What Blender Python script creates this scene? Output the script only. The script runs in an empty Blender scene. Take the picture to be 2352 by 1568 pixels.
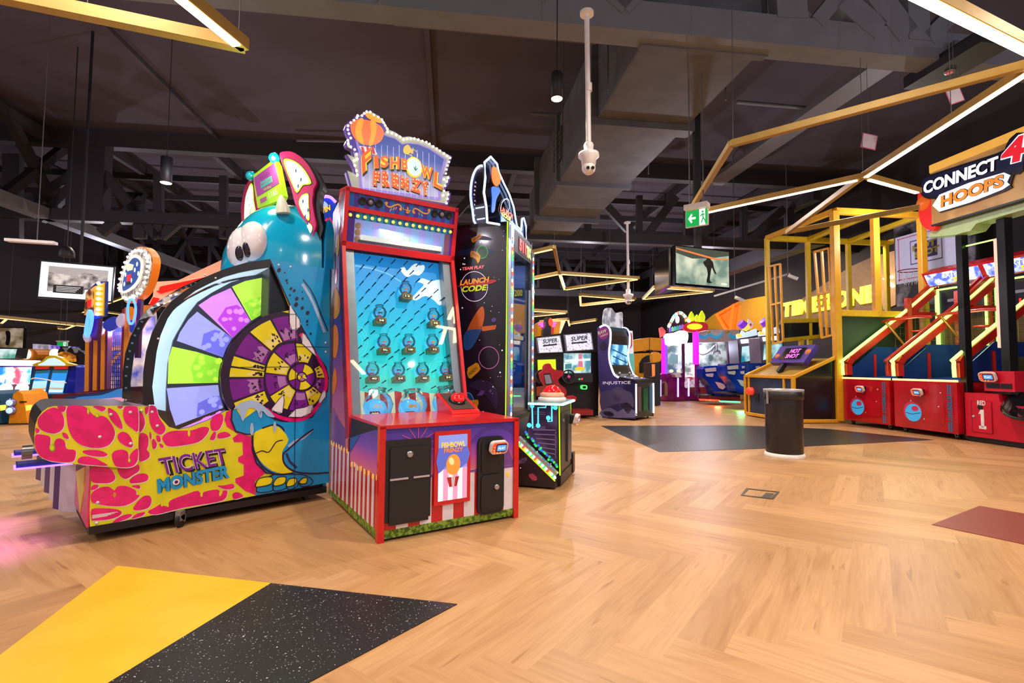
import bpy, math, random
from mathutils import Vector as V
random.seed(7)
SC = bpy.context.scene
COL = SC.collection
# ------------------------------------------------------------------ camera
W, H = 2352, 1568
F, HZ, ROLL, CH = 1150.0, 842.0, math.radians(0.5), 1.2
PIT = math.atan((HZ - 784) / F)
cam = bpy.data.cameras.new('camera'); camo = bpy.data.objects.new('camera', cam); COL.objects.link(camo)
cam.sensor_width = 36; cam.lens = 36 * F / W; cam.clip_start = .05; cam.clip_end = 200
camo.location = (0, 0, CH); camo.rotation_mode = 'YXZ'
from mathutils import Matrix
camo.rotation_mode = 'XYZ'
camo.matrix_world = Matrix.Translation((0, 0, CH)) @ Matrix.Rotation(math.pi/2 + PIT, 4, 'X') @ Matrix.Rotation(ROLL, 4, 'Z')
SC.camera = camo
# ------------------------------------------------------------------ world, exposure
SC.view_settings.view_transform = 'Standard'; SC.view_settings.look = 'None'
SC.view_settings.gamma = 1; SC.view_settings.use_curve_mapping = False
SC.view_settings.exposure = 0.15
SC.cycles.use_denoising = True
SC.cycles.max_bounces = 6; SC.cycles.diffuse_bounces = 3; SC.cycles.glossy_bounces = 3
SC.cycles.transparent_max_bounces = 16; SC.cycles.transmission_bounces = 6
SC.cycles.sample_clamp_indirect = 5; SC.cycles.caustics_reflective = False; SC.cycles.caustics_refractive = False
wd = bpy.data.worlds.new('world'); SC.world = wd; wd.use_nodes = True
bg = wd.node_tree.nodes['Background']; bg.inputs[0].default_value = (.95, .93, 1, 1); bg.inputs[1].default_value = .38
# ------------------------------------------------------------------ maths
YA = math.radians(7.2)
RX = V((math.cos(YA), math.sin(YA), 0)); RF = V((-math.sin(YA), math.cos(YA), 0)); UP = V((0, 0, 1))
def R(a, b, z=0): return RX*a + RF*b + UP*z
def ray(x, y):
    u = (x-1176)/F; v = -(y-784)/F
    c, s = math.cos(ROLL), math.sin(ROLL); u, v = u*c - v*s, u*s + v*c
    return V((u, math.cos(PIT) - v*math.sin(PIT), math.sin(PIT) + v*math.cos(PIT)))
EYE = V((0, 0, CH))
def fl(x, y, z=0):
    r = ray(x, y); return EYE + r*((z-CH)/r.z)
def at(x, y, Y):
    r = ray(x, y); return EYE + r*(Y/r.y)
class Fr:
    """a plane of the place: origin, two axes, normal"""
    def __init__(s, o, u, v=UP):
        s.o = V(o); s.u = V(u).normalized(); s.v = V(v).normalized(); s.n = s.u.cross(s.v).normalized()
        s.v = s.n.cross(s.u)
    def P(s, a, b, d=0): return s.o + s.u*a + s.v*b + s.n*d
    def px(s, x, y, d=0):
        r = ray(x, y); o = s.o + s.n*d; t = (o-EYE).dot(s.n)/r.dot(s.n); p = EYE + r*t - s.o
        return (p.dot(s.u), p.dot(s.v))
    def pxs(s, pts, d=0): return [s.px(x, y, d) for x, y in pts]
    def off(s, d): return Fr(s.o + s.n*d, s.u, s.v)
def Z(ox, oy, k): return lambda *pts: [(ox + x/k, oy + y/k) for x, y in pts]
def smooth(pts, n=4, closed=True):
    out = []; m = len(pts)
    for i in range(m if closed else m-1):
        if closed: p0, p1, p2, p3 = pts[i-1], pts[i], pts[(i+1) % m], pts[(i+2) % m]
        else: p0, p1, p2, p3 = pts[max(i-1, 0)], pts[i], pts[i+1], pts[min(i+2, m-1)]
        for k in range(n):
            t = k/n
            out.append(tuple(.5*((2*p1[j]) + (-p0[j]+p2[j])*t + (2*p0[j]-5*p1[j]+4*p2[j]-p3[j])*t*t + (-p0[j]+3*p1[j]-3*p2[j]+p3[j])*t**3) for j in range(len(p1))))
    if not closed: out.append(tuple(pts[-1]))
    return out
def rr(u0, v0, u1, v1, r, n=4):
    r = min(r, abs(u1-u0)/2, abs(v1-v0)/2); o = []
    for cx, cy, a0 in ((u1-r, v1-r, 0), (u0+r, v1-r, 90), (u0+r, v0+r, 180), (u1-r, v0+r, 270)):
        for k in range(n+1):
            a = math.radians(a0 + 90*k/n); o.append((cx + r*math.cos(a), cy + r*math.sin(a)))
    return o
def circ(cx, cy, rx, ry=None, n=24, a0=0, a1=360):
    ry = rx if ry is None else ry; full = a1-a0 == 360; m = n if full else n+1
    return [(cx + rx*math.cos(math.radians(a0+(a1-a0)*k/n)), cy + ry*math.sin(math.radians(a0+(a1-a0)*k/n))) for k in range(m)]
def ell2(cx, cy, rx, ry, rot=0, n=18):
    c, s = math.cos(math.radians(rot)), math.sin(math.radians(rot)); o = []
    for k in range(n):
        a = 2*math.pi*k/n; x, y = rx*math.cos(a), ry*math.sin(a); o.append((cx + x*c - y*s, cy + x*s + y*c))
    return o
# ------------------------------------------------------------------ materials
def lin(h):
    h = h.lstrip('#'); o = []
    for i in (0, 2, 4):
        c = int(h[i:i+2], 16)/255; o.append(c/12.92 if c <= .04045 else ((c+.055)/1.055)**2.4)
    return o
MATS = {}
def mat(name, hx='#808080', rough=.5, metal=0., emit=0., ehex=None, coat=0., noise=.08, scale=9., bump=0., spec=.5):
    if name in MATS: return MATS[name]
    m = bpy.data.materials.new(name); m.use_nodes = True; nt = m.node_tree; N = nt.nodes; L = nt.links
    b = N['Principled BSDF']; c = lin(hx)
    b.inputs['Roughness'].default_value = rough; b.inputs['Metallic'].default_value = metal
    b.inputs['Coat Weight'].default_value = coat; b.inputs['Coat Roughness'].default_value = .08
    b.inputs['Specular IOR Level'].default_value = spec
    tx = N.new('ShaderNodeTexCoord'); no = N.new('ShaderNodeTexNoise'); no.inputs['Scale'].default_value = scale; no.inputs['Detail'].default_value = 3
    L.new(tx.outputs['Object'], no.inputs['Vector'])
    rp = N.new('ShaderNodeValToRGB'); rp.color_ramp.elements[0].position = .3; rp.color_ramp.elements[1].position = .7
    rp.color_ramp.elements[0].color = (*[x*(1-noise) for x in c], 1); rp.color_ramp.elements[1].color = (*[min(1, x*(1+noise)) for x in c], 1)
    L.new(no.outputs['Fac'], rp.inputs['Fac']); L.new(rp.outputs['Color'], b.inputs['Base Color'])
    if emit:
        if ehex: b.inputs['Emission Color'].default_value = (*lin(ehex), 1)
        else: L.new(rp.outputs['Color'], b.inputs['Emission Color'])
        b.inputs['Emission Strength'].default_value = emit
    if bump:
        bp = N.new('ShaderNodeBump'); bp.inputs['Strength'].default_value = bump; bp.inputs['Distance'].default_value = .01
        L.new(no.outputs['Fac'], bp.inputs['Height']); L.new(bp.outputs['Normal'], b.inputs['Normal'])
    MATS[name] = m; return m
def glass(name, hx='#eaf6ff', tr=.9, rough=.03):
    if name in MATS: return MATS[name]
    m = bpy.data.materials.new(name); m.use_nodes = True; nt = m.node_tree; N = nt.nodes; L = nt.links
    N.remove(N['Principled BSDF']); out = N['Material Output']
    t = N.new('ShaderNodeBsdfTransparent'); t.inputs[0].default_value = (*lin(hx), 1)
    g = N.new('ShaderNodeBsdfGlossy'); g.inputs['Roughness'].default_value = rough
    fr = N.new('ShaderNodeFresnel'); fr.inputs['IOR'].default_value = 1.45
    ma = N.new('ShaderNodeMath'); ma.operation = 'MULTIPLY_ADD'; ma.inputs[1].default_value = .8; ma.inputs[2].default_value = 1-tr
    mx = N.new('ShaderNodeMixShader'); L.new(fr.outputs[0], ma.inputs[0]); L.new(ma.outputs[0], mx.inputs[0])
    L.new(t.outputs[0], mx.inputs[1]); L.new(g.outputs[0], mx.inputs[2]); L.new(mx.outputs[0], out.inputs[0])
    MATS[name] = m; return m
def lit(name, hx='#808080', e=1.0, rough=.35):       # glowing colour: backlit print, lamp or screen, and some plain parts brightened
    return mat(name, hx, rough=rough, emit=e, noise=.03)
def mottled(name, h1, h2, scale, e=0., rough=.4, lo=.42, hi=.58, detail=2, coat=0.):
    if name in MATS: return MATS[name]
    m = mat(name, h1, rough=rough, emit=e, coat=coat); N = m.node_tree.nodes
    rp = next(n for n in N if n.type == 'VALTORGB'); no = next(n for n in N if n.type == 'TEX_NOISE')
    no.inputs['Scale'].default_value = scale; no.inputs['Detail'].default_value = detail
    rp.color_ramp.elements[0].position = lo; rp.color_ramp.elements[1].position = hi
    rp.color_ramp.elements[0].color = (*lin(h1), 1); rp.color_ramp.elements[1].color = (*lin(h2), 1)
    return m
def gradz(name, stops, z0, z1, e=0., rough=.4):   # print fading along object height
    if name in MATS: return MATS[name]
    m = mat(name, stops[0][1], rough=rough, emit=e); nt = m.node_tree; N = nt.nodes; L = nt.links
    rp = next(n for n in N if n.type == 'VALTORGB'); tx = next(n for n in N if n.type == 'TEX_COORD')
    sp = N.new('ShaderNodeSeparateXYZ'); mr = N.new('ShaderNodeMapRange'); mr.inputs[1].default_value = z0; mr.inputs[2].default_value = z1
    L.new(tx.outputs['Object'], sp.inputs[0]); L.new(sp.outputs['Z'], mr.inputs[0]); L.new(mr.outputs[0], rp.inputs[0])
    el = rp.color_ramp.elements
    while len(el) > 2: el.remove(el[-1])
    el[0].position = stops[0][0]; el[0].color = (*lin(stops[0][1]), 1); el[1].position = stops[-1][0]; el[1].color = (*lin(stops[-1][1]), 1)
    for p, h in stops[1:-1]:
        q = el.new(p); q.color = (*lin(h), 1)
    return m
# ------------------------------------------------------------------ mesh builder
_TXT = {}
def text_mesh(s, bold, th):
    k = (s, bold, th)
    if k in _TXT: return _TXT[k]
    cu = bpy.data.curves.new('t', 'FONT'); cu.body = s; cu.resolution_u = 3; cu.offset = bold; cu.extrude = .5 if th else 0
    ob = bpy.data.objects.new('t', cu); COL.objects.link(ob)
    dg = bpy.context.evaluated_depsgraph_get(); me = bpy.data.meshes.new_from_object(ob.evaluated_get(dg))
    vs = [tuple(v.co) for v in me.vertices]; fs = [tuple(p.vertices) for p in me.polygons]
    bpy.data.objects.remove(ob); bpy.data.curves.remove(cu); bpy.data.meshes.remove(me)
    _TXT[k] = (vs, fs); return vs, fs
class MB:
    def __init__(s): s.v = []; s.f = []; s.m = []; s.sm = []; s.mats = []
    def mi(s, m):
        if m not in s.mats: s.mats.append(m)
        return s.mats.index(m)
    def add(s, vs, fs, m, sm=False):
        o = len(s.v); s.v += [V(p) for p in vs]; i = s.mi(m)
        for f in fs: s.f.append([o+k for k in f]); s.m.append(i); s.sm.append(sm)
        return s
    def poly(s, pts, m): return s.add(pts, [list(range(len(pts)))], m)
    def prism(s, fr, uv, d0, d1, m, side=None, sm=False):
        if d0 > d1: d0, d1 = d1, d0
        a = sum(uv[i-1][0]*uv[i][1] - uv[i][0]*uv[i-1][1] for i in range(len(uv)))
        if a < 0: uv = list(uv)[::-1]
        n = len(uv); vs = [fr.P(a, b, d1) for a, b in uv] + [fr.P(a, b, d0) for a, b in uv]
        s.add(vs, [list(range(n)), list(range(2*n-1, n-1, -1))], m)
        s.add(vs, [[i, i+n, (i+1) % n + n, (i+1) % n] for i in range(n)], side or m, sm); return s
    def dec(s, fr, uv, layer, m, base=0):       # printed shape lying on a panel
        a = sum(uv[i-1][0]*uv[i][1] - uv[i][0]*uv[i-1][1] for i in range(len(uv)))
        if a < 0: uv = list(uv)[::-1]
        return s.poly([fr.P(a, b, base + layer*.0012) for a, b in uv], m)
    def box(s, fr, u0, u1, v0, v1, d0, d1, m): return s.prism(fr, [(u0, v0), (u1, v0), (u1, v1), (u0, v1)], d0, d1, m)
    def bar(s, p, q, w, m, h=None, up=UP):
        p, q = V(p), V(q); d = (q-p).normalized(); h = h or w
        if abs(d.dot(V(up))) > .98: up = V((1, 0, 0))
        x = d.cross(V(up)).normalized()*(w/2); y = x.cross(d).normalized()*(h/2)
        vs = [c + a*x + b*y for c in (p, q) for a, b in ((-1, -1), (1, -1), (1, 1), (-1, 1))]
        return s.add(vs, [[3, 2, 1, 0], [4, 5, 6, 7], [0, 1, 5, 4], [1, 2, 6, 5], [2, 3, 7, 6], [3, 0, 4, 7]], m)
    def tube(s, pts, r, m, n=8, closed=False):
        pts = [V(p) for p in pts]; k = len(pts); vs = []; rs = r if isinstance(r, (list, tuple)) else [r]*k
        up = None
        for i, p in enumerate(pts):
            a = pts[i-1] if (i or closed) else p; b = pts[(i+1) % k] if (i < k-1 or closed) else p
            d = (b-a).normalized()
            if up is None: up = V((0, 0, 1)) if abs(d.z) < .9 else V((1, 0, 0))
            x = d.cross(up)
            if x.length < 1e-4: x = d.cross(V((1, .3, 0)))
            x.normalize(); y = x.cross(d).normalized(); up = y
            for j in range(n):
                t = 2*math.pi*j/n; vs.append(p + x*(math.cos(t)*rs[i]) + y*(math.sin(t)*rs[i]))
        fs = [[i*n+j, i*n+(j+1) % n, ((i+1) % k)*n+(j+1) % n, ((i+1) % k)*n+j] for i in range(k if closed else k-1) for j in range(n)]
        s.add(vs, fs, m, True)
        if not closed: s.add(vs, [list(range(n))[::-1], list(range((k-1)*n, k*n))], m)
        return s
    def lathe(s, c, axis, prof, m, n=24, x=None, sc=(1, 1)):
        c = V(c); ax = V(axis).normalized(); x = V(x) if x else (V((1, 0, 0)) if abs(ax.x) < .8 else V((0, 1, 0)))
        x = (x - ax*x.dot(ax)).normalized(); y = ax.cross(x); vs = []
        for r, h in prof:
            for j in range(n):
                t = 2*math.pi*j/n; vs.append(c + ax*h + x*(r*math.cos(t)*sc[0]) + y*(r*math.sin(t)*sc[1]))
        k = len(prof)
        s.add(vs, [[i*n+j, i*n+(j+1) % n, (i+1)*n+(j+1) % n, (i+1)*n+j] for i in range(k-1) for j in range(n)], m, True)
        s.add(vs, [list(range(n))[::-1], list(range((k-1)*n, k*n))], m); return s
    def ball(s, c, r, m, ax=None, nu=20, nv=12):
        c = V(c); r = (r, r, r) if not isinstance(r, (tuple, list)) else r; ax = ax or (V((1, 0, 0)), V((0, 1, 0)), UP); vs = [c - ax[2]*r[2]]
        for i in range(1, nv):
            t = math.pi*i/nv
            for j in range(nu):
                p = 2*math.pi*j/nu; vs.append(c + ax[0]*(r[0]*math.sin(t)*math.cos(p)) + ax[1]*(r[1]*math.sin(t)*math.sin(p)) - ax[2]*(r[2]*math.cos(t)))
        vs.append(c + ax[2]*r[2]); e = len(vs)-1; fs = []
        for j in range(nu): fs.append([0, 1+(j+1) % nu, 1+j]); fs.append([e, e-nu+j, e-nu+(j+1) % nu])
        for i in range(nv-2):
            for j in range(nu): a = 1+i*nu; fs.append([a+j, a+(j+1) % nu, a+nu+(j+1) % nu, a+nu+j])
        return s.add(vs, fs, m, True)
    def text(s, fr, t, p0, p1, p2, m, d=.001, th=0, bold=.0):
        """text fitted to the parallelogram p0 (bottom left) p1 (bottom right) p2 (top left), in plane units"""
        vs, fs = text_mesh(t, bold, 1 if th else 0)
        x0 = min(v[0] for v in vs); x1 = max(v[0] for v in vs); y0 = min(v[1] for v in vs); y1 = max(v[1] for v in vs); o = []
        for x, y, z in vs:
            a = (x-x0)/(x1-x0); b = (y-y0)/(y1-y0)
            o.append(fr.P(p0[0] + a*(p1[0]-p0[0]) + b*(p2[0]-p0[0]), p0[1] + a*(p1[1]-p0[1]) + b*(p2[1]-p0[1]), d + (z+.5)*th if th else d))
        return s.add(o, fs, m)
    def build(s, name, parent=None, label=None, bevel=0, kind=None, seg=1, sub=0):
        me = bpy.data.meshes.new(name); off = ROOT.get(parent.name, V((0, 0, 0))) if parent else V((0, 0, 0))
        me.from_pydata([tuple(p-off) for p in s.v], [], s.f)
        for m in s.mats: me.materials.append(m)
        me.polygons.foreach_set('material_index', s.m); me.polygons.foreach_set('use_smooth', s.sm); me.update()
        o = bpy.data.objects.new(name, me); COL.objects.link(o)
        if parent: o.parent = parent; ROOT[o.name] = off
        if label: o['label'] = label
        if kind: o['kind'] = kind
        if bevel:
            b = o.modifiers.new('bevel', 'BEVEL'); b.width = bevel; b.segments = seg; b.limit_method = 'ANGLE'; b.angle_limit = math.radians(40)
        return o
ROOT = {}
def thing(name, label, cat, loc, group=None):
    o = bpy.data.objects.new(name, None); COL.objects.link(o); o.empty_display_size = .1
    o.location = loc; o['label'] = label; o['category'] = cat
    if group: o['group'] = group
    ROOT[o.name] = V(loc); return o
def solo(mb, name, label, cat, group=None, bevel=0):
    """a thing that is one mesh, its origin at its own base"""
    c = V((sum(p.x for p in mb.v)/len(mb.v), sum(p.y for p in mb.v)/len(mb.v), min(p.z for p in mb.v)))
    for p in mb.v: p -= c
    o = mb.build(name, bevel=bevel); o.location = c; o['label'] = label; o['category'] = cat
    if group: o['group'] = group
    ROOT[o.name] = c; return o
def kids(o): return [c for c in bpy.data.objects if c.parent == o]
def dup(root, loc, rz=0, label=None, group=None):
    def cp(o, par):
        c = o.copy(); COL.objects.link(c)
        if par: c.parent = par
        for k in kids(o): cp(k, c)
        return c
    c = cp(root, None); c.location = loc; c.rotation_euler = (0, 0, rz)
    if label: c['label'] = label
    if group: c['group'] = group
    return c
# ------------------------------------------------------------------ lamps of the hall, with added fill points
def lamp(kind, name, p, e, col, **k):
    l = bpy.data.lights.new(name, kind); l.energy = e; l.color = col
    for a, b in k.items(): setattr(l, a, b)
    o = bpy.data.objects.new(name, l); COL.objects.link(o); o.location = p; return o
WARM = (1, .86, .70); COOL = (.93, .86, 1)
for a in (-7.5, -2.5, 2.0, 6.5):                 # rows of ceiling downlights
    for b in (-2.6, 2.6, 7.6, 13.0, 19.0):
        lamp('SPOT', 'downlight', R(a, b, 5.0), (470 if a > -5 or b > 4 else 240), WARM, spot_size=math.radians(150), spot_blend=.9, shadow_soft_size=.12)
for a in (-11, -4.5, 4.9, 9.5):                  # added cool fill points without fixtures, to brighten ceiling and machines
    for b in (.3, 9.5, 17.5, 25):
        lamp('POINT', 'fill_point', R(a, b, 4.3), (125 if b < 12 else 190), COOL, shadow_soft_size=.06)
for a, b, e in ((11.2, 15.5, 260), (11.0, 19.5, 260), (11.5, 12.9, 120)):    # wall washers by the lettering
    lamp('SPOT', 'wall_washer', R(a, b, 4.9), e, (1, .78, .5), spot_size=math.radians(110), spot_blend=.8, shadow_soft_size=.1).rotation_euler = (0, math.radians(-52), YA)
# ------------------------------------------------------------------ the setting
def rm(p): return (p.dot(RX), p.dot(RF), p.z)
def RA(a): return Fr(R(a, 0), -RF)        # plane of constant a, seen from the aisle
def RB(b): return Fr(R(0, b), RX)         # plane of constant b, seen from the camera
FLR = Fr((0, 0, 0), (1, 0, 0), (0, 1, 0))
def struct(mb, name, label=None, bevel=0):
    o = mb.build(name, bevel=bevel); o['kind'] = 'structure'
    if label: o['label'] = label
    return o
# herringbone planks, each with its own grain and tone
def floor():
    E1 = V((math.cos(math.radians(-35.7)), math.sin(math.radians(-35.7)), 0)); E2 = V((-E1.y, E1.x, 0)); w, L = .2, 1.4
    o0 = V((1.305, 2.393, 0)) - E2*w; vs = []; fs = []; uv = []; tone = []
    rnd = random.Random(3)
    for i in range(-170, 171):
        for j in range(-16, 17):
            b = o0 + E1*(i*w + j*L) + E2*(i*w - j*L)
            if not (-24 < b.x < 16.5 and -4 < b.y < 36): continue
            for (x0, y0, x1, y1, lx) in ((0, 0, L, w, 1), (0, w, w, w+L, 0)):
                k = len(vs); c = [(x0, y0), (x1, y0), (x1, y1), (x0, y1)]; ou, ov = rnd.random()*50, rnd.random()*50
                vs += [tuple(b + E1*p + E2*q) for p, q in c]; fs.append([k, k+1, k+2, k+3]); tone.append(rnd.random())
                uv += [((p if lx else q)+ou, (q if lx else p)+ov) for p, q in c]
    me = bpy.data.meshes.new('floor'); me.from_pydata(vs, [], fs); ul = me.uv_layers.new(name='UVMap')
    for i, t in enumerate(uv): ul.data[i].uv = t
    at_ = me.attributes.new('tone', 'FLOAT', 'FACE')
    for i, t in enumerate(tone): at_.data[i].value = t
    o = bpy.data.objects.new('floor', me); COL.objects.link(o); o['kind'] = 'structure'; o['label'] = 'light oak herringbone plank floor'
    m = bpy.data.materials.new('oak_planks'); m.use_nodes = True; N = m.node_tree.nodes; K = m.node_tree.links; p = N['Principled BSDF']
    u = N.new('ShaderNodeUVMap'); u.uv_map = 'UVMap'
    def noise(sx, sy, det, dist=0):
        mp = N.new('ShaderNodeMapping'); mp.inputs['Scale'].default_value = (sx, sy, 1); K.new(u.outputs[0], mp.inputs[0])
        n = N.new('ShaderNodeTexNoise'); n.inputs['Scale'].default_value = 1; n.inputs['Detail'].default_value = det; n.inputs['Distortion'].default_value = dist
        K.new(mp.outputs[0], n.inputs['Vector']); return n
    def ramp(src, *st):
        r = N.new('ShaderNodeValToRGB'); e = r.color_ramp.elements
        e[0].position, e[1].position = st[0][0], st[-1][0]; e[0].color = (*lin(st[0][1]), 1); e[1].color = (*lin(st[-1][1]), 1)
        for q, h in st[1:-1]: x = e.new(q); x.color = (*lin(h), 1)
        K.new(src, r.inputs[0]); return r
    def mix(mode, f, a, b):
        x = N.new('ShaderNodeMix'); x.data_type = 'RGBA'; x.blend_type = mode
        if isinstance(f, float): x.inputs[0].default_value = f
        else: K.new(f, x.inputs[0])
        K.new(a, x.inputs[6]); K.new(b, x.inputs[7]); return x.outputs[2]
    ta = N.new('ShaderNodeAttribute'); ta.attribute_name = 'tone'
    base = ramp(ta.outputs['Fac'], (0, '#B2875A'), (.5, '#BE9060'), (1, '#C99D6D'))
    g1 = ramp(noise(1.1, 9, 4, 1.6).outputs[0], (.25, '#d6c0a6'), (.55, '#ffffff'), (.8, '#efe0cc'))
    g2 = ramp(noise(3, 60, 3).outputs[0], (.35, '#dccbb4'), (.6, '#ffffff'))
    kn = ramp(noise(2.2, 26, 2, .4).outputs[0], (.67, '#000000'), (.73, '#ffffff'))
    dk = N.new('ShaderNodeRGB'); dk.outputs[0].default_value = (*lin('#8a5c36'), 1)
    c = mix('MULTIPLY', .6, base.outputs[0], g1.outputs[0]); c = mix('MULTIPLY', .3, c, g2.outputs[0])
    kf = N.new('ShaderNodeMath'); kf.operation = 'MULTIPLY'; kf.inputs[1].default_value = .6; K.new(kn.outputs[0], kf.inputs[0])
    c = mix('MIX', kf.outputs[0], c, dk.outputs[0])
    K.new(c, p.inputs['Base Color']); p.inputs['Roughness'].default_value = .4; p.inputs['Specular IOR Level'].default_value = .42
    me.materials.append(m)
floor()
def slab(name, pts, m, label, z=.003):
    b = MB(); b.prism(FLR, [(p[0], p[1]) for p in pts], 0, z, m); struct(b, name, label)
terr = mottled('black_speckled_vinyl', '#17161a', '#d8d8dd', 120, rough=.38, lo=.71, hi=.73, detail=1)
slab('floor_inlay', [(-2.325, 3.03), (-1.312, 2.812), (-1.69, 1.1), (-1.82, 1.1)], mottled('yellow_vinyl', '#EDBB2E', '#E8B425', 3, rough=.4), 'yellow floor panel set in the planks', .004)
slab('floor_inlay', [(-1.312, 2.812), (-.265, 2.589), (-1.42, 1.1), (-1.69, 1.1)], terr, 'black speckled floor panel beside the yellow one', .004)
slab('floor_inlay', [(3.279, 3.962), (4.167, 4.515), (5.1, 3.12), (4.35, 2.36)], mat('brick_red_vinyl', '#7d2a20', rough=.45), 'dark red floor panel', .004)
slab('floor_inlay', [fl(1380, 978), fl(1515, 1038), fl(1760, 1030), fl(2145, 1010), fl(1900, 985), fl(1700, 977)], terr, 'long black floor panel near the litter bin', .004)
# shell
wall_dark = mat('charcoal_paint', '#2b2629', rough=.8, scale=2)
ceil_m = mottled('ceiling_paint', '#3c363f', '#433c45', .7, rough=.85, lo=.3, hi=.7)
steel = mat('grey_steel', '#55555a', rough=.55, metal=.0, scale=3); steel_d = mat('dark_steel', '#2c292d', rough=.6)
steel_p = mat('painted_steel', '#6b7076', rough=.6, scale=3, spec=.2)
CZ = 7.7
b = MB(); b.box(Fr(R(0, 0), RX, RF), -19, 14.5, -5, 36, CZ, CZ+.1, ceil_m); struct(b, 'ceiling', 'dark painted ceiling')
b = MB(); b.box(RB(34), -19, 14.5, 0, CZ, -.15, 0, mat('back_wall_paint', '#3b3435', rough=.8)); struct(b, 'wall_back')
b = MB(); b.box(RA(-17), -36, 5, 0, CZ, 0, .15, wall_dark); struct(b, 'wall_left')
FW = RA(13.5); b = MB(); b.box(FW, -36, 5, 0, CZ, -.15, 0, wall_dark)
ww = mat('warm_wall_paint', '#7d6650', rough=.8); yw = mat('yellow_wall_paint', '#E5A80c', rough=.6)
# painted shapes of the right wall: tan peaks and a yellow block
b.prism(FW, FW.pxs([(1790, 745), (1800, 715), (1955, 612), (2005, 590), (2035, 640), (2035, 760)]), 0, .03, ww)
b.prism(FW, FW.pxs([(1600, 755), (1640, 722), (1702, 690), (1768, 678), (1775, 760)]), 0, .04, yw)
b.prism(FW, FW.pxs([(2005, 590), (2060, 575), (2060, 700), (2032, 712)]), 0, .045, mat('pale_wall_panel', '#c9a27a', rough=.7))
struct(b, 'wall_right', 'dark wall with tan and yellow painted shapes')
b = MB(); b.box(RB(15.2), -19, 14.4, 5.1, 5.42, 0, .28, steel_d); T2 = RB(15.1)
b.box(RB(15.2), -19, 14.4, 7.2, CZ, 0, .3, steel_d)
def web(p, q, w, fr=T2, m=steel_d, bb=None):
    (a0, b0), (a1, b1) = fr.px(*p), fr.px(*q); (bb or b).bar(fr.P(a0, b0), fr.P(a1, b1), w, m, h=.16, up=fr.n)
for x, y0, y1, w in ((30, 355, 548, .42), (322, 462, 548, .3), (365, 398, 548, .22), (514, 405, 548, .2), (1468, 450, 552, .18), (1582, 470, 555, .3), (1708, 470, 562, .2), (1812, 480, 568, .26), (640, 420, 550, .2), (1350, 430, 552, .2), (900, 400, 550, .2), (1100, 400, 550, .2)): web((x, y0), (x, y1), w)
for p, q in (((45, 482), (175, 398)), ((92, 505), (168, 428)), ((235, 395), (362, 545)), ((232, 535), (330, 458)), ((370, 545), (428, 495)), ((1390, 470), (1462, 548)), ((1552, 452), (1480, 548)), ((1600, 550), (1700, 470)), ((1716, 556), (1800, 480)), ((520, 545), (630, 430)), ((1000, 545), (1110, 420))): web(p, q, .24)
(a0, z0), (a1, z1) = T2.px(163, 400), T2.px(240, 536); b.box(RB(15.3), a0, a1, 5.2, CZ, 0, .35, steel_d)
struct(b, 'roof_truss', 'dark lattice roof beam across the hall behind the machines')
b = MB(); b.box(RB(5.68), -18, 14.4, 5.1, 5.46, 0, .3, steel_p); T1 = RB(5.45)
for p, q, w in (((1925, -10), (1868, 58), .18), ((1925, 5), (2012, 78), .3), ((1985, -30), (2075, 88), .34), ((2095, -40), (2100, 100), .3), ((2195, 22), (2122, 96), .2), ((1500, -60), (1420, 20), .3), ((1350, -60), (1440, 20), .3), ((1805, -40), (1812, 50), .4), ((1200, -50), (1260, 0), .25), ((800, -60), (880, 0), .25)): web(p, q, w, T1, steel_p)
b.prism(T1, T1.pxs([(1796, 62), (1835, 20), (1878, 50), (1874, 76)]), .0, .04, steel_p)
struct(b, 'roof_truss', 'grey roof beam nearest to the camera')
b = MB(); b.box(RB(27), -17, 13.4, 5.1, 5.45, 0, .3, steel_d); b.box(RB(27), -17, 13.4, 7.2, CZ, 0, .2, steel_d)
for i in range(24): b.bar(R(-16 + i*1.3, 26.9, 5.3), R(-16 + (i+1)*1.3, 26.9, 7.3) if i % 2 else R(-16 + (i-1)*1.3, 26.9, 7.3), .2, steel_d, up=RF); b.bar(R(-16 + i*1.3, 26.9, 5.3), R(-16 + i*1.3, 26.9, 7.3), .14, steel_d, up=RF)
struct(b, 'roof_truss', 'farthest roof beam')
aL = rm(fl(40, 482, 5.1))[0]; b = MB(); b.bar(R(aL, 8, 5.25), R(aL, 27, 5.25), .34, steel_p, h=.3)
for i in range(10): b.bar(R(aL, 8 + i*1.9, 5.3), R(aL, 8 + (i+1)*1.9, 7.4) if i % 2 else R(aL, 8 + (i-1)*1.9, 7.4), .2, steel_d)
b.bar(R(aL, 8, 7.4), R(aL, 27, 7.4), .25, steel_d); struct(b, 'roof_truss', 'lengthwise roof beam on the far side of the monster machine')
aR = 11.3; b = MB(); b.bar(R(aR, 14, 5.3), R(aR, 33, 5.3), .5, steel_d, h=.5); b.bar(R(aR, 14, 6.6), R(aR, 33, 6.6), .3, steel_d, h=.3); struct(b, 'roof_truss', 'lengthwise roof beam along the right wall')
b = MB()
for a in (-13, -10, -7, -1, 2, 5, 8, 11): b.bar(R(a, 15.6, 7.5), R(a, 34, 7.5), .16, steel_d, h=.3)
for bb in (17.5, 19.5, 21.5, 23.5, 25.2, 29, 31): b.bar(R(-18, bb, 7.3), R(14, bb, 7.3), .12, steel_d, h=.2)
struct(b, 'trim_1', 'roof purlins of the rear bays')
b = MB()
for p, q in (((235, 55), (535, 352)), ((980, 62), (998, 335))):
    b.bar(fl(*p, CZ-.06), fl(*q, CZ-.06), .10, ceil_m, h=.08)
struct(b, 'trim_2', 'cover strips along the ceiling')
b = MB()
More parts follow.
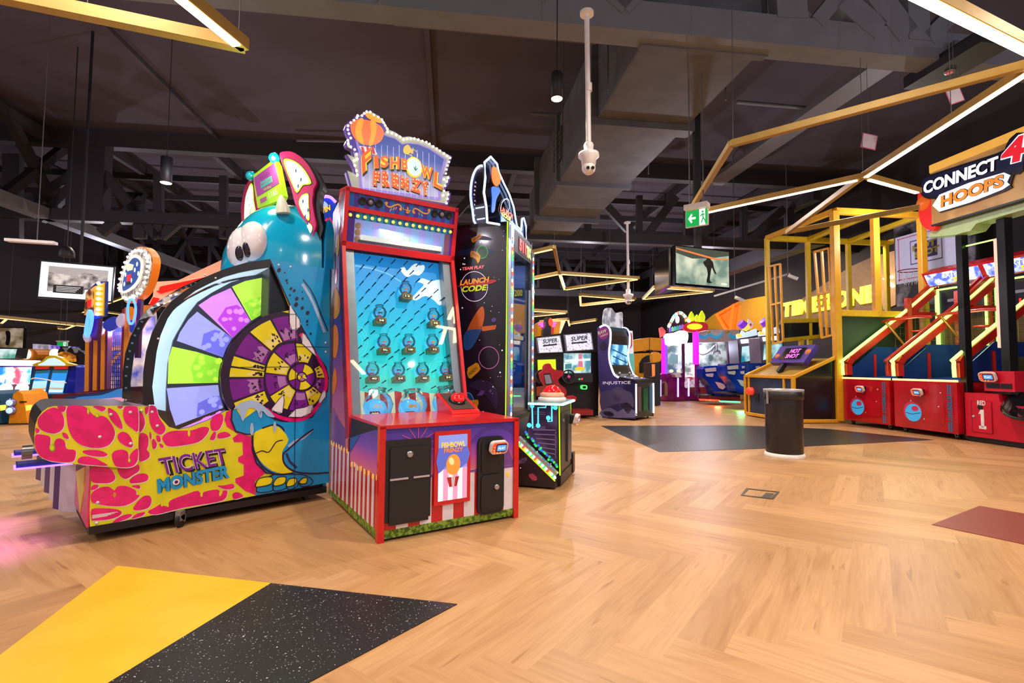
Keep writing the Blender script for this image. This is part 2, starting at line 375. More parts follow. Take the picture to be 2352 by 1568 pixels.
for p, q, z in (((1692, 234), (1945, 256), 6.6), ((682, 322), (800, 324), 7.5), ((1219, 261), (1300, 265), 6.8), ((905, 52), (1370, 96), 6.0)): b.tube([fl(*p, z), fl(*q, z)], .04, steel, 8)
b.bar(fl(2055, 130, 6.5), fl(1640, 420, 6.5), .5, steel, h=.12)
struct(b, 'trim_3', 'pipes and cable tray under the roof')
# ------------------------------------------------------------------ air duct
def duct():
    a0, b0, _ = rm(fl(1478, 97, 5.15)); a1 = rm(fl(1745, 124, 5.15))[0]; bA = rm(fl(1380, 272, 5.15))[1]; bB = rm(fl(1299, 418, 5.15))[1]; bC = rm(fl(1262, 497, 5.15))[1]
    t = thing('air_duct', 'big square grey ventilation duct hung under the ceiling', 'duct', R((a0+a1)/2, b0, 5.15))
    g = mottled('duct_paint', '#4f5054', '#57585b', 2.5, rough=.8)
    def seg(y0, y1, e=0, z0=5.15, z1=6.6):
        m = MB(); m.box(RB(y0), a0-e, a1+e, z0-e, z1+e, -(y1-y0), 0, g); return m
    seg(b0, bA).build('duct_section', t, bevel=.02); seg(bA+.25, bB).build('duct_section', t, bevel=.02); seg(bB+.12, bC).build('duct_section', t, bevel=.02); seg(bC+.1, bC+2.2, -.1).build('duct_section', t, bevel=.02)
    for y, w, e in ((b0-.05, .1, .07), (bA, .25, .1), (bB, .12, .07), (bC, .1, .12)): seg(y, y+w, e).build('flange', t, bevel=.03, seg=2)
    s = Fr(R(a0-.005, 0), -RF); m = MB(); c = s.px(1283, 396); dk = mat('grille_black', '#1b1a1c', rough=.7)
    m.box(s, c[0]-.45, c[0]+.35, 5.55, 6.25, 0, .02, dk)
    for i in range(6): m.box(s, c[0]-.43, c[0]+.33, 5.6+i*.11, 5.63+i*.11, .02, .03, g)
    m.build('vent_grille', t)
    m = MB()
    for y in (b0+1, bB-.8): m.tube([R(a0-.12, y, 5.1), R(a0-.12, y, 7.7)], .012, steel, 6); m.tube([R(a1+.12, y, 5.1), R(a1+.12, y, 7.7)], .012, steel, 6)
    m.build('hanger_rod', t)
duct()
# ------------------------------------------------------------------ LED light frames
brass = mat('brass_anodised', '#AD8C45', rough=.45, metal=.15); tube_m = mat('led_diffuser', '#fff1d8', rough=.4, emit=11, ehex='#FFDDAA', noise=.01)
tube_f = mat('led_diffuser_far', '#ffe2b0', rough=.4, emit=3.2, ehex='#FFC56E', noise=.01)
def led(label, segs, z, w=.07, wires=(), far=False):
    """segs: (pixel, pixel, lit) in a level plane at height z"""
    W3 = lambda p: V(p) if len(p) == 3 else fl(*p, z)
    P = [W3(s[0]) for s in segs] + [W3(s[1]) for s in segs]; c = sum(P, V())/len(P)
    t = thing('led_light_frame', label, 'light', c, 'angular light frames under the roof')
    for p, q, on in segs:
        A, B = W3(p), W3(q); m = MB(); m.bar(A, B, w, brass, h=w*1.15); hs = m.build('housing', t, bevel=.004)
        if on:
            d = (B-A).normalized(); m = MB(); m.bar(A + d*w - UP*w*.6, B - d*w - UP*w*.6, w*.8, tube_f if far else tube_m, h=w*.3); m.build('light_tube', hs)
    if wires:
        m = MB()
        for p in wires: A = fl(*p, z); m.tube([A, A + UP*.18, V((A.x+.02, A.y, CZ))], .004, steel, 5)
        m.build('suspension_wire', t)
led('angular brass light frame high above the monster machine, one arm lit', [((-170, -48), (563, 104), 0), ((300, -115), (563, 104), 1)], 3.7, .085, [(548, 92), (200, 28)])
led('large zigzag brass light frame reaching from the exit sign to the hoops sign', [((2420, 132), (1680, 330), 0), ((1680, 330), (1580, 492), 0), ((1580, 492), (1982, 404), 1), ((1982, 404), (2420, 118), 1), ((1990, 404), (2112, 438), 1), ((1982, 404), (1808, 533), 0), ((1808, 533), (2112, 475), 0)], 3.6, .062, [(1684, 328), (1982, 404), (2185, 272)])
led('straight lit tube at the upper corner above the hoops machine', [((2080, -38), (2480, 165), 1)], 3.6, .08)
led('lit light frame hanging between the space game and the television', [((1215, 580), (1273, 567), 1), ((1273, 567), (1285, 626), 0), ((1215, 640), (1285, 626), 1), ((1285, 626), (1297, 663), 1), ((1297, 663), (1468, 638), 1), ((1285, 626), (1468, 638), 1)], 3.6, .065, [(1273, 567), (1400, 634)], True)
led('lit triangular light frame hanging below the television', [((1477, 685), (1503, 658), 1), ((1477, 685), (1640, 667), 1), ((1503, 658), (1640, 667), 1)], 3.6, .065, [(1500, 680), (1640, 667)], True)
led('lit light frame hanging left of the one below the television', [((1332, 676), (1334, 700), 1), ((1334, 700), (1460, 686), 1), ((1332, 676), (1460, 686), 1)], 3.6, .075, [(1334, 700), (1455, 686)], True)
led('small far light frame above the racing machines', [((1215, 711), (1302, 716), 1), ((1302, 716), (1215, 725), 1), ((1240, 738), (1305, 732), 1), ((1305, 732), (1308, 746), 1), ((1308, 742), (1370, 733), 1)], 3.6, .1, [(1302, 716), (1305, 740)], True)
led('long light frame in the far distance above the fishing game', [((-20, 725), (170, 744), 1), ((10, 742), (150, 753), 1), ((150, 753), (172, 744), 1), ((172, 744), (205, 747), 1), ((0, 742), (14, 730), 1)], 2.75, .09, [(150, 753), (20, 730)], True)
led('short lit frame behind the round bulb sign', [((188, 716), (300, 676), 1), ((240, 715), (290, 722), 1)], 3.6, .07, [(240, 700), (280, 720)], True)
led('lit light frame seen as cream streaks in the glass of the red ball game', [((3.05, 3.23, 4.2), (3.5, 2.75, 4.2), 1), ((3.5, 2.75, 4.2), (4.29, 2.05, 4.2), 1), ((3.05, 3.23, 4.2), (4.5, 2.3, 4.2), 1), ((3.17, .51, 4.2), (4.1, .12, 4.2), 1)], 4.2, .1)
# ------------------------------------------------------------------ pendants, camera, signs, speakers, televisions
blk = mat('matt_black', '#141316', rough=.55); blk_g = mat('gloss_black', '#0d0c0f', rough=.18, coat=.3); white_p = mat('white_plastic', '#E9E6E4', rough=.4)
def pendant(label, px, py, Y, r, h):
    c = at(px, py, Y); t = thing('pendant_light', label, 'light', c, 'cylinder pendants')
    m = MB(); m.lathe(c, UP, [(r*.86, .02), (r, .02), (r, 0), (r*1.02, 0), (r*1.02, h), (r*.9, h+.01), (.01, h+.01)], blk, 24); m.build('lamp_housing', t)
    m = MB(); m.lathe(c, UP, [(.001, .012), (r*.93, .012), (r*.97, .0), (r*.9, -.006), (.001, .0)], mat('warm_lamp_glass', '#fff0d0', emit=8, ehex='#FFD9A0'), 24); m.build('lamp_lens', t)
    m = MB(); m.tube([c + UP*h, V((c.x, c.y, CZ))], .006, blk, 6); m.build('cord', t)
    m = MB(); m.lathe(V((c.x, c.y, CZ-.05)), UP, [(.09, 0), (.09, .06)], blk, 16); m.build('canopy', t)
    lamp('SPOT', 'pendant_lamp', c - UP*.05, 160, WARM, spot_size=math.radians(110), spot_blend=.6, shadow_soft_size=.05)
pendant('black cylinder pendant lamp hanging beside the security camera', 1279, 227, 5.3, .062, .28)
pendant('black cylinder pendant lamp far above the monster machine', 381, 420, 9.6, .1, .5)
def secam(label, px, py, Y, ytop, sc=1):
    c = at(px, py, Y); t = thing('security_camera', label, 'camera', c, 'security cameras on white poles'); s = sc
    top = at(px, ytop, Y); m = MB(); m.tube([c + UP*.22*s, V((c.x-.02, c.y, top.z))], .026*s, white_p, 10); m.lathe(V((c.x-.02, c.y, top.z-.02)), UP, [(.07*s, 0), (.07*s, .03)], white_p, 16)
    m.lathe(c + UP*.75*s, UP, [(.034*s, 0), (.034*s, .08*s)], white_p, 12); m.build('pole', t)
    m = MB(); m.lathe(c, UP, [(.04*s, .22*s), (.05*s, .2*s), (.045*s, .13*s), (.1*s, .115*s), (.105*s, .08*s), (.075*s, .05*s), (.07*s, .0), (.03*s, -.02)], white_p, 24); m.build('mount', t)
    m = MB(); m.ball(c - UP*.035*s, .068*s, white_p); o = m.build('dome', t)
    m = MB(); d = V((.15, -.93, -.3)).normalized()
    for k in (-.024, .022): m.lathe(c - UP*.035*s + V((k*s, 0, 0)) + d*.058*s, d, [(.017*s, 0), (.017*s, .012*s), (.01*s, .013*s)], blk_g, 12)
    m.build('lens', o)
secam('white dome security camera on a long white pole near the duct', 1352, 378, 4.9, 30)
secam('distant white security camera on a thin pole, in front of the television', 1443, 688, 13.5, 511, 1.3)
# exit signs
def exitsign(label, o, u, w, h, ceil_to, arrow=True):
    f = Fr(o, u); t = thing('exit_sign', label, 'sign', f.P(0, -h/2), 'exit signs'); gr = lit('exit_green', '#0E9A44', .9); wh = lit('exit_white', '#f2fff4', 1.1)
    m = MB(); m.box(f, -w/2, w/2, -h/2, h/2, -.03, 0, white_p); o_ = m.build('sign_panel', t, bevel=.004)
    m = MB(); e = .04*h
    m.box(f, -w/2+e, w*.12, -h/2+e, h/2-e, 0, .003, gr); m.box(f, w*.12, w/2-e, -h/2+e, h/2-e, 0, .003, wh); m.box(f, w*.38, w/2-e, -h/2+e, h/2-e, 0, .004, gr)
    if arrow:
        c = -w*.2; m.prism(f, [(c-.17*w, 0), (c-.03*w, .28*h), (c+.02*w, .2*h), (c-.05*w, .06*h), (c+.16*w, .06*h), (c+.16*w, -.06*h), (c-.05*w, -.06*h), (c+.02*w, -.2*h), (c-.03*w, -.28*h)], .003, .006, wh)
    c = w*.27; m.prism(f, circ(c-.0*w, .3*h, .05*w, n=12), .004, .006, gr)
    for A, B in (((c, .2*h), (c+.02*w, -.05*h)), ((c, .18*h), (c-.1*w, .04*h)), ((c, .18*h), (c+.09*w, .1*h)), ((c+.02*w, -.05*h), (c-.06*w, -.34*h)), ((c+.02*w, -.05*h), (c+.1*w, -.22*h)), ((c+.1*w, -.22*h), (c+.12*w, -.36*h))): m.bar(f.P(*A, .005), f.P(*B, .005), .05*w, gr, h=.003, up=f.n)
    m.build('pictogram', o_)
    m = MB(); m.prism(f, [(-w*.52, h*.5), (w*.52, h*.5), (w*.52, h*.82), (-w*.52, h*.82)], -.07, .05, white_p); m.build('light_unit', t, bevel=.012, seg=2)
    m = MB()
    for k in (-.3, .3): m.tube([f.P(k*w, h*.82), V((*f.P(k*w, 0)[:2], ceil_to))], .008, steel, 6)
    m.build('chain', t)
exitsign('green exit sign with arrow and running figure hung on two chains', at(1600, 500, 6.6), V((.78, -.62, 0)), .3, .23, 6.9)
exitsign('tiny far exit sign with two green squares above the fishing game', at(143, 790, 19), V((1, .1, 0)), .36, .16, 6.9, False)
# black projector box on the near beam
c = fl(2192, 158, 5.0); f = Fr(c, RX, RF); t = thing('ceiling_speaker', 'black box with a round lens fixed to the near roof beam', 'speaker', c)
m = MB(); m.box(f, -.22, .22, -.5, .5, 0, .16, blk); m.build('body', t, bevel=.01)
m = MB(); m.lathe(f.P(.0, .06, -.001), -UP, [(.06, 0), (.06, .012), (.045, .014)], mat('lens_ring', '#8b8890', rough=.3, metal=.6), 20); m.lathe(f.P(0, .06, -.014), -UP, [(.03, 0), (.03, .006)], lit('red_lens', '#d0403c', .6), 16); m.build('lens', t)
m = MB(); m.box(f, -.1, .1, -.1, .1, .16, .3, steel); m.build('bracket', t)
# white paper cards on wires
for px, py, Y, rot, lb in ((2193, 220, 5.2, 20, 'white card hanging nearer to the hoops sign'), (1996, 325, 6.2, -12, 'white card hanging nearer to the exit sign')):
    c = at(px, py, Y); cr, sr = math.cos(math.radians(rot)), math.sin(math.radians(rot)); f = Fr(c, V((cr, 0, sr)), V((-sr, .0, cr)))
    t = thing('hanging_card', lb, 'card', c, 'cards hung from the roof'); s = .085*Y/5.5
    m = MB(); m.box(f, -s, s, -s, s, 0, .004, mat('card_pink_edge', '#d86a92', rough=.7)); m.box(f, -s*.88, s*.88, -s*.88, s*.88, .004, .005, mat('card_paper', '#d9cfd6', rough=.7)); m.build('card', t)
    m = MB(); m.tube([c + UP*s*.9 - f.n*.004, V((c.x, c.y+.01, CZ))], .003, steel, 5); m.build('wire', t)
# televisions
def tv(label, PL, PR, h, screen, pole=True):
    u = (PR-PL); w = u.length; u.normalize(); f = Fr((PL+PR)/2, u); t = thing('television', label, 'television', f.P(0, -h/2), 'televisions hung from the roof')
    m = MB(); m.box(f, -w/2, w/2, -h/2, h/2, -.07, 0, blk_g); b_ = m.build('bezel', t, bevel=.006)
    m = MB(); screen(m, f, w, h); m.build('screen', t)
    if pole:
        m = MB(); m.bar(f.P(0, 0, -.12), V((*f.P(0, 0, -.12)[:2], CZ)), .035 if f.o.x < 0 else .1, blk); m.box(f, -.2, .2, -.15, .15, -.16, -.07, blk); m.build('ceiling_mount', t)
    return f, t
def scr_skate(m, f, w, h):
    m.box(f, -w*.485, w*.485, -h*.44, h*.47, 0, .004, mottled('skate_footage', '#5d7d76', '#bfd0bd', 3.2, e=.75, lo=.35, hi=.65))
    s = lit('footage_dark', '#15191a', .2); c = lambda x, y: (x*w, y*h)
    m.dec(f, [c(*p) for p in ((-.485, .3), (-.2, .2), (.1, .25), (.485, .37), (.485, .47), (-.485, .47))], 4, lit('footage_top', '#3c4a44', .5))
    m.dec(f, smooth([c(*p) for p in ((.0, .14), (.05, .2), (.09, .3), (.13, .3), (.14, .22), (.18, .17), (.2, .02), (.24, -.12), (.21, -.12), (.16, .02), (.14, -.08), (.12, -.3), (.16, -.36), (.06, -.36), (.08, -.16), (.06, .0), (.03, .05))]), 5, s)
    m.dec(f, [c(*p) for p in ((-.485, .43), (.25, .27), (.48, .3), (.48, .27), (.2, .23), (-.485, .39))], 6, lit('footage_orange', '#C9743c', .8))
    m.text(f, 'mtv', c(.34, -.4), c(.44, -.4), c(.34, -.34), lit('footage_white', '#e9ffe9', .9), d=.009)
f_, t_ = tv('television showing a skateboarder, hung before the angular lights', V((2.62, 8.0, 0)) + UP*(1.2 + 239/1150*8), V((3.68, 8.42, 0)) + UP*(1.2 + 239/1150*8), .66, scr_skate)
def scr_off(m, f, w, h): m.box(f, -w*.48, w*.48, -h*.45, h*.46, 0, .004, blk_g)
P = at(1553, 610, 8.05); tv('back of a second television turned away beside the skateboard one', P + V((-.03, .06, 0)), P + V((.03, 1.08, 0)), .62, scr_off, False)
def scr_photo(m, f, w, h):
    m.box(f, -w*.485, w*.485, -h*.46, h*.46, 0, .004, lit('slide_white', '#c6cbd2', .75))
    m.box(f, -w*.38, w*.42, -h*.3, h*.36, .004, .006, mottled('old_photo', '#2c2a2c', '#b9b6b4', 7, e=.5, lo=.35, hi=.65, detail=6))
    m.dec(f, [(-w*.38, h*.36), (-w*.38, h*.2), (-w*.05, h*.14), (w*.1, h*.25), (w*.42, h*.2), (w*.42, h*.36)], 6, lit('photo_sky', '#8d8c8c', .6))
    m.box(f, -w*.3, w*.1, -h*.33, -h*.12, .008, .01, lit('caption_black', '#101012', .1))
    for i in range(4): m.box(f, -w*.26, w*(.06 - .02*i), -h*(.17 + .04*i), -h*(.158 + .04*i), .01, .011, lit('caption_white', '#cfd2d6', .7))
    m.box(f, w*.12, w*.2, -h*.3, -h*.2, .008, .01, lit('caption_white', '#cfd2d6', .7))
tv('television showing a black and white landscape photo, behind the monster machine', at(89, 640, 9.2), at(260, 653, 9.6), .71, scr_photo)
def scr_brown(m, f, w, h):
    m.box(f, -w*.48, w*.48, -h*.46, h*.46, 0, .004, mottled('brown_footage', '#6d5a3c', '#b5a790', 2.5, e=.5)); m.dec(f, smooth([(x*w, y*h) for x, y in ((.0, .3), (.12, .28), (.14, -.1), (.1, -.35), (.02, -.3), (.03, 0))]), 5, lit('footage_dark', '#15191a', .2))
tv('far television with brown footage at the picture edge, over the capsule machines', at(-30, 775, 14), at(55, 776, 14), .6, scr_brown, False)
for i, (px, py, Y, lb) in enumerate(((1810, 632, 14, 'small white track spotlight in front of the dark wall'), (1688, 682, 15, 'small white track spotlight left of the wall lettering'))):
    c = at(px, py, Y); t = thing('track_spotlight', lb, 'light', c, 'track spotlights'); m = MB(); m.tube([c, c + V((.22, -.1, -.12))], .05, white_p, 12); m.build('lamp_head', t)
    m = MB(); m.tube([c, V((c.x, c.y, CZ))], .012, steel, 6); m.build('stem', t)
m = MB(); m.bar(at(1640, 680, 15), at(1815, 628, 14), .05, mat('track_white', '#a9a6ac', rough=.4)); solo(m, 'light_track', 'pale lighting track running under the roof by the television', 'track')
c = at(153, 590, 10); t = thing('dome_light', 'dark bell shaped lamp above the landscape television', 'light', c); m = MB(); m.lathe(c, UP, [(.13, 0), (.135, .02), (.12, .12), (.07, .2), (.02, .22)], blk, 20); m.build('lamp_shade', t); m = MB(); m.tube([c + UP*.2, V((c.x, c.y, CZ))], .01, blk, 6); m.build('cord', t)
c = at(85, 555, 9); m = MB(); m.bar(c + V((-.45, -.1, 0)), c + V((.25, .1, 0)), .14, white_p, h=.05); m.tube([c, V((c.x, c.y, CZ))], .008, steel, 6); solo(m, 'emergency_light', 'white emergency light fixed to the far roof beam', 'light')
# ------------------------------------------------------------------ helpers for printed panels
def stroke(m, fr, pts, w, layer, mt, closed=False, base=0):
    n = len(pts); L_, R_ = [], []
    for i, p in enumerate(pts):
        a = pts[i-1] if (i or closed) else p; b = pts[(i+1) % n] if (i < n-1 or closed) else p
        dx, dy = b[0]-a[0], b[1]-a[1]; l = math.hypot(dx, dy) or 1; nx, ny = -dy/l*w/2, dx/l*w/2
        L_.append(fr.P(p[0]+nx, p[1]+ny, base + layer*.0012)); R_.append(fr.P(p[0]-nx, p[1]-ny, base + layer*.0012))
    m.add(L_ + R_, [[i, n+i, n+(i+1) % n, (i+1) % n] for i in range(n if closed else n-1)], mt)
def bolts(m, fr, pts, r=.011, mt=None, base=0):
    for x, y in pts:
        c = fr.px(x, y); m.lathe(fr.P(*c, base), fr.n, [(r, 0), (r*.9, r*.5), (r*.4, r*.8), (.001, r*.82)], mt or mat('bolt_silver', '#D7DADF', rough=.3, metal=.3), 10)
def led_dots(m, fr, pts, r, mts, base=0):
    for i, p in enumerate(pts): m.prism(fr, circ(p[0], p[1], r, n=8), base, base+.004, mts[i % len(mts)])
def lerp(a, b, t): return tuple(a[k] + (b[k]-a[k])*t for k in range(len(a)))
castor_m = mat('castor_grey', '#9a9ca0', rough=.35, metal=.7)
def castor(par, c, r=.045, name='castor'):
    m = MB(); m.lathe(c + V((0, 0, r)) - V((.012, 0, 0)), (1, 0, 0), [(r, 0), (r, .024)], blk, 16); m.box(Fr(c, (1, 0, 0)), -.02, .02, r, r*2+.02, -.02, .03, castor_m); m.prism(Fr(c, (0, 1, 0)), [(-.03, r*1.7), (.05, r*1.9), (.02, r*.6)], -.02, .02, castor_m)
    return m.build(name, par)
# ------------------------------------------------------------------ the monster wheel machine
def monster():
    M0 = fl(203, 1228, .06); M0.z = 0; MS = Fr(M0, (.70, .714, 0)); TH = .88; pan = -.0
    t = thing('wheel_arcade_machine', 'long blue and pink ticket game with a domed monster head and big coloured wheel', 'arcade machine', MS.P(.8, 0, -.4))
    z1, z2, z6 = Z(40, 320, 3.136), Z(40, 760, 3.136), Z(40, 900, 4.61)
    A_ = lambda zz, *p: MS.pxs(zz(*p))
    lime = mottled('lime_slime_print', '#E6DD22', '#d9d81c', 8, rough=.3, coat=.2); pink = mottled('hot_pink_print', '#F0107E', '#dd0d70', 14, rough=.3, coat=.2)
    teal = mottled('teal_print', '#0AA0E4', '#0996d8', 3, rough=.3, coat=.2); navy = mat('dark_purple_ink', '#2a1238', rough=.35); white = mat('white_ink', '#ecebf2', rough=.35)
    yel = mat('yellow_print', '#EDE01A', rough=.3); pur = mat('purple_print', '#7a1c98', rough=.3); grn = mat('green_shade_print', '#86b31f', rough=.3); sky = mat('pale_blue_print', '#A9C3EC', rough=.3)
    bk = mat('machine_black', '#17121a', rough=.4)
    # side panel
    m = MB(); near = [(206, 1211), (206, 935), (345, 932), (360, 945), (368, 958), (388, 980), (410, 986), (439, 980), (480, 964), (518, 943), (528, 942), (512, 913), (505.6, 872), (508.7, 840), (528, 795), (563, 757), (614, 722), (667, 712), (646, 660), (624, 597), (757, 618), (757, 1105)]
    m.prism(MS, MS.pxs(near), -.03, 0, lime, bk)
    def blob(zz, *p, mt=pink, fr=MS, base=0, lay=1, sm=3):
        q = fr.pxs(zz(*p)); m_[0].dec(fr, smooth(q, sm), lay, mt, base)
    m_ = [m]
    def wb(zz, *p, **k):      # pink blob with its pale rim
        q = MS.off(k.get('base', 0)).pxs(zz(*p)); q = smooth(q, 3); cx = sum(a for a, b in q)/len(q); cy = sum(b for a, b in q)/len(q)
        m_[0].dec(MS, [(a+.004, b-.006) for a, b in q], 1, white, k.get('base', 0)); m_[0].dec(MS, q, 2, pink, k.get('base', 0))
    for p in (((1290, 200), (1330, 240), (1350, 320), (1330, 390), (1290, 415)), ((1350, 170), (1390, 150), (1380, 220), (1355, 235)), ((1400, 150), (1450, 148), (1475, 180), (1500, 270), (1565, 370), (1550, 430), (1500, 450), (1430, 390), (1395, 290)),
              ((1290, 460), (1350, 440), (1385, 480), (1385, 560), (1370, 610), (1395, 640), (1395, 690), (1340, 725), (1290, 715)), ((1400, 420), (1420, 450), (1415, 505), (1400, 480)), ((1425, 510), (1450, 500), (1475, 550), (1460, 600), (1430, 590)), ((1470, 460), (1510, 470), (1515, 525), (1480, 520)), ((1505, 545), (1540, 560), (1545, 590), (1510, 580)),
              ((785, 790), (960, 800), (1020, 860), (1035, 920), (980, 960), (880, 965), (785, 945)), ((1060, 805), (1180, 805), (1250, 780), (1285, 770), (1290, 830), (1220, 880), (1150, 920), (1090, 890)), ((1190, 930), (1250, 880), (1330, 860), (1380, 880), (1380, 930), (1320, 955), (1250, 965), (1200, 965)), ((785, 1000), (820, 980), (860, 990), (840, 1020), (785, 1040)),
              ((780, 1080), (850, 1020), (960, 1000), (1025, 1040), (1060, 1000), (1150, 995), (1250, 1040), (1260, 1085), (1295, 1095), (1230, 1160), (1120, 1205), (960, 1205), (830, 1180), (785, 1160)), ((1205, 995), (1290, 985), (1290, 1025)), ((1225, 1240), (1270, 1160), (1340, 1100), (1400, 1100), (1420, 1150), (1390, 1220), (1300, 1250)), ((785, 1240), (920, 1230), (1050, 1240), (1105, 1275), (1060, 1320), (950, 1350), (800, 1360), (785, 1350)), ((1000, 1390), (1080, 1320), (1180, 1290), (1215, 1305), (1150, 1345)), ((1210, 1340), (1260, 1290), (1350, 1270), (1320, 1310))): wb(z6, *p)
    for p in (((1045, 760), (1110, 720), (1250, 715), (1330, 690), (1380, 700), (1360, 750), (1300, 800), (1180, 825), (1090, 830), (1055, 800)), ((1390, 650), (1430, 600), (1475, 600), (1480, 650), (1450, 710), (1400, 715)), ((1385, 780), (1410, 730), (1430, 730), (1420, 780)), ((1445, 740), (1500, 725), (1535, 755), (1450, 775)),
              ((940, 1300), (990, 1270), (1040, 1240), (1050, 1255), (1085, 1260), (1100, 1220), (1200, 1180), (1300, 1150), (1330, 1190), (1340, 1160), (1440, 1140), (1470, 1175), (1480, 1150), (1510, 1150), (1500, 1200), (1440, 1230), (1200, 1270), (1000, 1320)), ((1550, 1170), (1590, 1160), (1625, 1190), (1560, 1210)), ((1440, 1115), (1490, 1110), (1550, 1100), (1560, 1130), (1500, 1140))): wb(z2, *p)
    m.dec(MS, A_(z2, (1505, 580), (1560, 560), (1545, 640), (1570, 730), (1680, 760), (1690, 850), (1720, 950), (1790, 1020), (1710, 1080), (1715, 1180), (1640, 1150), (1570, 1090), (1570, 1060), (1630, 1040), (1630, 960), (1590, 940), (1590, 910), (1625, 890), (1620, 800), (1560, 800), (1550, 770), (1590, 740), (1510, 690), (1490, 640)), 2, pink)
    for c, rx, ry in (((1028, 1088), 14, 26), ((1530, 1190), 12, 22), ((1590, 1195), 12, 22)): m.dec(MS, MS.pxs([z6(q)[0] for q in ell2(*c, rx, ry)]), 3, lime)
    for c, rx, ry in (((1235, 735), 9, 24), ((1325, 1175), 9, 20), ((1460, 1170), 8, 18), ((700, 1180), 8, 18)): m.dec(MS, MS.pxs([z2(q)[0] for q in ell2(*c, rx, ry)]), 3, lime)
    # blue body
    tp = A_(z2, (1815, -515), (1870, -390), (1960, -190), (2040, -40), (2100, 70), (2170, 190), (2220, 260), (2238, 340), (2200, 480), (2120, 620), (1980, 650), (1850, 620), (1760, 540), (1680, 500), (1600, 515), (1545, 560), (1540, 640), (1570, 720), (1640, 742), (1700, 745), (1690, 850), (1720, 950), (1790, 1020), (1850, 1030), (1720, 1090), (1715, 1182), (1960, 1143), (2246, 1088), (2246, -447))
    m.dec(MS, tp, 4, teal); stroke(m, MS, tp[:25], .012, 5, navy)
    m.dec(MS, smooth(A_(z2, (1690, 750), (1800, 690), (1880, 690), (1950, 780), (1905, 870), (1920, 950), (1985, 1010), (1900, 1025), (1800, 985), (1720, 890)), 3), 5, yel)
    for p, w in ((((1690, 750), (1700, 860), (1760, 970), (1860, 1030), (1985, 1022)), .014), (((2130, 705), (2040, 770), (1950, 850), (1912, 890), (1925, 960), (2000, 1012), (2120, 1025), (2240, 1018)), .014), (((1715, 880), (1760, 862), (1810, 870), (1860, 800), (1910, 785)), .009), (((1760, 700), (1850, 672), (1900, 690), (1920, 720)), .012)): stroke(m, MS, smooth(A_(z2, *p), 4, False), w, 6, navy)
    for p in (((1712, 1112), (1740, 1060), (1830, 1050), (1822, 1100), (1730, 1122)), ((1840, 1100), (1870, 1055), (1930, 1050), (1920, 1095), (1860, 1115)), ((1935, 1105), (1955, 1065), (2005, 1060), (2000, 1100), (1950, 1120)), ((2030, 1080), (2060, 1055), (2085, 1060), (2075, 1095), (2035, 1098))):
        q = smooth(A_(z2, *p), 3); m.dec(MS, q, 6, yel); stroke(m, MS, q, .008, 7, navy, True)
    for p in (((1720, 1125), (1730, 1160), (1830, 1150), (1835, 1100)), ((1835, 1110), (1850, 1150), (1930, 1130), (1930, 1090)), ((1935, 1110), (1950, 1140), (2010, 1120), (2020, 1080)), ((2025, 1095), (2050, 1120), (2110, 1105), (2120, 1070), (2060, 1035), (1960, 1030))): stroke(m, MS, smooth(A_(z2, *p), 4, False), .008, 7, navy)
    # snail shell and mouth
    m.dec(MS, smooth(A_(z2, (1955, -128), (1800, -118), (1640, -15), (1530, 105), (1472, 250), (1462, 350), (1482, 480), (1535, 565), (1600, 555), (1700, 540), (1850, 640), (2000, 640), (2210, 480), (2235, 330), (2170, 180), (2060, 0)), 3), 5, navy)
    stroke(m, MS, smooth(A_(z2, (2035, 20), (2150, 170), (2222, 330), (2195, 480), (2100, 610), (1980, 640), (1850, 605), (1790, 560)), 4, False), .03, 6, pink)
    C = (2045, 330)
    def ring(a0, a1, ri, ro, n=5): return [(C[0] + ro(a)*math.cos(math.radians(a)), C[1] - ro(a)*math.sin(math.radians(a))) for a in [a0 + (a1-a0)*k/n for k in range(n+1)]] + [(C[0] + ri(a)*math.cos(math.radians(a)), C[1] - ri(a)*math.sin(math.radians(a))) for a in [a1 - (a1-a0)*k/n for k in range(n+1)]]
    def itp(tab):
        def f(a):
            for (x0, y0), (x1, y1) in zip(tab, tab[1:]):
                if x0 <= a <= x1: return y0 + (y1-y0)*(a-x0)/(x1-x0)
            return tab[-1][1] if a > tab[-1][0] else tab[0][1]
        return f
    ro1 = itp([(95, 440), (140, 492), (180, 520), (225, 524)]); ri1 = itp([(95, 262), (125, 292), (175, 272), (225, 300)])
    puL = mat('light_purple_print', '#b27cc0', rough=.3); yeL = mat('light_yellow_print', '#f0e27a', rough=.3)
    for i, (a0, a1, c) in enumerate(((96, 117, 0), (119, 139, 1), (141, 161, 0), (163, 171, 1), (172.5, 180, 1), (182, 199, 0), (201, 216, 1))):
        m.dec(MS, MS.pxs(z2(*ring(a0, a1, ri1, ro1))), 6, yel if c else pur)
        mid = itp([(95, 350), (225, 400)]); m.dec(MS, MS.pxs(z2(*ring(a0+1, a1-1, lambda a: mid(a)-70, lambda a: mid(a)+20*math.sin(a)))), 7, yeL if c else puL)
        rnd = random.Random(i)
        for k in range(9):
            a = a0 + 2 + rnd.random()*(a1-a0-4); r = ri1(a) + 12 + rnd.random()*70; m.dec(MS, MS.pxs(z2(*ell2(C[0] + r*math.cos(math.radians(a)), C[1] - r*math.sin(math.radians(a)), 5+rnd.random()*9, 4+rnd.random()*5, -a, 8))), 8, navy)
    ro2 = itp([(60, 205), (90, 235), (125, 268), (175, 258), (225, 268), (270, 240), (320, 190), (365, 160), (400, 150)]); ri2 = lambda a: 108
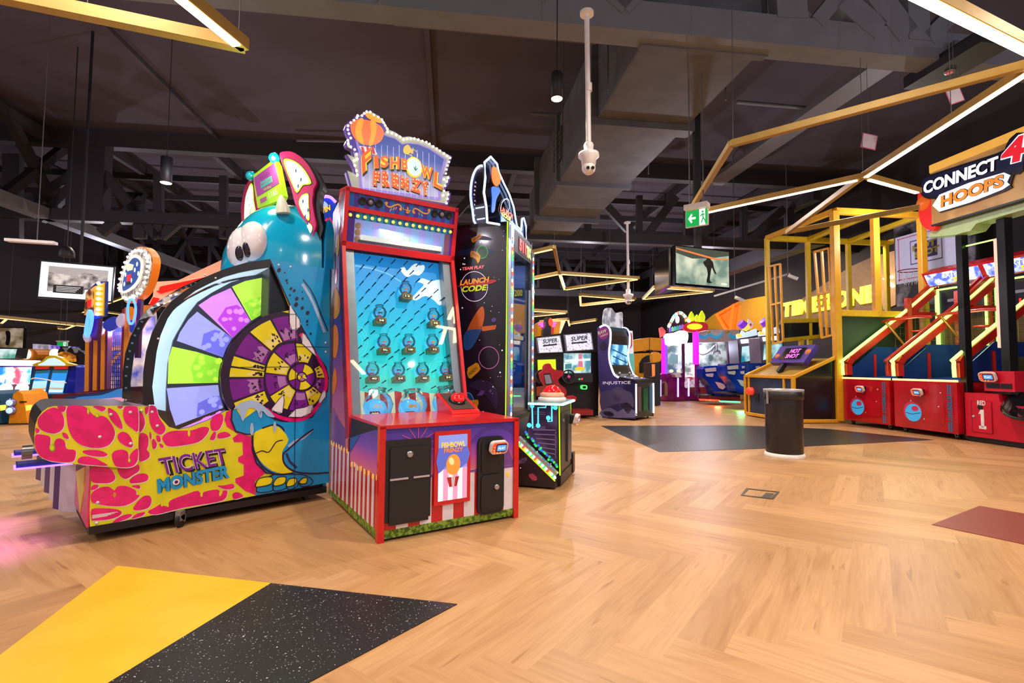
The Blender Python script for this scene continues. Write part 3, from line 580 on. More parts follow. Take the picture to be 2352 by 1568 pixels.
    for i in range(9):
        a0 = 66 + i*36.5; m.dec(MS, MS.pxs(z2(*ring(a0, a0+34, ri2, ro2))), 6, yel if i % 2 == 0 else pur)
        m.dec(MS, MS.pxs(z2(*ring(a0+3, a0+31, lambda a: 118, lambda a: 118 + (ro2(a)-118)*.4))), 7, yeL if i % 2 == 0 else puL)
        rnd = random.Random(40+i)
        for k in range(6):
            a = a0 + 3 + rnd.random()*28; r = 190 if 100 < a < 300 else 140; r += rnd.random()*40 - 20; m.dec(MS, MS.pxs(z2(*ell2(C[0] + r*math.cos(math.radians(a)), C[1] - r*math.sin(math.radians(a)), 5+rnd.random()*8, 4+rnd.random()*4, -a, 8))), 8, navy)
    for i in range(6): m.dec(MS, MS.pxs(z2(*ring(20+i*60, 76+i*60, lambda a: 38, lambda a: 92))), 6, pur if i % 2 else yel)
    for i in range(4): m.dec(MS, MS.pxs(z2(*ring(60+i*90, 140+i*90, lambda a: 6, lambda a: 28))), 7, yel if i % 2 else puL)
    for p in (((1955, -190), (1985, -150), (2030, -80), (2032, -25), (1975, -5), (1955, -60)), ((2050, 10), (2100, 70), (2140, 150), (2150, 188), (2080, 120), (2045, 90)), ((2165, 500), (2190, 440), (2215, 430), (2218, 470), (2180, 520)), ((1825, 560), (1880, 490), (1910, 460), (1918, 500), (1905, 590), (1850, 580)), ((1950, 610), (2000, 560), (2060, 550), (2125, 525), (2110, 590), (2040, 620), (1970, 620))):
        q = A_(z2, *p); m.dec(MS, smooth(q, 2), 9, white); stroke(m, MS, q, .006, 10, navy, True)
    # saliva on the arm, dots and gleams on the body
    m.dec(MS, smooth(A_(z2, (1555, 565), (1590, 525), (1680, 497), (1760, 530), (1850, 615), (1800, 612), (1760, 575), (1740, 620), (1720, 570), (1660, 555), (1620, 650), (1590, 560)), 3), 9, sky)
    for c, rx, ry in (((1685, 705), 14, 45), ((1850, 690), 11, 40), ((1750, 600), 10, 26)): m.dec(MS, MS.pxs([z2(q)[0] for q in ell2(*c, rx, ry)]), 9, sky)
    for x, y, a, b in ((1882, 943, 14, 18), (1937, 1016, 9, 11), (1942, 1035, 7, 8), (1968, 1075, 9, 12), (1992, 1090, 10, 13), (2010, 1148, 12, 16), (1960, 1122, 7, 8), (2052, 1147, 8, 10), (2005, 1190, 14, 18), (2050, 1215, 11, 15), (2088, 1250, 13, 17), (2085, 1310, 9, 12), (1925, 960, 6, 6), (2050, 1100, 5, 6), (2110, 1400, 8, 10), (2085, 1335, 6, 8)): m.dec(MS, MS.pxs(z1(*ell2(x, y, a, b, 30, 10))), 5, navy)
    for p, w, c in ((((2050, 1040), (2100, 1120), (2130, 1180), (2170, 1280), (2210, 1390)), .026, sky), (((2055, 1010), (2110, 1080), (2150, 1160), (2185, 1260), (2235, 1380)), .01, navy)): stroke(m, MS, A_(z1, *p), w, 5, c)
    stroke(m, MS, A_(z2, (1950, 830), (2000, 790), (2060, 770), (2125, 710)), .022, 5, sky); stroke(m, MS, A_(z2, (1935, 880), (1960, 940), (2010, 985)), .02, 5, mat('deep_blue_print', '#2a2a6a'))
    for p in (((2002, -120), (2002, 30), (1992, 1135)), ((1520, 262), (2000, 258)), ((2002, 112), (2240, 117)), ((1958, -120), (2002, -120))): stroke(m, MS, A_(z2, *p), .005, 11, bk)
    # title
    tx = [MS.px(*z2(q)[0]) for q in ((1040, 1040), (1515, 955), (1010, 915), (1010, 1170), (1528, 1055), (1003, 1065))]
    m.text(MS, 'TICKET', lerp(tx[0], (tx[0][0]+.02, tx[0][1]-.012), 1), (tx[1][0]+.012, tx[1][1]-.012), (tx[2][0]+.015, tx[2][1]-.012), bk, d=.005, bold=.05)
    m.text(MS, 'TICKET', *tx[:3], white, d=.0065, bold=.035); m.text(MS, 'TICKET', *tx[:3], pur, d=.008, bold=.012)
    m.text(MS, 'MONSTER', *tx[3:], bk, d=.005, bold=.075); m.text(MS, 'MONSTER', *tx[3:], teal, d=.007, bold=.045)
    c = MS.px(*z2((1142, 1085))[0]); m.dec(MS, circ(*c, .022), 8, white); m.dec(MS, circ(*c, .012), 9, pur); m.dec(MS, circ(*c, .006), 10, bk)
    for k in range(4): stroke(m, MS, A_(z6, (790, 1305+k*10), (1060-k*35, 1268+k*13)), .004, 4, white)
    bolts(m, MS, z6((1310, 198), (1425, 212), (1480, 358), (850, 1170), (840, 1388)) + z1((1882, 905), (1968, 918)) + z2((1600, 550), (1552, 322), (2075, 340), (2220, 85), (2220, 150)))
    m.build('side_panel', t, 'pink and blue printed side with the game title')
    # wheel behind the window
    D = -.2; wd_ = MS.off(D); m = MB(); ink = lit('wheel_ink', '#1f2344', .05)
    disc = wd_.pxs([(383, 990), (382, 900), (386, 835), (398, 782), (407, 765), (432, 722), (455, 693), (487, 672), (531, 648), (582, 632), (640, 622), (690, 700), (690, 760), (560, 940), (470, 985), (410, 1000)])
    m.prism(wd_, disc, -.03, 0, ink); cols = {}
    bl, bl2 = lit('wheel_blue', '#A9A6F2', .8), lit('wheel_blue_bubbles', '#706be6', .8); gr, gr2 = lit('wheel_green', '#C2F03c', .8), lit('wheel_green_bubbles', '#98e31c', .8); mg, mg2 = lit('wheel_magenta', '#E58BF2', .8), lit('wheel_magenta_bubbles', '#c531dc', .8)
    W_ = lambda zz, *p: wd_.pxs(zz(*p))
    segs = ((z1, bl2, bl2, ((1800, 995), (1830, 985), (1895, 1080), (1950, 1225), (1840, 1240)), ((1810, 1100), (1900, 1120), (1945, 1225), (1845, 1235))), (z1, gr, gr2, ((1545, 1060), (1640, 1020), (1790, 990), (1815, 1120), (1835, 1230), (1760, 1260), (1685, 1305)), ((1630, 1180), (1700, 1140), (1780, 1130), (1818, 1130), (1835, 1228), (1760, 1258), (1687, 1300))),
        (z1, mg, mg2, ((1303, 1195), (1400, 1130), (1535, 1070), (1680, 1308), (1610, 1370), (1550, 1430)), ((1440, 1300), (1500, 1210), (1580, 1190), (1625, 1220), (1678, 1308), (1608, 1370), (1550, 1428))), (z1, bl, bl2, ((1148, 1450), (1170, 1390), (1230, 1300), (1295, 1240), (1545, 1430), (1505, 1500), (1480, 1568)), ((1320, 1510), (1340, 1400), (1420, 1370), (1480, 1385), (1545, 1432), (1505, 1500), (1480, 1566))),
        (z2, gr, gr2, ((1082, 380), (1088, 200), (1115, 112), (1290, 150), (1470, 205), (1450, 290), (1445, 372)), ((1270, 370), (1250, 260), (1290, 180), (1310, 158), (1468, 206), (1450, 290), (1445, 370))), (z2, bl, bl2, ((1075, 412), (1445, 388), (1455, 460), (1482, 552), (1140, 682), (1098, 560)), ((1290, 620), (1300, 520), (1400, 470), (1456, 465), (1480, 552))), (z2, mg, mg2, ((1165, 705), (1500, 565), (1380, 640), (1250, 695)), ((1330, 650), (1500, 566), (1380, 640))))
    for i, (zz, c1, c2, p, q) in enumerate(segs):
        m.dec(wd_, W_(zz, *p), 1, c1); m.dec(wd_, W_(zz, *q), 2, c2); pu = W_(zz, *q); cx = sum(a for a, b in pu)/len(pu); cy = sum(b for a, b in pu)/len(pu); rnd = random.Random(i+9)
        for k in range(14):
            v = pu[rnd.randrange(len(pu))]; f_ = .25+.6*rnd.random(); m.dec(wd_, circ(cx + (v[0]-cx)*f_, cy + (v[1]-cy)*f_, .012+.012*rnd.random(), n=10), 3, c1)
    m.build('prize_wheel', t, 'blue, green and magenta segmented wheel')
    # lit inner rim, black arch, clear cover
    win = MS.pxs([(360, 945), (368, 958), (388, 980), (410, 986), (439, 980), (480, 964), (518, 943), (512, 913), (505.6, 872), (508.7, 840), (528, 795), (563, 757), (614, 722), (662, 712), (640, 660), (620, 615)])
    inner = MS.pxs([(354, 929), (349, 888), (359, 808), (368, 770), (384.4, 731.4), (402, 706), (422.6, 686.7), (448, 668), (480, 651.6), (515, 636), (550, 626), (585, 619), (620, 614)]); outer = MS.pxs([(328.6, 929), (330, 856), (336.6, 808), (351, 760), (371.6, 718.6), (392, 693), (416, 674), (440, 657), (464, 642), (490, 628), (518.3, 616.6), (565, 603), (619, 595)])
    m = MB(); arch = outer + inner[::-1]; m.prism(MS, arch, -.02, .012, bk); bolts(m, MS, z1((1425, 1000), (1012, 1436)) + [(470, 632)], .009, base=.012); m.build('window_arch', t, bevel=.004)
    m = MB(); m.prism(MS, arch, -TH, -TH+.03, bk); m.build('rear_arch', t)
    m = MB(); rim = lit('rim_glow', '#d5e8f6', .75); n = len(inner)
    m.add([MS.P(a, b, -.02) for a, b in inner] + [MS.P(a+.02, b-.015, -.36) for a, b in inner], [[i, i+1, n+i+1, n+i] for i in range(n-1)], rim)
    m.add([MS.P(a+.03, b-.03, -.35) for a, b in inner + [(1.05, .75), (.33, .75)]], [list(range(n+2))], rim); m.build('wheel_housing', t)
    gl = glass('clear_acrylic', '#eef8ff', .93); m = MB(); n = len(outer)
    m.add([MS.P(a, b, -.02) for a, b in outer] + [MS.P(a, b, -TH+.03) for a, b in outer], [[i, i+1, n+i+1, n+i] for i in range(n-1)], gl)
    m.build('clear_cover', t); m = MB(); m.add([MS.P(a, b, -.012) for a, b in inner + win[::-1]], [list(range(len(inner)+len(win)))], gl); m.build('window_glass', t)
    m = MB(); sv = mat('strip_silver', '#c9ced6', rough=.25, metal=.6)
    for i in range(26):
        k = i/25*(n-2); a = lerp(outer[int(k)], outer[int(k)+1], k % 1); m.ball(MS.P(a[0]+.012, a[1]-.012, -TH+.08), .011, sv, nu=8, nv=6)
    m.build('bulb_strip', t)
    # cabinet carcass
    m = MB(); m.prism(MS, [(.0, .06), (1.62, .06), (1.62, 2.08), (1.1, 2.08), (1.08, 1.35), (.9, .7), (.3, .88), (0, .88)], -TH, -.2, bk); m.box(MS, 0, 1.64, .06, .112, -TH, .004, bk); m.build('cabinet', t)
    m = MB(); m.box(MS, 1.1, 1.6, .11, 2.08, -.2, -.03, bk); m.box(MS, 0, 1.1, .11, .6, -.2, -.03, bk); m.build('cabinet_frame', t)
    # arm console
    arm = z6((385, 148), (1240, 145), (1268, 152), (1285, 180), (1283, 450), (1280, 700), (1262, 760), (1235, 788), (1190, 800), (1100, 803), (800, 780), (400, 742), (330, 728), (290, 715), (245, 690), (215, 660), (193, 615), (180, 570), (178, 470), (190, 350), (215, 270), (260, 210), (320, 165)); ap = MS.off(.03).pxs(arm)
    m = MB(); m.prism(MS, ap, .0, .03, lime, bk); m_[0] = m
    for p in (((215, 290), (260, 230), (330, 180), (400, 165), (470, 220), (497, 320), (470, 400), (390, 440), (290, 420), (225, 370)), ((425, 150), (500, 150), (515, 170), (490, 210), (450, 200)), ((535, 150), (700, 150), (760, 200), (830, 260), (900, 250), (960, 290), (1020, 380), (1030, 460), (980, 550), (880, 590), (760, 585), (640, 540), (560, 440), (525, 300)), ((800, 150), (900, 150), (935, 175), (900, 205), (850, 185)), ((960, 170), (1000, 180), (1060, 230), (1105, 330), (1110, 390), (1060, 370), (1000, 310), (965, 240)), ((1060, 150), (1120, 150), (1100, 175), (1070, 170)), ((1150, 150), (1245, 150), (1278, 190), (1278, 410), (1220, 390), (1150, 330), (1118, 250), (1125, 180)), ((1065, 450), (1110, 420), (1170, 440), (1215, 510), (1220, 575), (1180, 585), (1110, 550), (1065, 500)), ((195, 378), (235, 400), (225, 430), (195, 430)),
              ((188, 460), (260, 450), (340, 470), (350, 520), (345, 590), (380, 620), (395, 520), (440, 490), (500, 520), (520, 600), (610, 615), (615, 680), (575, 740), (400, 736), (290, 708), (220, 652), (188, 570)), ((475, 430), (520, 440), (545, 490), (515, 495), (485, 470)), ((690, 625), (760, 612), (880, 620), (955, 660), (900, 685), (780, 675), (710, 650)), ((650, 700), (720, 680), (820, 700), (900, 740), (955, 780), (800, 774), (650, 755)), ((1000, 660), (1040, 620), (1120, 610), (1170, 640), (1180, 720), (1195, 660), (1230, 620), (1275, 600), (1275, 700), (1250, 760), (1190, 794), (1060, 792), (1015, 740))): wb(z6, *p, base=.03)
    AF = MS.off(.03)
    for c, rx, ry in (((750, 205), 14, 34), ((845, 250), 24, 22), ((368, 590), 32, 40), ((1185, 725), 16, 24)): m.dec(AF, AF.pxs([z6(q)[0] for q in ell2(*c, rx, ry)]), 3, grn); m.dec(AF, AF.pxs([z6(q)[0] for q in ell2(c[0]-3, c[1]-3, rx*.7, ry*.75)]), 4, lime)
    bolts(m, AF, z6((988, 238), (1195, 215), (872, 475), (1198, 546))); o = m.build('arm_panel', t, 'pink slime printed end plate')
    # console body runs across the machine behind the plate
    m = MB(); m.prism(MS, [(a, b) for a, b in ap], -TH-.02, 0, bk); m.build('console', t)
    m = MB(); m.tube([MS.P(ap[17][0]-.0, .62, -.16), MS.P(ap[17][0]-.05, .62, -.16)], .045, mat('knob_steel', '#77757c', rough=.3, metal=.8), 14); m.build('ball_chute_ring', t)
    ME = Fr(M0, MS.n); m = MB(); m.box(ME, -TH, 0, .11, .56, 0, .012, pink); q = lambda x, y: ME.px(*z2((x, y))[0])
    m.prism(ME, [q(440, 1010), (q(500, 1020)[0], .8), (q(500, 1020)[0]+.02, .3), q(470, 1310)], .012, .016, yel); m.prism(ME, [q(440, 1010), (q(500, 1020)[0], .8), q(505, 975), q(440, 965)], .012, .016, pur)
    m.build('end_panel', t)
    # ticket doors beyond the end and their lit trays
    pw = mat('door_purple', '#3f2377', rough=.35); pl = mat('door_white', '#cfc9d6', rough=.4); og = mat('orange_print', '#c8642e', rough=.5)
    def slabpx(x0, x1, yb, yt, mt, dep, nm):
        a, b2 = fl(x0, yb), fl(x1, yb+4); f = Fr((a+b2)/2, b2-a); w = (b2-a).length; hz = at(x0, yt, a.y).z; m = MB(); m.box(f, -w/2, w/2, .05, hz, -dep, 0, mt); return m.build(nm, t, bevel=.004)
    slabpx(133, 176, 1188, 1020, pl, .05, 'ticket_door'); slabpx(120, 136, 1182, 1020, pw, .06, 'ticket_door'); slabpx(111, 121, 1160, 1030, pl, .05, 'ticket_door'); slabpx(100, 113, 1143, 1040, pw, .05, 'ticket_door'); slabpx(92, 101, 1125, 1040, pl, .05, 'ticket_door'); slabpx(81, 93, 1112, 1040, pw, .05, 'ticket_door')
    vio = lit('violet_led', '#7a55ff', 4.0)
    for x, y, Y, w in ((103, 1063, 3.45, .14), (78, 1038, 3.9, .11)):
        c = at(x, y, Y); f = Fr(c, MS.u); m = MB(); m.box(f, -w, w, -.015, .015, -.1, .05, mat('tray_blue', '#27308f', rough=.25)); o = m.build('ticket_tray', t, bevel=.006); m = MB(); m.box(f, -w, w, -.02, -.008, .05, .06, vio); m.box(f, -w-.01, -w, -.02, -.008, -.1, .05, vio); m.build('led_edge', o)
        lamp('SPOT', 'tray_glow', c + V((-.2, -.3, -.02)), 34, (.42, .10, 1), spot_size=math.radians(100), spot_blend=.8, shadow_soft_size=.05)
    # castors
    castor(t, MS.P(.52, 0, .01), .05); castor(t, MS.P(1.5, 0, -.12), .05); castor(t, MS.P(.52, 0, -.7), .05); castor(t, MS.P(1.5, 0, -.7), .05)
    # head dome
    tg = mat('teal_gloss', '#0AA0D0', rough=.16, coat=.6, noise=.03); m = MB(); vs = []; nu_, na = 22, 28
    for i in range(nu_+1):
        s = i/nu_; u = .86 + (1.54-.86)*s; k = (1 - (1-min(1, s*1.12))**2.3)**.5; w = .05 + (TH/2-.05)*k; hgt = .06 + .58*k**1.15; zb = 2.0 + .06*min(1, s*3)
        for j in range(na+1):
            a = math.pi*j/na; ca, sa = math.cos(a), math.sin(a); ex = .8
            vs.append(MS.P(u, zb + hgt*abs(sa)**ex, -TH/2 + w*math.copysign(abs(ca)**ex, ca)))
    m.add(vs, [[i*(na+1)+j, i*(na+1)+j+1, (i+1)*(na+1)+j+1, (i+1)*(na+1)+j] for i in range(nu_) for j in range(na)], tg, True)
    m.add(vs, [list(range(na, -1, -1)), list(range(nu_*(na+1), (nu_+1)*(na+1)))], tg)
    m.add([vs[i*(na+1)] for i in range(nu_+1)] + [vs[i*(na+1)+na] for i in range(nu_+1)], [[i, i+nu_+1, i+nu_+2, i+1] for i in range(nu_)], tg)
    hd = m.build('monster_head', t); ew = mat('eye_white', '#E4DEE8', rough=.15, coat=.5); ep = mat('pupil_black', '#26222c', rough=.15)
    AX = (MS.u, MS.n, UP)
    for c, dd, pp, pc in (((581, 559), -.2, (565, 574), .0), ((558, 572), -.42, (549, 582), -.16)):
        e = MS.off(dd); q = e.px(*c); cc = EYE + (MS.P(q[0], q[1], dd)-EYE)*(1+pc*.2); m = MB(); m.ball(cc, (.12, .15, .19), ew, AX); eo = m.build('eye', t)
        r = ray(*pp); o_ = EYE-cc; dl = V((r.dot(MS.u)/.12, r.dot(MS.n)/.15, r.z/.19)); ol = V((o_.dot(MS.u)/.12, o_.dot(MS.n)/.15, o_.z/.19)); A2 = dl.dot(dl); B2 = ol.dot(dl); C2 = ol.dot(ol)-1; ds = B2*B2-A2*C2
        if ds > 0: hit = EYE + r*((-B2-math.sqrt(ds))/A2)
        else: hit = cc - MS.u*.118
        nn = V(((hit-cc).dot(MS.u)/.0144, (hit-cc).dot(MS.n)/.0225, (hit-cc).z/.0361)); nw = (MS.u*nn.x + MS.n*nn.y + UP*nn.z).normalized()
        m = MB(); m.lathe(hit - nw*.012, nw, [(.034, 0), (.032, .012), (.02, .018), (.002, .021)], ep, 16, sc=(1, 1.9), x=nw.cross(UP)); m.build('pupil', eo)
    e = MS.off(-.1); q0 = e.px(650, 486); q1 = e.px(645, 447); m = MB(); b0 = MS.P(*q0, -.1); b1 = MS.P(*q1, -.1); ax = (b1-b0); m.lathe(b0 - ax*.1, ax, [(.062, 0), (.055, ax.length*.35), (.036, ax.length*.75), (.012, ax.length*1.05), (.002, ax.length*1.1)], mat('horn_ivory', '#d9dfd0', rough=.3), 18)
    m.build('horn', t); e = MS.off(-.62); q0 = e.px(584, 502); b0 = MS.P(*q0, -.62); m = MB(); m.lathe(b0 - UP*.04, UP - MS.u*.2, [(.05, 0), (.03, .08), (.003, .15)], mat('horn_ivory', '#d9dfd0'), 14); m.build('horn', t)
    # crown: middle display and two lit wings
    z5 = Z(520, 340, 5.227); CF = Fr(MS.P(1.29, 0, 0), MS.n); mgt = mat('crown_magenta', '#D1126f', rough=.25, coat=.4); cw = lit('crown_lamp', '#f2ffd8', 1.15)
    def wing(fr, outl, wins, nm, back):
        m = MB(); m.prism(fr, smooth(fr.pxs(z5(*outl)), 3), -.02, .02, mgt); m.prism(fr, [(a+back[0], b+back[1]) for a, b in smooth(fr.pxs(z5(*outl)), 3)], -.12, -.02, bk)
        for w_ in wins:
            q = smooth(fr.pxs(z5(*w_)), 3); cx = sum(a for a, b in q)/len(q); cy = sum(b for a, b in q)/len(q)
            m.prism(fr, [(cx+(a-cx)*1.07, cy+(b-cy)*1.05) for a, b in q], .02, .023, navy); m.prism(fr, q, .023, .026, lit('crown_lime', '#b8e61e', .7)); m.prism(fr, [(cx+(a-cx)*.86, cy+(b-cy)*.88) for a, b in q], .026, .029, cw)
            for dx, dy in ((-.1, .2), (.3, -.2), (.1, -.5)): m.dec(fr, ell2(cx+dx*.12, cy+dy*.2, .007, .02), 30, mat('blue_ink', '#2c4fae'))
        return m.build(nm, t)
    pA, pB = MS.P(1.29, 0, -.22), MS.P(1.515, 0, .0); RW = Fr(pA, pB-pA)
    wing(RW, ((650, 75), (740, 50), (820, 65), (920, 130), (1010, 240), (1080, 380), (1085, 440), (1055, 500), (1050, 560), (1040, 640), (1060, 800), (1085, 920), (1060, 1020), (1035, 1130), (1025, 1290), (990, 1120), (940, 930), (890, 800), (830, 660), (790, 500), (730, 330), (680, 200)), (((700, 160), (770, 145), (880, 200), (970, 300), (1030, 420), (1000, 450), (930, 460), (860, 550), (800, 440), (740, 300)), ((890, 620), (930, 570), (995, 560), (1000, 680), (1010, 860), (980, 870), (930, 800), (885, 690)), ((980, 915), (1010, 910), (1045, 960), (1020, 1040), (990, 1000))), 'crown_wing', (.05, -.02))
    wing(CF, ((330, 340), (290, 400), (240, 500), (210, 640), (200, 780), (215, 930), (250, 900), (390, 790), (380, 650), (370, 420)), (((325, 430), (350, 470), (360, 640), (380, 780), (300, 840), (250, 890), (245, 760), (260, 600), (290, 500)),), 'crown_wing', (0, 0))
    m = MB(); q = CF.pxs(z5((385, 340), (640, 150), (680, 230), (755, 590), (740, 630), (440, 735), (400, 500))); m.prism(CF, q, .01, .05, lit('display_lime', '#9fc41c', .35)); q = CF.pxs(z5((395, 375), (640, 200), (665, 260), (705, 440), (440, 600))); m.prism(CF, q, .05, .054, lit('display_purple', '#93338f', .35)); q = CF.pxs(z5((480, 430), (610, 355), (622, 425), (488, 505))); m.prism(CF, q, .054, .057, lit('display_teal', '#3f8a8f', .4))
    T_ = lambda a: CF.px(*z5(a)[0]); m.text(CF, 'TICKET', T_((480, 410)), T_((605, 335)), T_((470, 375)), lit('display_ink', '#6e2a78', .2), d=.056); m.text(CF, 'MONSTER', T_((492, 480)), T_((615, 410)), T_((488, 450)), lit('display_ink2', '#9a4e9c', .3), d=.059)
    m.text(CF, 'WIN', T_((520, 535)), T_((610, 495)), T_((515, 505)), lit('display_lime', '#9fc41c'), d=.056); m.text(CF, '1165', T_((585, 620)), T_((690, 570)), T_((570, 550)), lit('display_grey', '#c9cfae', .5), d=.053, bold=.03)
    q = CF.pxs(z5((470, 630), (550, 590), (555, 640), (480, 680))); m.prism(CF, q, .05, .053, lit('display_pink', '#a34f93', .3)); m.build('crown_display', t, 'purple and lime display panel')
    for p in ((642, 140), (356, 352)): m = MB(); m.ball(CF.P(*CF.px(*z5(p)[0]), .05), .05, tg, nu=12, nv=8); m.build('crown_claw', t)
    # back tower
    m = MB(); m.prism(MS, [(1.56, 2.08), (1.65, 2.08), (1.65, 2.42), (1.63, 2.5), (1.6, 2.54), (1.57, 2.42)], -TH, 0, teal); m.box(MS, 1.62, 1.65, .06, 2.08, -TH, -.03, teal); m.build('back_tower', t, bevel=.01)
    lamp('POINT', 'crown_glow', MS.P(1.15, 3.05, -.3), 22, (.55, 1, .35), shadow_soft_size=.15)
monster()
# ------------------------------------------------------------------ the ball drop game with fish bowls
def fishbowl():
    A = fl(870, 1247); FB = Fr(A, (.836, .549, 0)); FL = Fr(A, FB.n); Wd = 1.115
    t = thing('ball_drop_arcade_machine', 'tall red framed ball drop game with glass fish bowls on a turquoise board', 'arcade machine', FB.P(.55, 0, -.6))
    FR_ = Fr(FB.P(Wd, 0, 0), -FB.n)
    red = mat('machine_red', '#D3161d', rough=.25, coat=.4); bk = mat('machine_black', '#17121a', rough=.4); doorb = mat('door_black_powder', '#1c1a1e', rough=.55, bump=.15, scale=120)
    z3, z4, z8, zp = Z(740, 240, 3.408), Z(740, 660, 2.613), Z(780, 240, 6.03), Z(740, 480, 2.959)
    wht = mat('stripe_white', '#E2DCEA', rough=.3, coat=.2); rst = mat('stripe_red', '#C2202a', rough=.3, coat=.2)
    dusk = gradz('dusk_print', [(0, '#c96a78'), (.25, '#b34f9a'), (.55, '#6a3fb0'), (1, '#2f2f8c')], .42, .78, .12)
    dusk2 = gradz('dusk_print_tall', [(0, '#d07a86'), (.2, '#a85fa8'), (.45, '#3c43a8'), (.8, '#27307f'), (1, '#1c2466')], .5, 2.6)
    bulb = lit('printed_bulb', '#F5B53a', .35); grs = mottled('grass_print', '#3f5c17', '#86a534', 40, rough=.5); dkv = mat('violet_print', '#7a4a9e', rough=.3)
    # ---- lower box
    def stripes(m, fr, u0, u1, v0, v1, n, base):
        for i in range(n):
            a, b = u0 + (u1-u0)*i/n, u0 + (u1-u0)*(i+1)/n; m.box(fr, a, b, v0, v1, base, base+.0015, rst if i % 2 == 0 else wht)
    m = MB(); m.box(FB, .0, Wd, .03, .775, -.74, -.006, bk); m.box(FB, .03, Wd-.03, .0, .03, -.7, -.05, bk); m.build('lower_cabinet', t)
    m = MB(); m.box(FB, .03, Wd-.03, .40, .765, -.006, 0, dusk); stripes(m, FB, .03, Wd-.03, .07, .42, 12, 0); m.box(FB, .03, Wd-.03, .02, .075, 0, .003, grs); m.box(FB, .03, Wd-.03, .4, .418, .002, .004, dkv)
    for i in range(9): m.prism(FB, ell2(.09 + i*.118, .36 + .012*math.sin(i*2.1), .013, .022, 0, 10), .002, .005, bulb)
    c = (.27, .655)
    for k in range(12):
        a = math.radians(k*30); stroke(m, FB, [(c[0]+.02*math.cos(a), c[1]+.02*math.sin(a)), (c[0]+.14*math.cos(a), min(.76, c[1]+.12*math.sin(a)))], .006, 3, mat('wheel_pink', '#d0509e'))
    for k in range(3): stroke(m, FB, circ(.92, .56, .2+.014*k, .16+.012*k, 20, 10, 160), .004, 3, mat('coaster_violet', '#5a2f80'))
    for x in (.6, .86, 1.03): m.dec(FB, [(x-.07, .42), (x, .56), (x+.07, .42)], 2, dkv)
    m.build('front_print', t, 'striped fairground print')
    m = MB(); m.prism(FL, [(0, .04), (0, .765), (-.16, .74), (-.72, .62), (-.72, .06)], -.012, .006, dusk); F2 = FL.off(.006); stripes(m, F2, -.72, 0, .075, .44, 14, 0); m.prism(F2, [(0, .02), (0, .075), (-.72, .085), (-.72, .03)], .0, .003, grs)
    m.dec(F2, [(-.72, .62), (-.45, .675), (-.72, .5)], 3, mat('tent_blue', '#1f5db0')); 
    for i in range(8): m.prism(F2, ell2(-.05 - i*.088, .43 - .012*(i % 2), .012, .02, 0, 8), .002, .005, bulb)
    m.build('side_print', t); m = MB(); m.prism(FR_, [(0, .04), (0, .765), (.74, .765), (.74, .04)], -.01, .004, dusk); m.build('side_print', t)
    m = MB(); m.box(FB, -.014, .03, 0.0, .78, -.03, .016, red); m.box(FB, Wd-.03, Wd+.014, 0.0, .78, -.03, .016, red); m.box(FB, -.014, Wd+.014, .765, .79, -.03, .016, red); m.build('red_trim', t, bevel=.006)
    m = MB(); m.prism(FL, [(0, .775), (0, .79), (-.75, .80), (-.75, .775)], -Wd, 0, red); m.build('shelf', t)
    q = FB.pxs(z4((378, 920), (650, 905), (650, 1365), (630, 1370), (628, 1385), (380, 1410))); u0, u1 = q[0][0], q[1][0]; v0, v1 = q[5][1], q[0][1]
    m = MB(); m.box(FB, u0, u1, v0, v1, 0, .018, doorb); o = m.build('ticket_door', t, bevel=.004); m = MB(); m.box(FB, u0+.03, u1-.02, v0-.02, v1-.05, .018, .03, doorb); m.build('door_panel', o, bevel=.006)
    m = MB(); um = (u0+u1)/2; m.lathe(FB.P(um, v1-.1, .03), FB.n, [(.022, 0), (.022, .012), (.012, .013)], mat('lock_steel', '#b9b7c4', rough=.25, metal=.8), 16); m.build('lock', o)
    m = MB(); m.box(FB, um-.14, um-.01, v1-.27, v1-.258, .03, .038, mat('slot_steel', '#cfc6dc', rough=.3, metal=.5)); m.build('ticket_slot', o); m = MB(); m.box(FB, um+.03, um+.15, v1-.27, v1-.258, .03, .038, mat('slot_steel')); m.build('ticket_slot', o)
    # centre poster (the printed figure is left out: plain fairground print)
    q = FB.pxs(z4((670, 865), (885, 850), (885, 1275), (690, 1292))); u0, u1, v0, v1 = q[0][0], q[1][0], q[2][1], q[1][1]
    m = MB(); m.box(FB, u0, u1, v0, v1, 0, .02, red); o = m.build('poster_frame', t, bevel=.005); m = MB(); pu = (u0+.03, u1-.03, v0+.03, v1-.03); m.box(FB, *pu, .02, .023, lit('poster_blue', '#7f95e6', .5))
    F3 = FB.off(.023)
    for i in range(6):
        w = (pu[1]-pu[0])/6; m.dec(F3, [(pu[0]+w*i, pu[2]), (pu[0]+w*(i+1), pu[2]), (pu[0]+w*(i+1), pu[2]+(pu[3]-pu[2])*.48), (pu[0]+w*i, pu[2]+(pu[3]-pu[2])*.48)], 1, lit('poster_pink', '#e59ac0', .5) if i % 2 else lit('poster_white', '#eeeaf8', .5))
    m.dec(F3, smooth([(pu[0], pu[2]+.2), (pu[0]+.06, pu[2]+.25), (pu[0]+.12, pu[2]+.21), (pu[1], pu[2]+.26), (pu[1], pu[3]-.09), (pu[0], pu[3]-.09)], 2), 2, lit('poster_sky', '#5566c8', .5))
    cx = (pu[0]+pu[1])/2; cy = (pu[2]+pu[3])/2
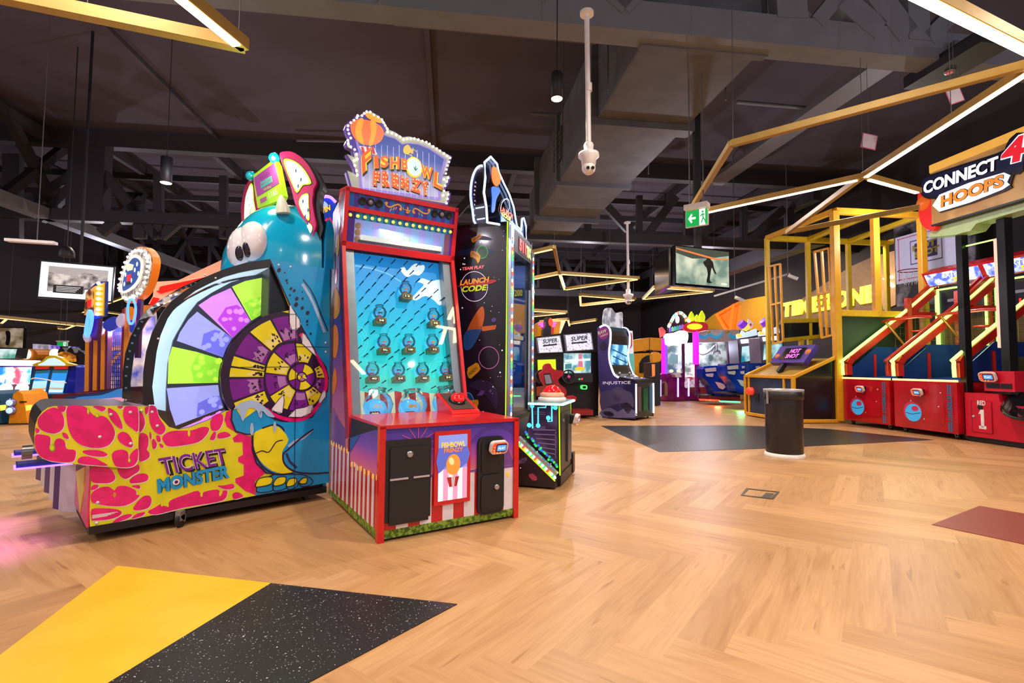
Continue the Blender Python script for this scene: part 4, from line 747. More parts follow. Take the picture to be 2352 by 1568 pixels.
    m.dec(F3, smooth(circ(cx, cy+.02, .058, .075), 1), 4, lit('balloon_orange', '#f0913a', .5)); m.dec(F3, ell2(cx-.015, cy+.045, .02, .03, 20), 5, lit('balloon_shine', '#ffd79a', .5)); m.dec(F3, [(cx-.05, cy-.07), (cx+.05, cy-.07), (cx+.03, cy-.14), (cx-.03, cy-.14)], 4, rst); m.dec(F3, [(cx-.017, cy-.07), (cx+.017, cy-.07), (cx+.01, cy-.14), (cx-.01, cy-.14)], 5, wht)
    for s in (-1, 1): stroke(m, F3, [(cx+s*.03, cy-.04), (cx+s*.04, cy-.07)], .004, 4, wht)
    m.text(F3, 'FISHBOWL', (pu[0]+.02, pu[3]-.09), (pu[1]-.02, pu[3]-.09), (pu[0]+.02, pu[3]-.05), lit('logo_gold', '#f4c542', .6), d=.006, bold=.03); m.text(F3, 'FRENZY', (pu[0]+.04, pu[3]-.125), (pu[1]-.04, pu[3]-.125), (pu[0]+.04, pu[3]-.095), lit('logo_orange', '#ef7a22', .6), d=.006, bold=.03)
    m.build('poster', o)
    # card door
    q = FB.pxs(z4((930, 905), (1085, 885), (1085, 1350), (932, 1365))); u0, u1, v0, v1 = q[0][0], q[1][0], q[3][1], q[1][1]
    m = MB(); m.prism(FB, rr(u0, v0, u1, v1, .05, 5), 0, .022, doorb); o = m.build('card_door', t, bevel=.006); vm = (v0+v1)/2+.01
    m = MB(); m.prism(FB, rr(u0+.025, vm+.005, u1-.02, v1-.02, .03), .022, .03, doorb); m.prism(FB, rr(u0+.025, v0+.02, u1-.02, vm-.005, .03), .022, .03, doorb); m.build('door_panel', o, bevel=.004)
    for vv in (vm+.25*.6+.05, v0+.2): m = MB(); m.lathe(FB.P(u1-.075, vv, .03), FB.n, [(.02, 0), (.02, .014), (.014, .015)], mat('lock_steel'), 16); m.build('lock', o)
    reader(t, FB, *FB.px(*z4((1025, 945))[0]), .15, .1, .03, .08)
    # ---- tall cabinet
    s = [(-.746, .02), (-.789, .604), (-1.181, 2.282), (-1.098, 2.778), (-1.516, 2.653), (-1.56, 2.2), (-1.40, .05)]
    m = MB(); m.prism(FL, s, -.03, .0, dusk2, red); F2 = FL; 
    stripes(m, F2, -1.38, -.76, .075, .50, 10, 0.0005); m.prism(F2, [(-.76, .03), (-.76, .08), (-1.38, .085), (-1.38, .04)], 0, .004, grs)
    for i in range(7): m.prism(F2, ell2(-.82 - i*.085, .5, .012, .02, 0, 8), .002, .005, bulb)
    for c, r, h in (((-1.38, 2.46), .04, '#c7418f'), ((-1.3, 2.3), .05, '#e8b34a'), ((-1.42, 2.15), .05, '#2f6fc9'), ((-1.33, 2.02), .035, '#d34a9a'), ((-1.26, 2.5), .03, '#3b66c4')): m.dec(F2, circ(c[0], c[1], r, r*2.1), 2, mat('balloon_'+h[1:], h, rough=.25))
    fx = lambda *p: F2.pxs(z4(*p))
    m.dec(F2, smooth(fx((50, 120), (70, 30), (85, 0), (108, 60), (105, 150), (75, 190)), 2), 2, mat('logo_gold_print', '#c98f3a')); m.dec(F2, smooth(fx((60, 250), (80, 225), (95, 250), (100, 330), (85, 420), (60, 400)), 2), 2, mat('balloon_orange_print', '#d9803a')); m.dec(F2, smooth(fx((62, 640), (60, 560), (80, 480), (90, 560), (75, 630)), 2), 2, mat('balloon_orange_print'))
    for p in (((40, 960), (40, 780), (70, 720), (100, 790), (140, 850), (140, 1030)),): m.dec(F2, fx(*p), 1, mat('violet_print'))
    m.build('side_panel', t, 'dark blue and violet printed side'); m = MB(); m.prism(FL, s, -Wd, -Wd+.03, dusk2, red); m.build('side_panel', t)
    m = MB(); m.prism(FL, [(a-.05 if i < 4 else a, b) for i, (a, b) in enumerate([(-.80, .05), (-.98, .5), (-1.36, 2.20), (-1.38, 2.68), (-1.50, 2.6), (-1.54, 2.2), (-1.39, .06)])], -Wd+.03, -.03, bk); m.build('cabinet', t)
    P0, P1, P2 = (FL.P(a, b, 0) for a, b in s[1:4]); FP = Fr(P0, FB.u, P1-P0); FH = Fr(P1, FB.u, P2-P1); Lp = (P1-P0).length; Lh = (P2-P1).length
    # lower front below the board
    m = MB(); m.prism(FL, [(-.746, .02), (-.789, .604), (-.82, .604), (-.78, .02)], -Wd, 0, red); m.build('lower_fascia', t)
    # board, frame
    g = lambda zz, *p, d=0: FP.off(d).pxs(zz(*p))
    m = MB(); m.box(FP, 0, .032, 0, Lp, -.1, .02, red); m.box(FP, Wd-.032, Wd, 0, Lp, -.1, .02, red); m.box(FP, .0, Wd, -.0, .05, -.1, .02, red); m.build('red_frame', t, bevel=.008, seg=2)
    m = MB(); alu = mat('brushed_aluminium', '#b9b4b2', rough=.35, metal=.4); m.box(FP, .032, .115, .05, Lp, -.12, -.02, alu); m.box(FP, Wd-.115, Wd-.032, .05, Lp, -.12, -.02, alu); m.box(FP, .032, Wd-.032, .05, .12, -.12, -.02, alu); m.build('inner_frame', t, bevel=.004)
    bf = FP.off(-.13); turq = gradz('turquoise_board', [(0, '#36E0C8'), (.35, '#1CCFDc'), (.75, '#1DA3E0'), (1, '#1C86CF')], 1.0, 2.25, .75)
    m = MB(); m.box(bf, .03, Wd-.03, .05, Lp, -.03, 0, turq); B = lambda *p: bf.pxs(zp(*p)); cl = lit('cloud_white', '#f2fbff', .85)
    for c in ((((530, 405), (560, 395), (575, 420), (610, 385), (640, 370), (660, 385), (690, 380), (695, 410), (660, 450), (620, 445), (580, 462), (550, 440)), (cl,)), (((615, 490), (650, 495), (680, 470), (740, 490), (790, 480), (830, 500), (828, 600), (800, 655), (760, 620), (700, 590), (640, 620), (612, 605), (650, 560), (690, 510)), (cl,))): m.dec(bf, smooth(B(*c[0]), 3), 1, c[1][0])
    stroke(m, bf, B((225, 385), (330, 402), (450, 440), (545, 500)), .014, 1, lit('sky_trail', '#6cc9ee', .7))
    for c, r in (((235, 900), 75), ((800, 1120), 80)):
        for k in range(3): stroke(m, bf, B(*circ(c[0], c[1], r-k*18, (r-k*18)*1.4, 20)), .004, 1, lit('faint_ring', '#66e6d8', .7), True)
    vb = B((240, 1240))[0][1]
    for i in range(15): a = .05 + (Wd-.1)*i/15; b = a + (Wd-.1)/15; m.box(bf, a, b, .06, vb, .001, .003, lit('board_cream', '#efe9bd', .6) if i % 2 else lit('board_red', '#d2281f', .5))
    m.prism(bf, smooth(B((240, 1225), (330, 1250), (430, 1255), (500, 1235), (580, 1255), (660, 1240), (740, 1252), (830, 1248), (905, 1210), (905, 1150), (240, 1150)), 2), .003, .005, lit('board_teal_edge', '#3fdcc6', .7))
    m.build('playfield', t, 'turquoise sky board with clouds')
    # pegs: slanted rows
    m = MB(); peg = mat('peg_dark', '#12303a', rough=.35); rnd = random.Random(2); pn = 0
    keep = [(550, 580, 60), (375, 740, 62), (735, 750, 62), (400, 930, 66), (570, 930, 66), (730, 930, 66), (325, 1120, 66), (500, 1120, 66), (660, 1120, 66), (820, 1120, 62)]
    for j in range(18):
        for i in range(8):
            x = 262 + i*84 + (42 if j % 2 else 0) - j*1.5; y = 300 + j*54 + i*9
            if x > 850 or y > 1240 or any(abs(x-a) < r and abs(y-b) < r*1.35 for a, b, r in keep): continue
            if rnd.random() < .12: continue
            a, b = bf.px(*zp((x, y))[0]); m.tube([bf.P(a, b, 0), bf.P(a+.004, b+.004, .085)], .0055, peg, 6); m.ball(bf.P(a+.004, b+.004, .085), .0075, peg, nu=6, nv=4); pn += 1
    m.build('peg_rows', t, kind='stuff')
    gl = glass('bowl_glass', '#f2fbff', .9); gold = mottled('gold_box', '#a06a24', '#dba646', 20, rough=.35); wat = lit('bowl_water', '#55bdf0', 1.0)
    def bowl(x, y, r, txt, col, big=False):
        a, b = bf.px(*zp((x, y))[0]); c = bf.P(a, b, .07 if not big else .09); m = MB(); prof = [(r*.45, -r*.86), (r*.8, -r*.6), (r, 0), (r*.86, r*.5), (r*.58, r*.82), (r*.5, r*.95), (r*.62, r*1.1)]
        m.lathe(c, FP.v, prof, gl, 20); o = m.build('fish_bowl', t)
        m = MB(); m.prism(bf, circ(a, b - r*.1, r*.82, r*.66, 18), .004, .006, wat); m.build('water_print', o)
        m = MB(); fm = lit('fish_'+col[1:], col, .5); k = r*.3; q = bf.off(.075); m.prism(q, smooth([(a-k, b-.1*k), (a-.3*k, b+.45*k), (a+.5*k, b+.1*k), (a+1.1*k, b+.5*k), (a+.95*k, b-.1*k), (a+1.1*k, b-.6*k), (a+.5*k, b-.2*k), (a-.3*k, b-.55*k)], 2), -.006, .006, fm); m.prism(q, [(a-.9*r*.5, b-.62*r), (a+.2*r, b-.62*r), (a+.1*r, b-.4*r), (a-.4*r, b-.42*r)], -.006, .006, lit('bowl_pebbles', '#d8482e' if sum(map(ord, txt)) % 2 else '#46b04a', .4)); m.build('fish_figure', o)
        if not big:
            m = MB(); m.box(bf, a-r*.8, a+r*.8, b-r*1.75, b-r*.9, 0, .1, gold); bo = m.build('score_box', t, bevel=.004); m = MB(); F4 = bf.off(.1); m.prism(F4, rr(a-r*.5, b-r*1.55, a+r*.5, b-r*1.1, r*.12), 0, .003, lit('score_plate', '#2a2312', .1)); m.text(F4, txt, (a-r*.36, b-r*1.46), (a+r*.36, b-r*1.46), (a-r*.36, b-r*1.18), lit('score_digits', '#ffefb0', 1.2), d=.005, bold=.02); m.build('score_plate', bo)
        else:
            m = MB(); F4 = bf.off(.12); m.box(F4, a-r*.62, a-r*.0, b-r*.82, b-r*.42, -.02, .0, lit('score_red', '#b3261c', .3)); m.text(F4, txt, (a-r*.55, b-r*.72), (a-r*.07, b-r*.72), (a-r*.55, b-r*.5), lit('score_digits', '#ffefb0', 1.2), d=.003, bold=.02); m.build('score_plate', o)
    for x, y, tx, c in ((550, 560, '12', '#e8862e'), (375, 720, '38', '#2b4a3a'), (737, 740, '38', '#f0b63a'), (402, 915, 'BALL', '#e8962e'), (570, 915, '100', '#c03a2c'), (730, 915, '32', '#f3b43e'), (325, 1105, '40', '#4fae3c'), (500, 1105, '24', '#1f3038'), (662, 1105, '40', '#e9a23a'), (820, 1100, '24', '#d2542c')): bowl(x, y, .063, tx, c)
    for x, y, tx, c in ((358, 1345, '800', '#e0e0e0'), (592, 1345, '50', '#f0a53a'), (815, 1320, '20', '#dfe6e6')): bowl(x, y, .13, tx, c, True)
    m = MB(); m.box(FP, .032, Wd-.032, .05, Lp, -.004, 0, glass('front_glass', '#f4fbff', .97, .02)); m.build('front_glass', t)
    # button pod
    a, b = FP.px(*zp((838, 1405))[0]); pod = Fr(FP.P(a, b-.13, .0), FB.u, (FB.n*-.75 + UP*.66)); m = MB(); c0 = FB.P(0, 0, 0)
    us = FB.px(984, 960)[0], FB.px(1076, 960)[0]; us = (a-.13, a+.14)
    m.prism(Fr(FB.P(us[0], 0, 0), FB.n), [(-.72, .795), (-.42, .795), (-.44, .82), (-.76, .96)], us[0]-us[1], 0, red); o = m.build('button_pod', t, bevel=.006)
    pf = Fr(FB.P(us[0], .82, -.44), FB.u, V(FB.P(us[0], .96, -.76)) - V(FB.P(us[0], .82, -.44))); m = MB(); m.box(pf, .03, us[1]-us[0]-.03, .03, .33, 0, .004, mat('pod_brown', '#40302c', rough=.4)); m.build('pod_plate', o)
    m = MB(); cc = pf.P((us[1]-us[0])/2, .18, .004); m.lathe(cc, pf.n, [(.078, 0), (.078, .015), (.066, .022), (.06, .02)], blk_g, 24); m.build('button_ring', o); m = MB(); m.lathe(cc, pf.n, [(.062, .015), (.06, .035), (.045, .052), (.02, .06), (.002, .062)], lit('button_red', '#E0141c', .35, .15), 24); m.build('push_button', o)
    # ---- header
    hg = lambda zz, *p: FH.pxs(zz(*p)); vio = mat('header_violet', '#4b2aa0', rough=.25, coat=.3); blu = mat('header_blue', '#1668c8', rough=.25, coat=.3)
    y0 = hg(zp, (150, 245))[0][1]; m = MB(); m.box(FH, 0, Wd, -.03, .035, -.2, .025, red); m.box(FH, 0, .035, -.02, Lh, -.2, .025, red); m.box(FH, Wd-.035, Wd, -.02, Lh, -.2, .025, red); m.box(FH, 0, Wd, Lh-.03, Lh+.012, -.2, .025, red); vm = hg(z3, (230, 815))[0][1]; m.box(FH, 0, Wd, vm-.02, vm+.02, -.2, .022, red); m.build('header_frame', t, bevel=.008, seg=2)
    m = MB(); n = 22; vt = Lh-.03
    for i in range(n): m.box(FH, .035 + (Wd-.07)*i/n, .035 + (Wd-.07)*(i+1)/n, vm+.02, vt, -.02, .003, vio if i % 2 else blu)
    gd = mat('gold_ornament', '#E5A846', rough=.35)
    hz = lambda *p: hg(z8, *p)
    for p, w in ((((625, 1355), (650, 1400), (700, 1420), (760, 1395), (810, 1385), (850, 1420), (840, 1470)), .014), (((650, 1350), (640, 1385)), .02), (((1245, 1475), (1210, 1510), (1150, 1500), (1090, 1460), (1040, 1440), (1010, 1480), (1040, 1510)), .014), (((1245, 1455), (1225, 1485)), .02), (((690, 1480), (715, 1440)), .008), (((735, 1460), (760, 1425)), .008), (((770, 1455), (785, 1420)), .008), (((1090, 1500), (1100, 1530)), .008), (((1130, 1520), (1145, 1550)), .008), (((870, 1430), (890, 1460)), .008), (((940, 1420), (940, 1510)), .016), (((905, 1450), (940, 1480), (980, 1465)), .01), (((915, 1500), (940, 1480), (965, 1500)), .008)): stroke(m, FH, smooth(hz(*p), 4, False), w, 6, gd)
    for p in ((840, 1450), (1020, 1490), (645, 1365), (1235, 1465)): m.dec(FH, circ(*hz(p)[0], .014, n=12), 7, gd)
    m.build('speaker_fascia', t, 'blue and violet striped fascia')
    sp = mat('speaker_black', '#0e0c10', rough=.6); spg = mat('speaker_grey', '#8b8194', rough=.5)
    for i, p in enumerate(((313, 1337), (428, 1353), (545, 1373), (1313, 1507), (1415, 1520), (1510, 1537))):
        a, b = hz(p)[0]; m = MB(); m.lathe(FH.P(a, b, .003), FH.n, [(.036, 0), (.036, .012), (.03, .014), (.024, .006), (.002, .004)], sp, 20); o = m.build('speaker', t)
        if i in (1, 4): m = MB(); m.lathe(FH.P(a, b, .008), FH.n, [(.022, 0), (.015, .006), (.002, .008)], spg, 16); m.build('tweeter', o)
    # window of the ball lift
    m = MB(); n = 16
    wv0, wv1 = hg(zp, (205, 232))[0][1], vm-.02; wt = hg(z3, (260, 895))[0][1]
    wu0, wu1 = hg(z3, (245, 1060))[0][0], hg(z3, (1000, 1060))[0][0]
    m.box(FH, .035, wu0, .035, vm, -.01, .003, vio); m.box(FH, wu1, Wd-.035, .035, vm, -.01, .003, vio)
    for i in range(n*2): m.box(FH, .035 + (Wd-.07)*i/n/2, .035 + (Wd-.07)*(i+1)/n/2, wt, vm-.02, -.01, .003, mat('band_teal', '#1fa3b5', rough=.3) if i % 2 else blu)
    m.build('window_surround', t)
    for i in range(16):
        a = .06 + i*(Wd-.12)/15; m = MB(); m.ball(FH.P(a, vm-.055, .004), (.016, .016, .014), lit('fascia_bulb', '#FFC95a', 1.1), (FH.u, FH.v, FH.n), 10, 6); m.build('fascia_bulb', t)
    ib = FH.off(-.18); m = MB(); 
    for i in range(14): m.box(ib, (Wd)*i/14, (Wd)*(i+1)/14, -.02, vm, -.02, 0, lit('lift_blue', '#8fb8ee', .55) if i % 2 else lit('lift_violet', '#a9a5ee', .55))
    m.build('lift_back', t)
    m = MB(); m.box(FH, .2, Wd-.1, .07, .12, -.14, -.08, lit('lift_bar', '#f4efe0', .75)); m.build('lift_bar', t); m = MB(); m.box(FH, .16, Wd-.12, .05, .07, -.16, -.05, mat('lift_rail', '#7a716c', rough=.4)); m.build('lift_rail', t)
    for k in range(3): m = MB(); m.ball(FH.P(wu0+.055, .075 + k*.06, -.08), .03, lit('cork_ball', '#e2ac72', .2)); m.build('ball', t)
    m = MB(); m.lathe(FH.P(Wd*.6, .15, -.17), FH.n, [(.03, 0), (.03, .01), (.024, .012)], lit('lift_vent', '#8fa88a', .3), 16); m.build('lift_vent', t)
    m = MB(); m.box(FH, wu0, wu1, .035, wt, -.006, -.003, glass('front_glass')); m.build('window_glass', t)
    lamp('AREA', 'lift_light', FH.P(Wd/2, wt-.02, -.1), 6, (1, .95, .85), shape='RECTANGLE', size=.9, size_y=.05)
    # ---- topper sign (the mascot is left out; a plain striped balloon fills its arch)
    FT = FB.off(-1.15); T = lambda *p: FT.pxs(z8(*p)); edge = mat('sign_violet', '#5b3aa8', rough=.3); bd = lit('sign_border', '#AEBDB6', .12)
    out = ((70, 330), (85, 280), (130, 230), (190, 195), (215, 155), (260, 140), (300, 145), (320, 115), (360, 85), (410, 80), (450, 100), (520, 140), (570, 180), (620, 230), (650, 290), (685, 345), (760, 375), (830, 420), (870, 450), (960, 440), (1060, 465), (1200, 515), (1320, 580), (1430, 650), (1560, 720), (1530, 800), (1490, 920), (1450, 1010), (1550, 1000), (1520, 1090), (1470, 1160), (1450, 1230), (1545, 1220), (1525, 1320), (1500, 1400), (150, 1170), (85, 930), (180, 970), (215, 1000), (190, 880), (150, 800), (80, 690), (190, 740), (170, 640), (150, 620), (90, 590), (75, 540), (95, 495), (130, 480), (100, 420))
    m = MB(); m.prism(FT, T(*out), -.05, 0, edge); m.build('sign_board', t, bevel=.004)
    inn = ((255, 640), (230, 560), (200, 400), (330, 330), (590, 400), (640, 425), (760, 460), (868, 545), (960, 530), (1100, 545), (1260, 610), (1480, 760), (1420, 1010), (1400, 1100), (1395, 1330), (280, 1190), (270, 1090), (260, 900))
    m = MB(); q = T(*out); cx = sum(a for a, b in q)/len(q); cy = sum(b for a, b in q)/len(q); m.prism(FT, [(cx+(a-cx)*.965, cy+(b-cy)*.965) for a, b in q], 0, .004, bd)
    F5 = FT.off(.004); m.dec(F5, T((90, 330), (150, 240), (260, 175), (380, 120), (500, 160), (590, 240), (650, 360), (600, 420), (330, 620), (220, 700), (140, 560)), 1, lit('arch_violet', '#4b3a9a', .3))
    m.dec(F5, T(*inn), 2, lit('sign_lilac', '#8f7ed6', .4)); blu = gradz('sign_blue', [(0, '#B9C4F0'), (.3, '#8fa0e4'), (.6, '#3f5fc4'), (1, '#2346b0')], 2.9, 3.45, .22); ip = T(*inn); cx = sum(a for a, b in ip)/len(ip); cy = sum(b for a, b in ip)/len(ip); m.dec(F5, [(cx+(a-cx)*.94, cy+(b-cy)*.93) for a, b in ip], 3, blu)
    for i in range(13):
        x = 330 + i*82; y = T((x, 480 + max(0, i-4)*22 + (90 if 2 < i < 6 else 40)), (x, 1180 + i*12)); stroke(m, F5, y, .004, 4, lit('plank_line', '#c3d0ff', .5))
    m.dec(F5, smooth(T((150, 260), (260, 210), (420, 230), (560, 300), (610, 400), (560, 520), (430, 570), (280, 540), (170, 420)), 3), 5, lit('balloon_coral', '#ee7848', .45))
    for k, (p) in enumerate((((260, 210), (330, 215), (300, 380), (330, 550), (260, 520), (210, 380)), ((420, 230), (500, 260), (500, 400), (450, 560), (400, 560), (430, 400)))): m.dec(F5, smooth(T(*p), 3), 6, lit('balloon_gold', '#f6a53c', .5))
    m.dec(F5, smooth(T((350, 130), (420, 130), (560, 200), (580, 260), (500, 250), (380, 190)), 2), 6, lit('balloon_gold')); m.dec(F5, T((260, 580), (470, 600), (520, 700), (330, 690)), 6, lit('basket_white', '#f0e4e4', .4)); 
    for x in (290, 360, 430): m.dec(F5, T((x, 590), (x+35, 593), (x+60, 690), (x+22, 690)), 7, lit('basket_red', '#c8303c', .4))
    gf = lit('gold_fish_print', '#f3b63a', .5); m.dec(F5, smooth(T((875, 640), (890, 590), (940, 560), (975, 600), (985, 640), (1015, 600), (1010, 690), (980, 670), (940, 695), (890, 680)), 3), 6, gf)
    stroke(m, F5, smooth(T((1000, 620), (1060, 660), (1075, 720), (1050, 780)), 4, False), .006, 6, lit('splash', '#d8c07a', .5)); stroke(m, F5, smooth(T((930, 690), (1000, 720), (1030, 770)), 4, False), .006, 6, lit('splash'))
    # lettering
    bkk = mat('sign_shadow', '#1c1626', rough=.4); gold = lit('letter_gold', '#f7cf2e', .55); orr = lit('letter_orange', '#ec5a1c', .5)
    def letter(ch, x0, y0, x1, y1, x2, y2, d=.012):
        b0, b1, b2 = FT.px(*z8((x0, y0))[0]), FT.px(*z8((x1, y1))[0]), FT.px(*z8((x2, y2))[0])
        for dx, dy, mt, bo, dd, th in ((.012, -.016, bkk, .07, d, .004), (0, 0, gold, .085, d+.004, .012), (0, 0, orr, .025, d+.017, .002)): m2.text(FT, ch, (b0[0]+dx, b0[1]+dy), (b1[0]+dx, b1[1]+dy), (b2[0]+dx, b2[1]+dy), mt, d=dd, th=th, bold=bo)
    m.build('sign_face', t, 'blue fairground sign face'); m2 = MB()
    for L in (('F', 300, 980, 430, 860, 290, 720), ('I', 470, 895, 530, 890, 460, 725), ('S', 555, 885, 660, 880, 555, 725), ('H', 690, 905, 815, 905, 690, 735), ('B', 845, 905, 930, 920, 845, 755), ('W', 1115, 1010, 1275, 1060, 1115, 840), ('L', 1285, 1130, 1400, 1190, 1300, 930)):
        m2 = MB(); letter(*L); m2.build('sign_letter', t, 'gold rimmed orange letter')
    frz = (('F', 455, 1125, 540, 1150, 460, 920), ('R', 575, 1140, 680, 1150, 580, 925), ('E', 715, 1140, 805, 1180, 715, 950), ('N', 835, 1160, 945, 1205, 835, 985), ('Z', 970, 1195, 1110, 1245, 980, 1020), ('Y', 1130, 1260, 1225, 1270, 1120, 1065))
    for ch, x0, y0, x1, y1, x2, y2 in frz:
        m2 = MB(); b0, b1, b2 = FT.px(*z8((x0, y0))[0]), FT.px(*z8((x1, y1))[0]), FT.px(*z8((x2, y2))[0])
        for dx, dy, mt, bo, dd, th in ((.008, -.01, bkk, .1, .008, .004), (0, 0, lit('letter_rim', '#f6a02c', .5), .095, .014, .008), (0, 0, lit('letter_red', '#ea4a10', .5), .06, .0225, .002)): m2.text(FT, ch, (b0[0]+dx, b0[1]+dy), (b1[0]+dx, b1[1]+dy), (b2[0]+dx, b2[1]+dy), mt, d=dd, th=th, bold=bo)
        m2.build('sign_letter', t, 'orange letter dotted with bulbs')
    m2 = MB()
    for x, y in ((490, 950), (530, 960), (485, 1000), (480, 1050), (515, 1055), (475, 1105), (600, 955), (650, 965), (595, 1015), (590, 1070), (630, 1020), (640, 1070), (665, 1090), (585, 1120), (740, 975), (785, 980), (740, 1025), (780, 1030), (740, 1075), (745, 1120), (790, 1135), (855, 1020), (850, 1070), (848, 1130), (895, 1080), (930, 1050), (930, 1110), (925, 1165), (1005, 1050), (1050, 1050), (1080, 1055), (1050, 1100), (1020, 1140), (1000, 1180), (1050, 1190), (1100, 1200), (1150, 1090), (1170, 1130), (1230, 1100), (1205, 1140), (1185, 1170), (1185, 1210), (1182, 1245)): m2.prism(FT, circ(*FT.px(*z8((x, y))[0]), .006, n=8), .024, .027, lit('letter_bulb', '#ffe9a0', .6))
    m2.build('letter_bulbs', t)
    m = MB(); c = FT.px(*z8((1018, 880))[0]); m.prism(FT, smooth(circ(c[0], c[1], .085, .1, 16), 1), .012, .03, gold); m.prism(FT, circ(c[0], c[1], .072, .085, 18), .03, .034, lit('bowl_print', '#bfe3f4', .6)); m.prism(FT, T((975, 790), (1060, 790), (1050, 760), (985, 760)), .012, .03, gold)
    for p in (((1030, 930), (1010, 880)), ((1030, 930), (1035, 870)), ((1030, 930), (1060, 900))): stroke(m, FT, T(*p), .008, 30, mat('weed_green', '#2f9c58'))
    m.build('bowl_letter', t, 'letter O drawn as a fish bowl')
    path = [(112, 300), (110, 355), (125, 410), (150, 470), (110, 500), (115, 545), (150, 590), (205, 630), (230, 690), (240, 760), (200, 780), (205, 850), (230, 920), (240, 980)] ; path2 = [(112, 300), (150, 258), (195, 225), (235, 190), (245, 160), (305, 160), (335, 130), (370, 105), (420, 110), (470, 150), (530, 180), (580, 215), (600, 255), (625, 295), (655, 340), (660, 385), (720, 400), (780, 425), (835, 455), (880, 490), (930, 480), (980, 475), (1030, 475), (1085, 490), (1140, 510), (1195, 525), (1240, 550), (1290, 585), (1340, 615), (1385, 645), (1440, 680), (1485, 715), (1525, 745), (1510, 800), (1490, 850), (1475, 905), (1465, 960), (1440, 1040), (1500, 1020), (1480, 1070), (1455, 1130), (1440, 1200), (1430, 1260), (1500, 1250), (1490, 1310), (1475, 1370)]
    for p in path + path2: m = MB(); m.ball(FT.P(*FT.px(*z8(p)[0]), .012), (.0105, .0105, .01), lit('sign_bulb', '#ffe9c4', 3.0), (FT.u, FT.v, FT.n), 8, 6); m.build('sign_bulb', t)
    for k in (.25, .85): m = MB(); m.bar(FT.P(k, 2.6, -.08), FT.P(k, 3.1, -.08), .04, bk); m.build('sign_strut', t)
def reader(par, fr, a, b, w, h, d0, dep, face='reader_screen', name='card_reader'):
    """swipe card reader with a little screen"""
    m = MB(); f2 = Fr(fr.P(a, b, d0+dep*.5), fr.u, (fr.v*.96 - fr.n*-.28)); m.prism(fr, rr(a-w*.36, b-h*.42, a+w*.36, b+h*.42, h*.15), d0, d0+dep*.5, blk); o = m.build(name, par, bevel=.004)
    m = MB(); m.prism(f2, rr(-w/2, -h/2, w/2, h/2, h*.3), 0, dep*.4, mat('reader_cream', '#E2D6CE', rough=.35)); m.build('reader_shell', o, bevel=.006)
    m = MB(); g = f2.off(dep*.4); m.prism(g, rr(-w*.42, -h*.4, w*.42, h*.4, h*.22), 0, .003, lit('reader_red', '#d8402c', .5)); m.prism(g, rr(-w*.22, -h*.32, w*.4, h*.34, h*.12), .003, .005, mat('reader_bezel', '#16151c')); m.build('reader_face', o)
    m = MB(); m.prism(g, rr(-w*.17, -h*.22, w*.36, h*.24, h*.06), .005, .007, lit('reader_screen', '#4f8fe0', .9)); m.text(g, 'PLAY', (-w*.1, -h*.08), (w*.28, -h*.08), (-w*.1, h*.1), lit('reader_text', '#eef4ff', 1.1), d=.008); m.build('screen', o)
    m = MB()
    for p in ((-.34, .1), (-.34, -.14), (-.3, -.32), (-.12, -.37), (.05, -.37)): m.prism(g, circ(p[0]*w, p[1]*h, h*.045, n=8), .003, .008, lit('reader_led', '#ff7a3c', 2.5))
    m.build('led_row', o); return o
fishbowl()
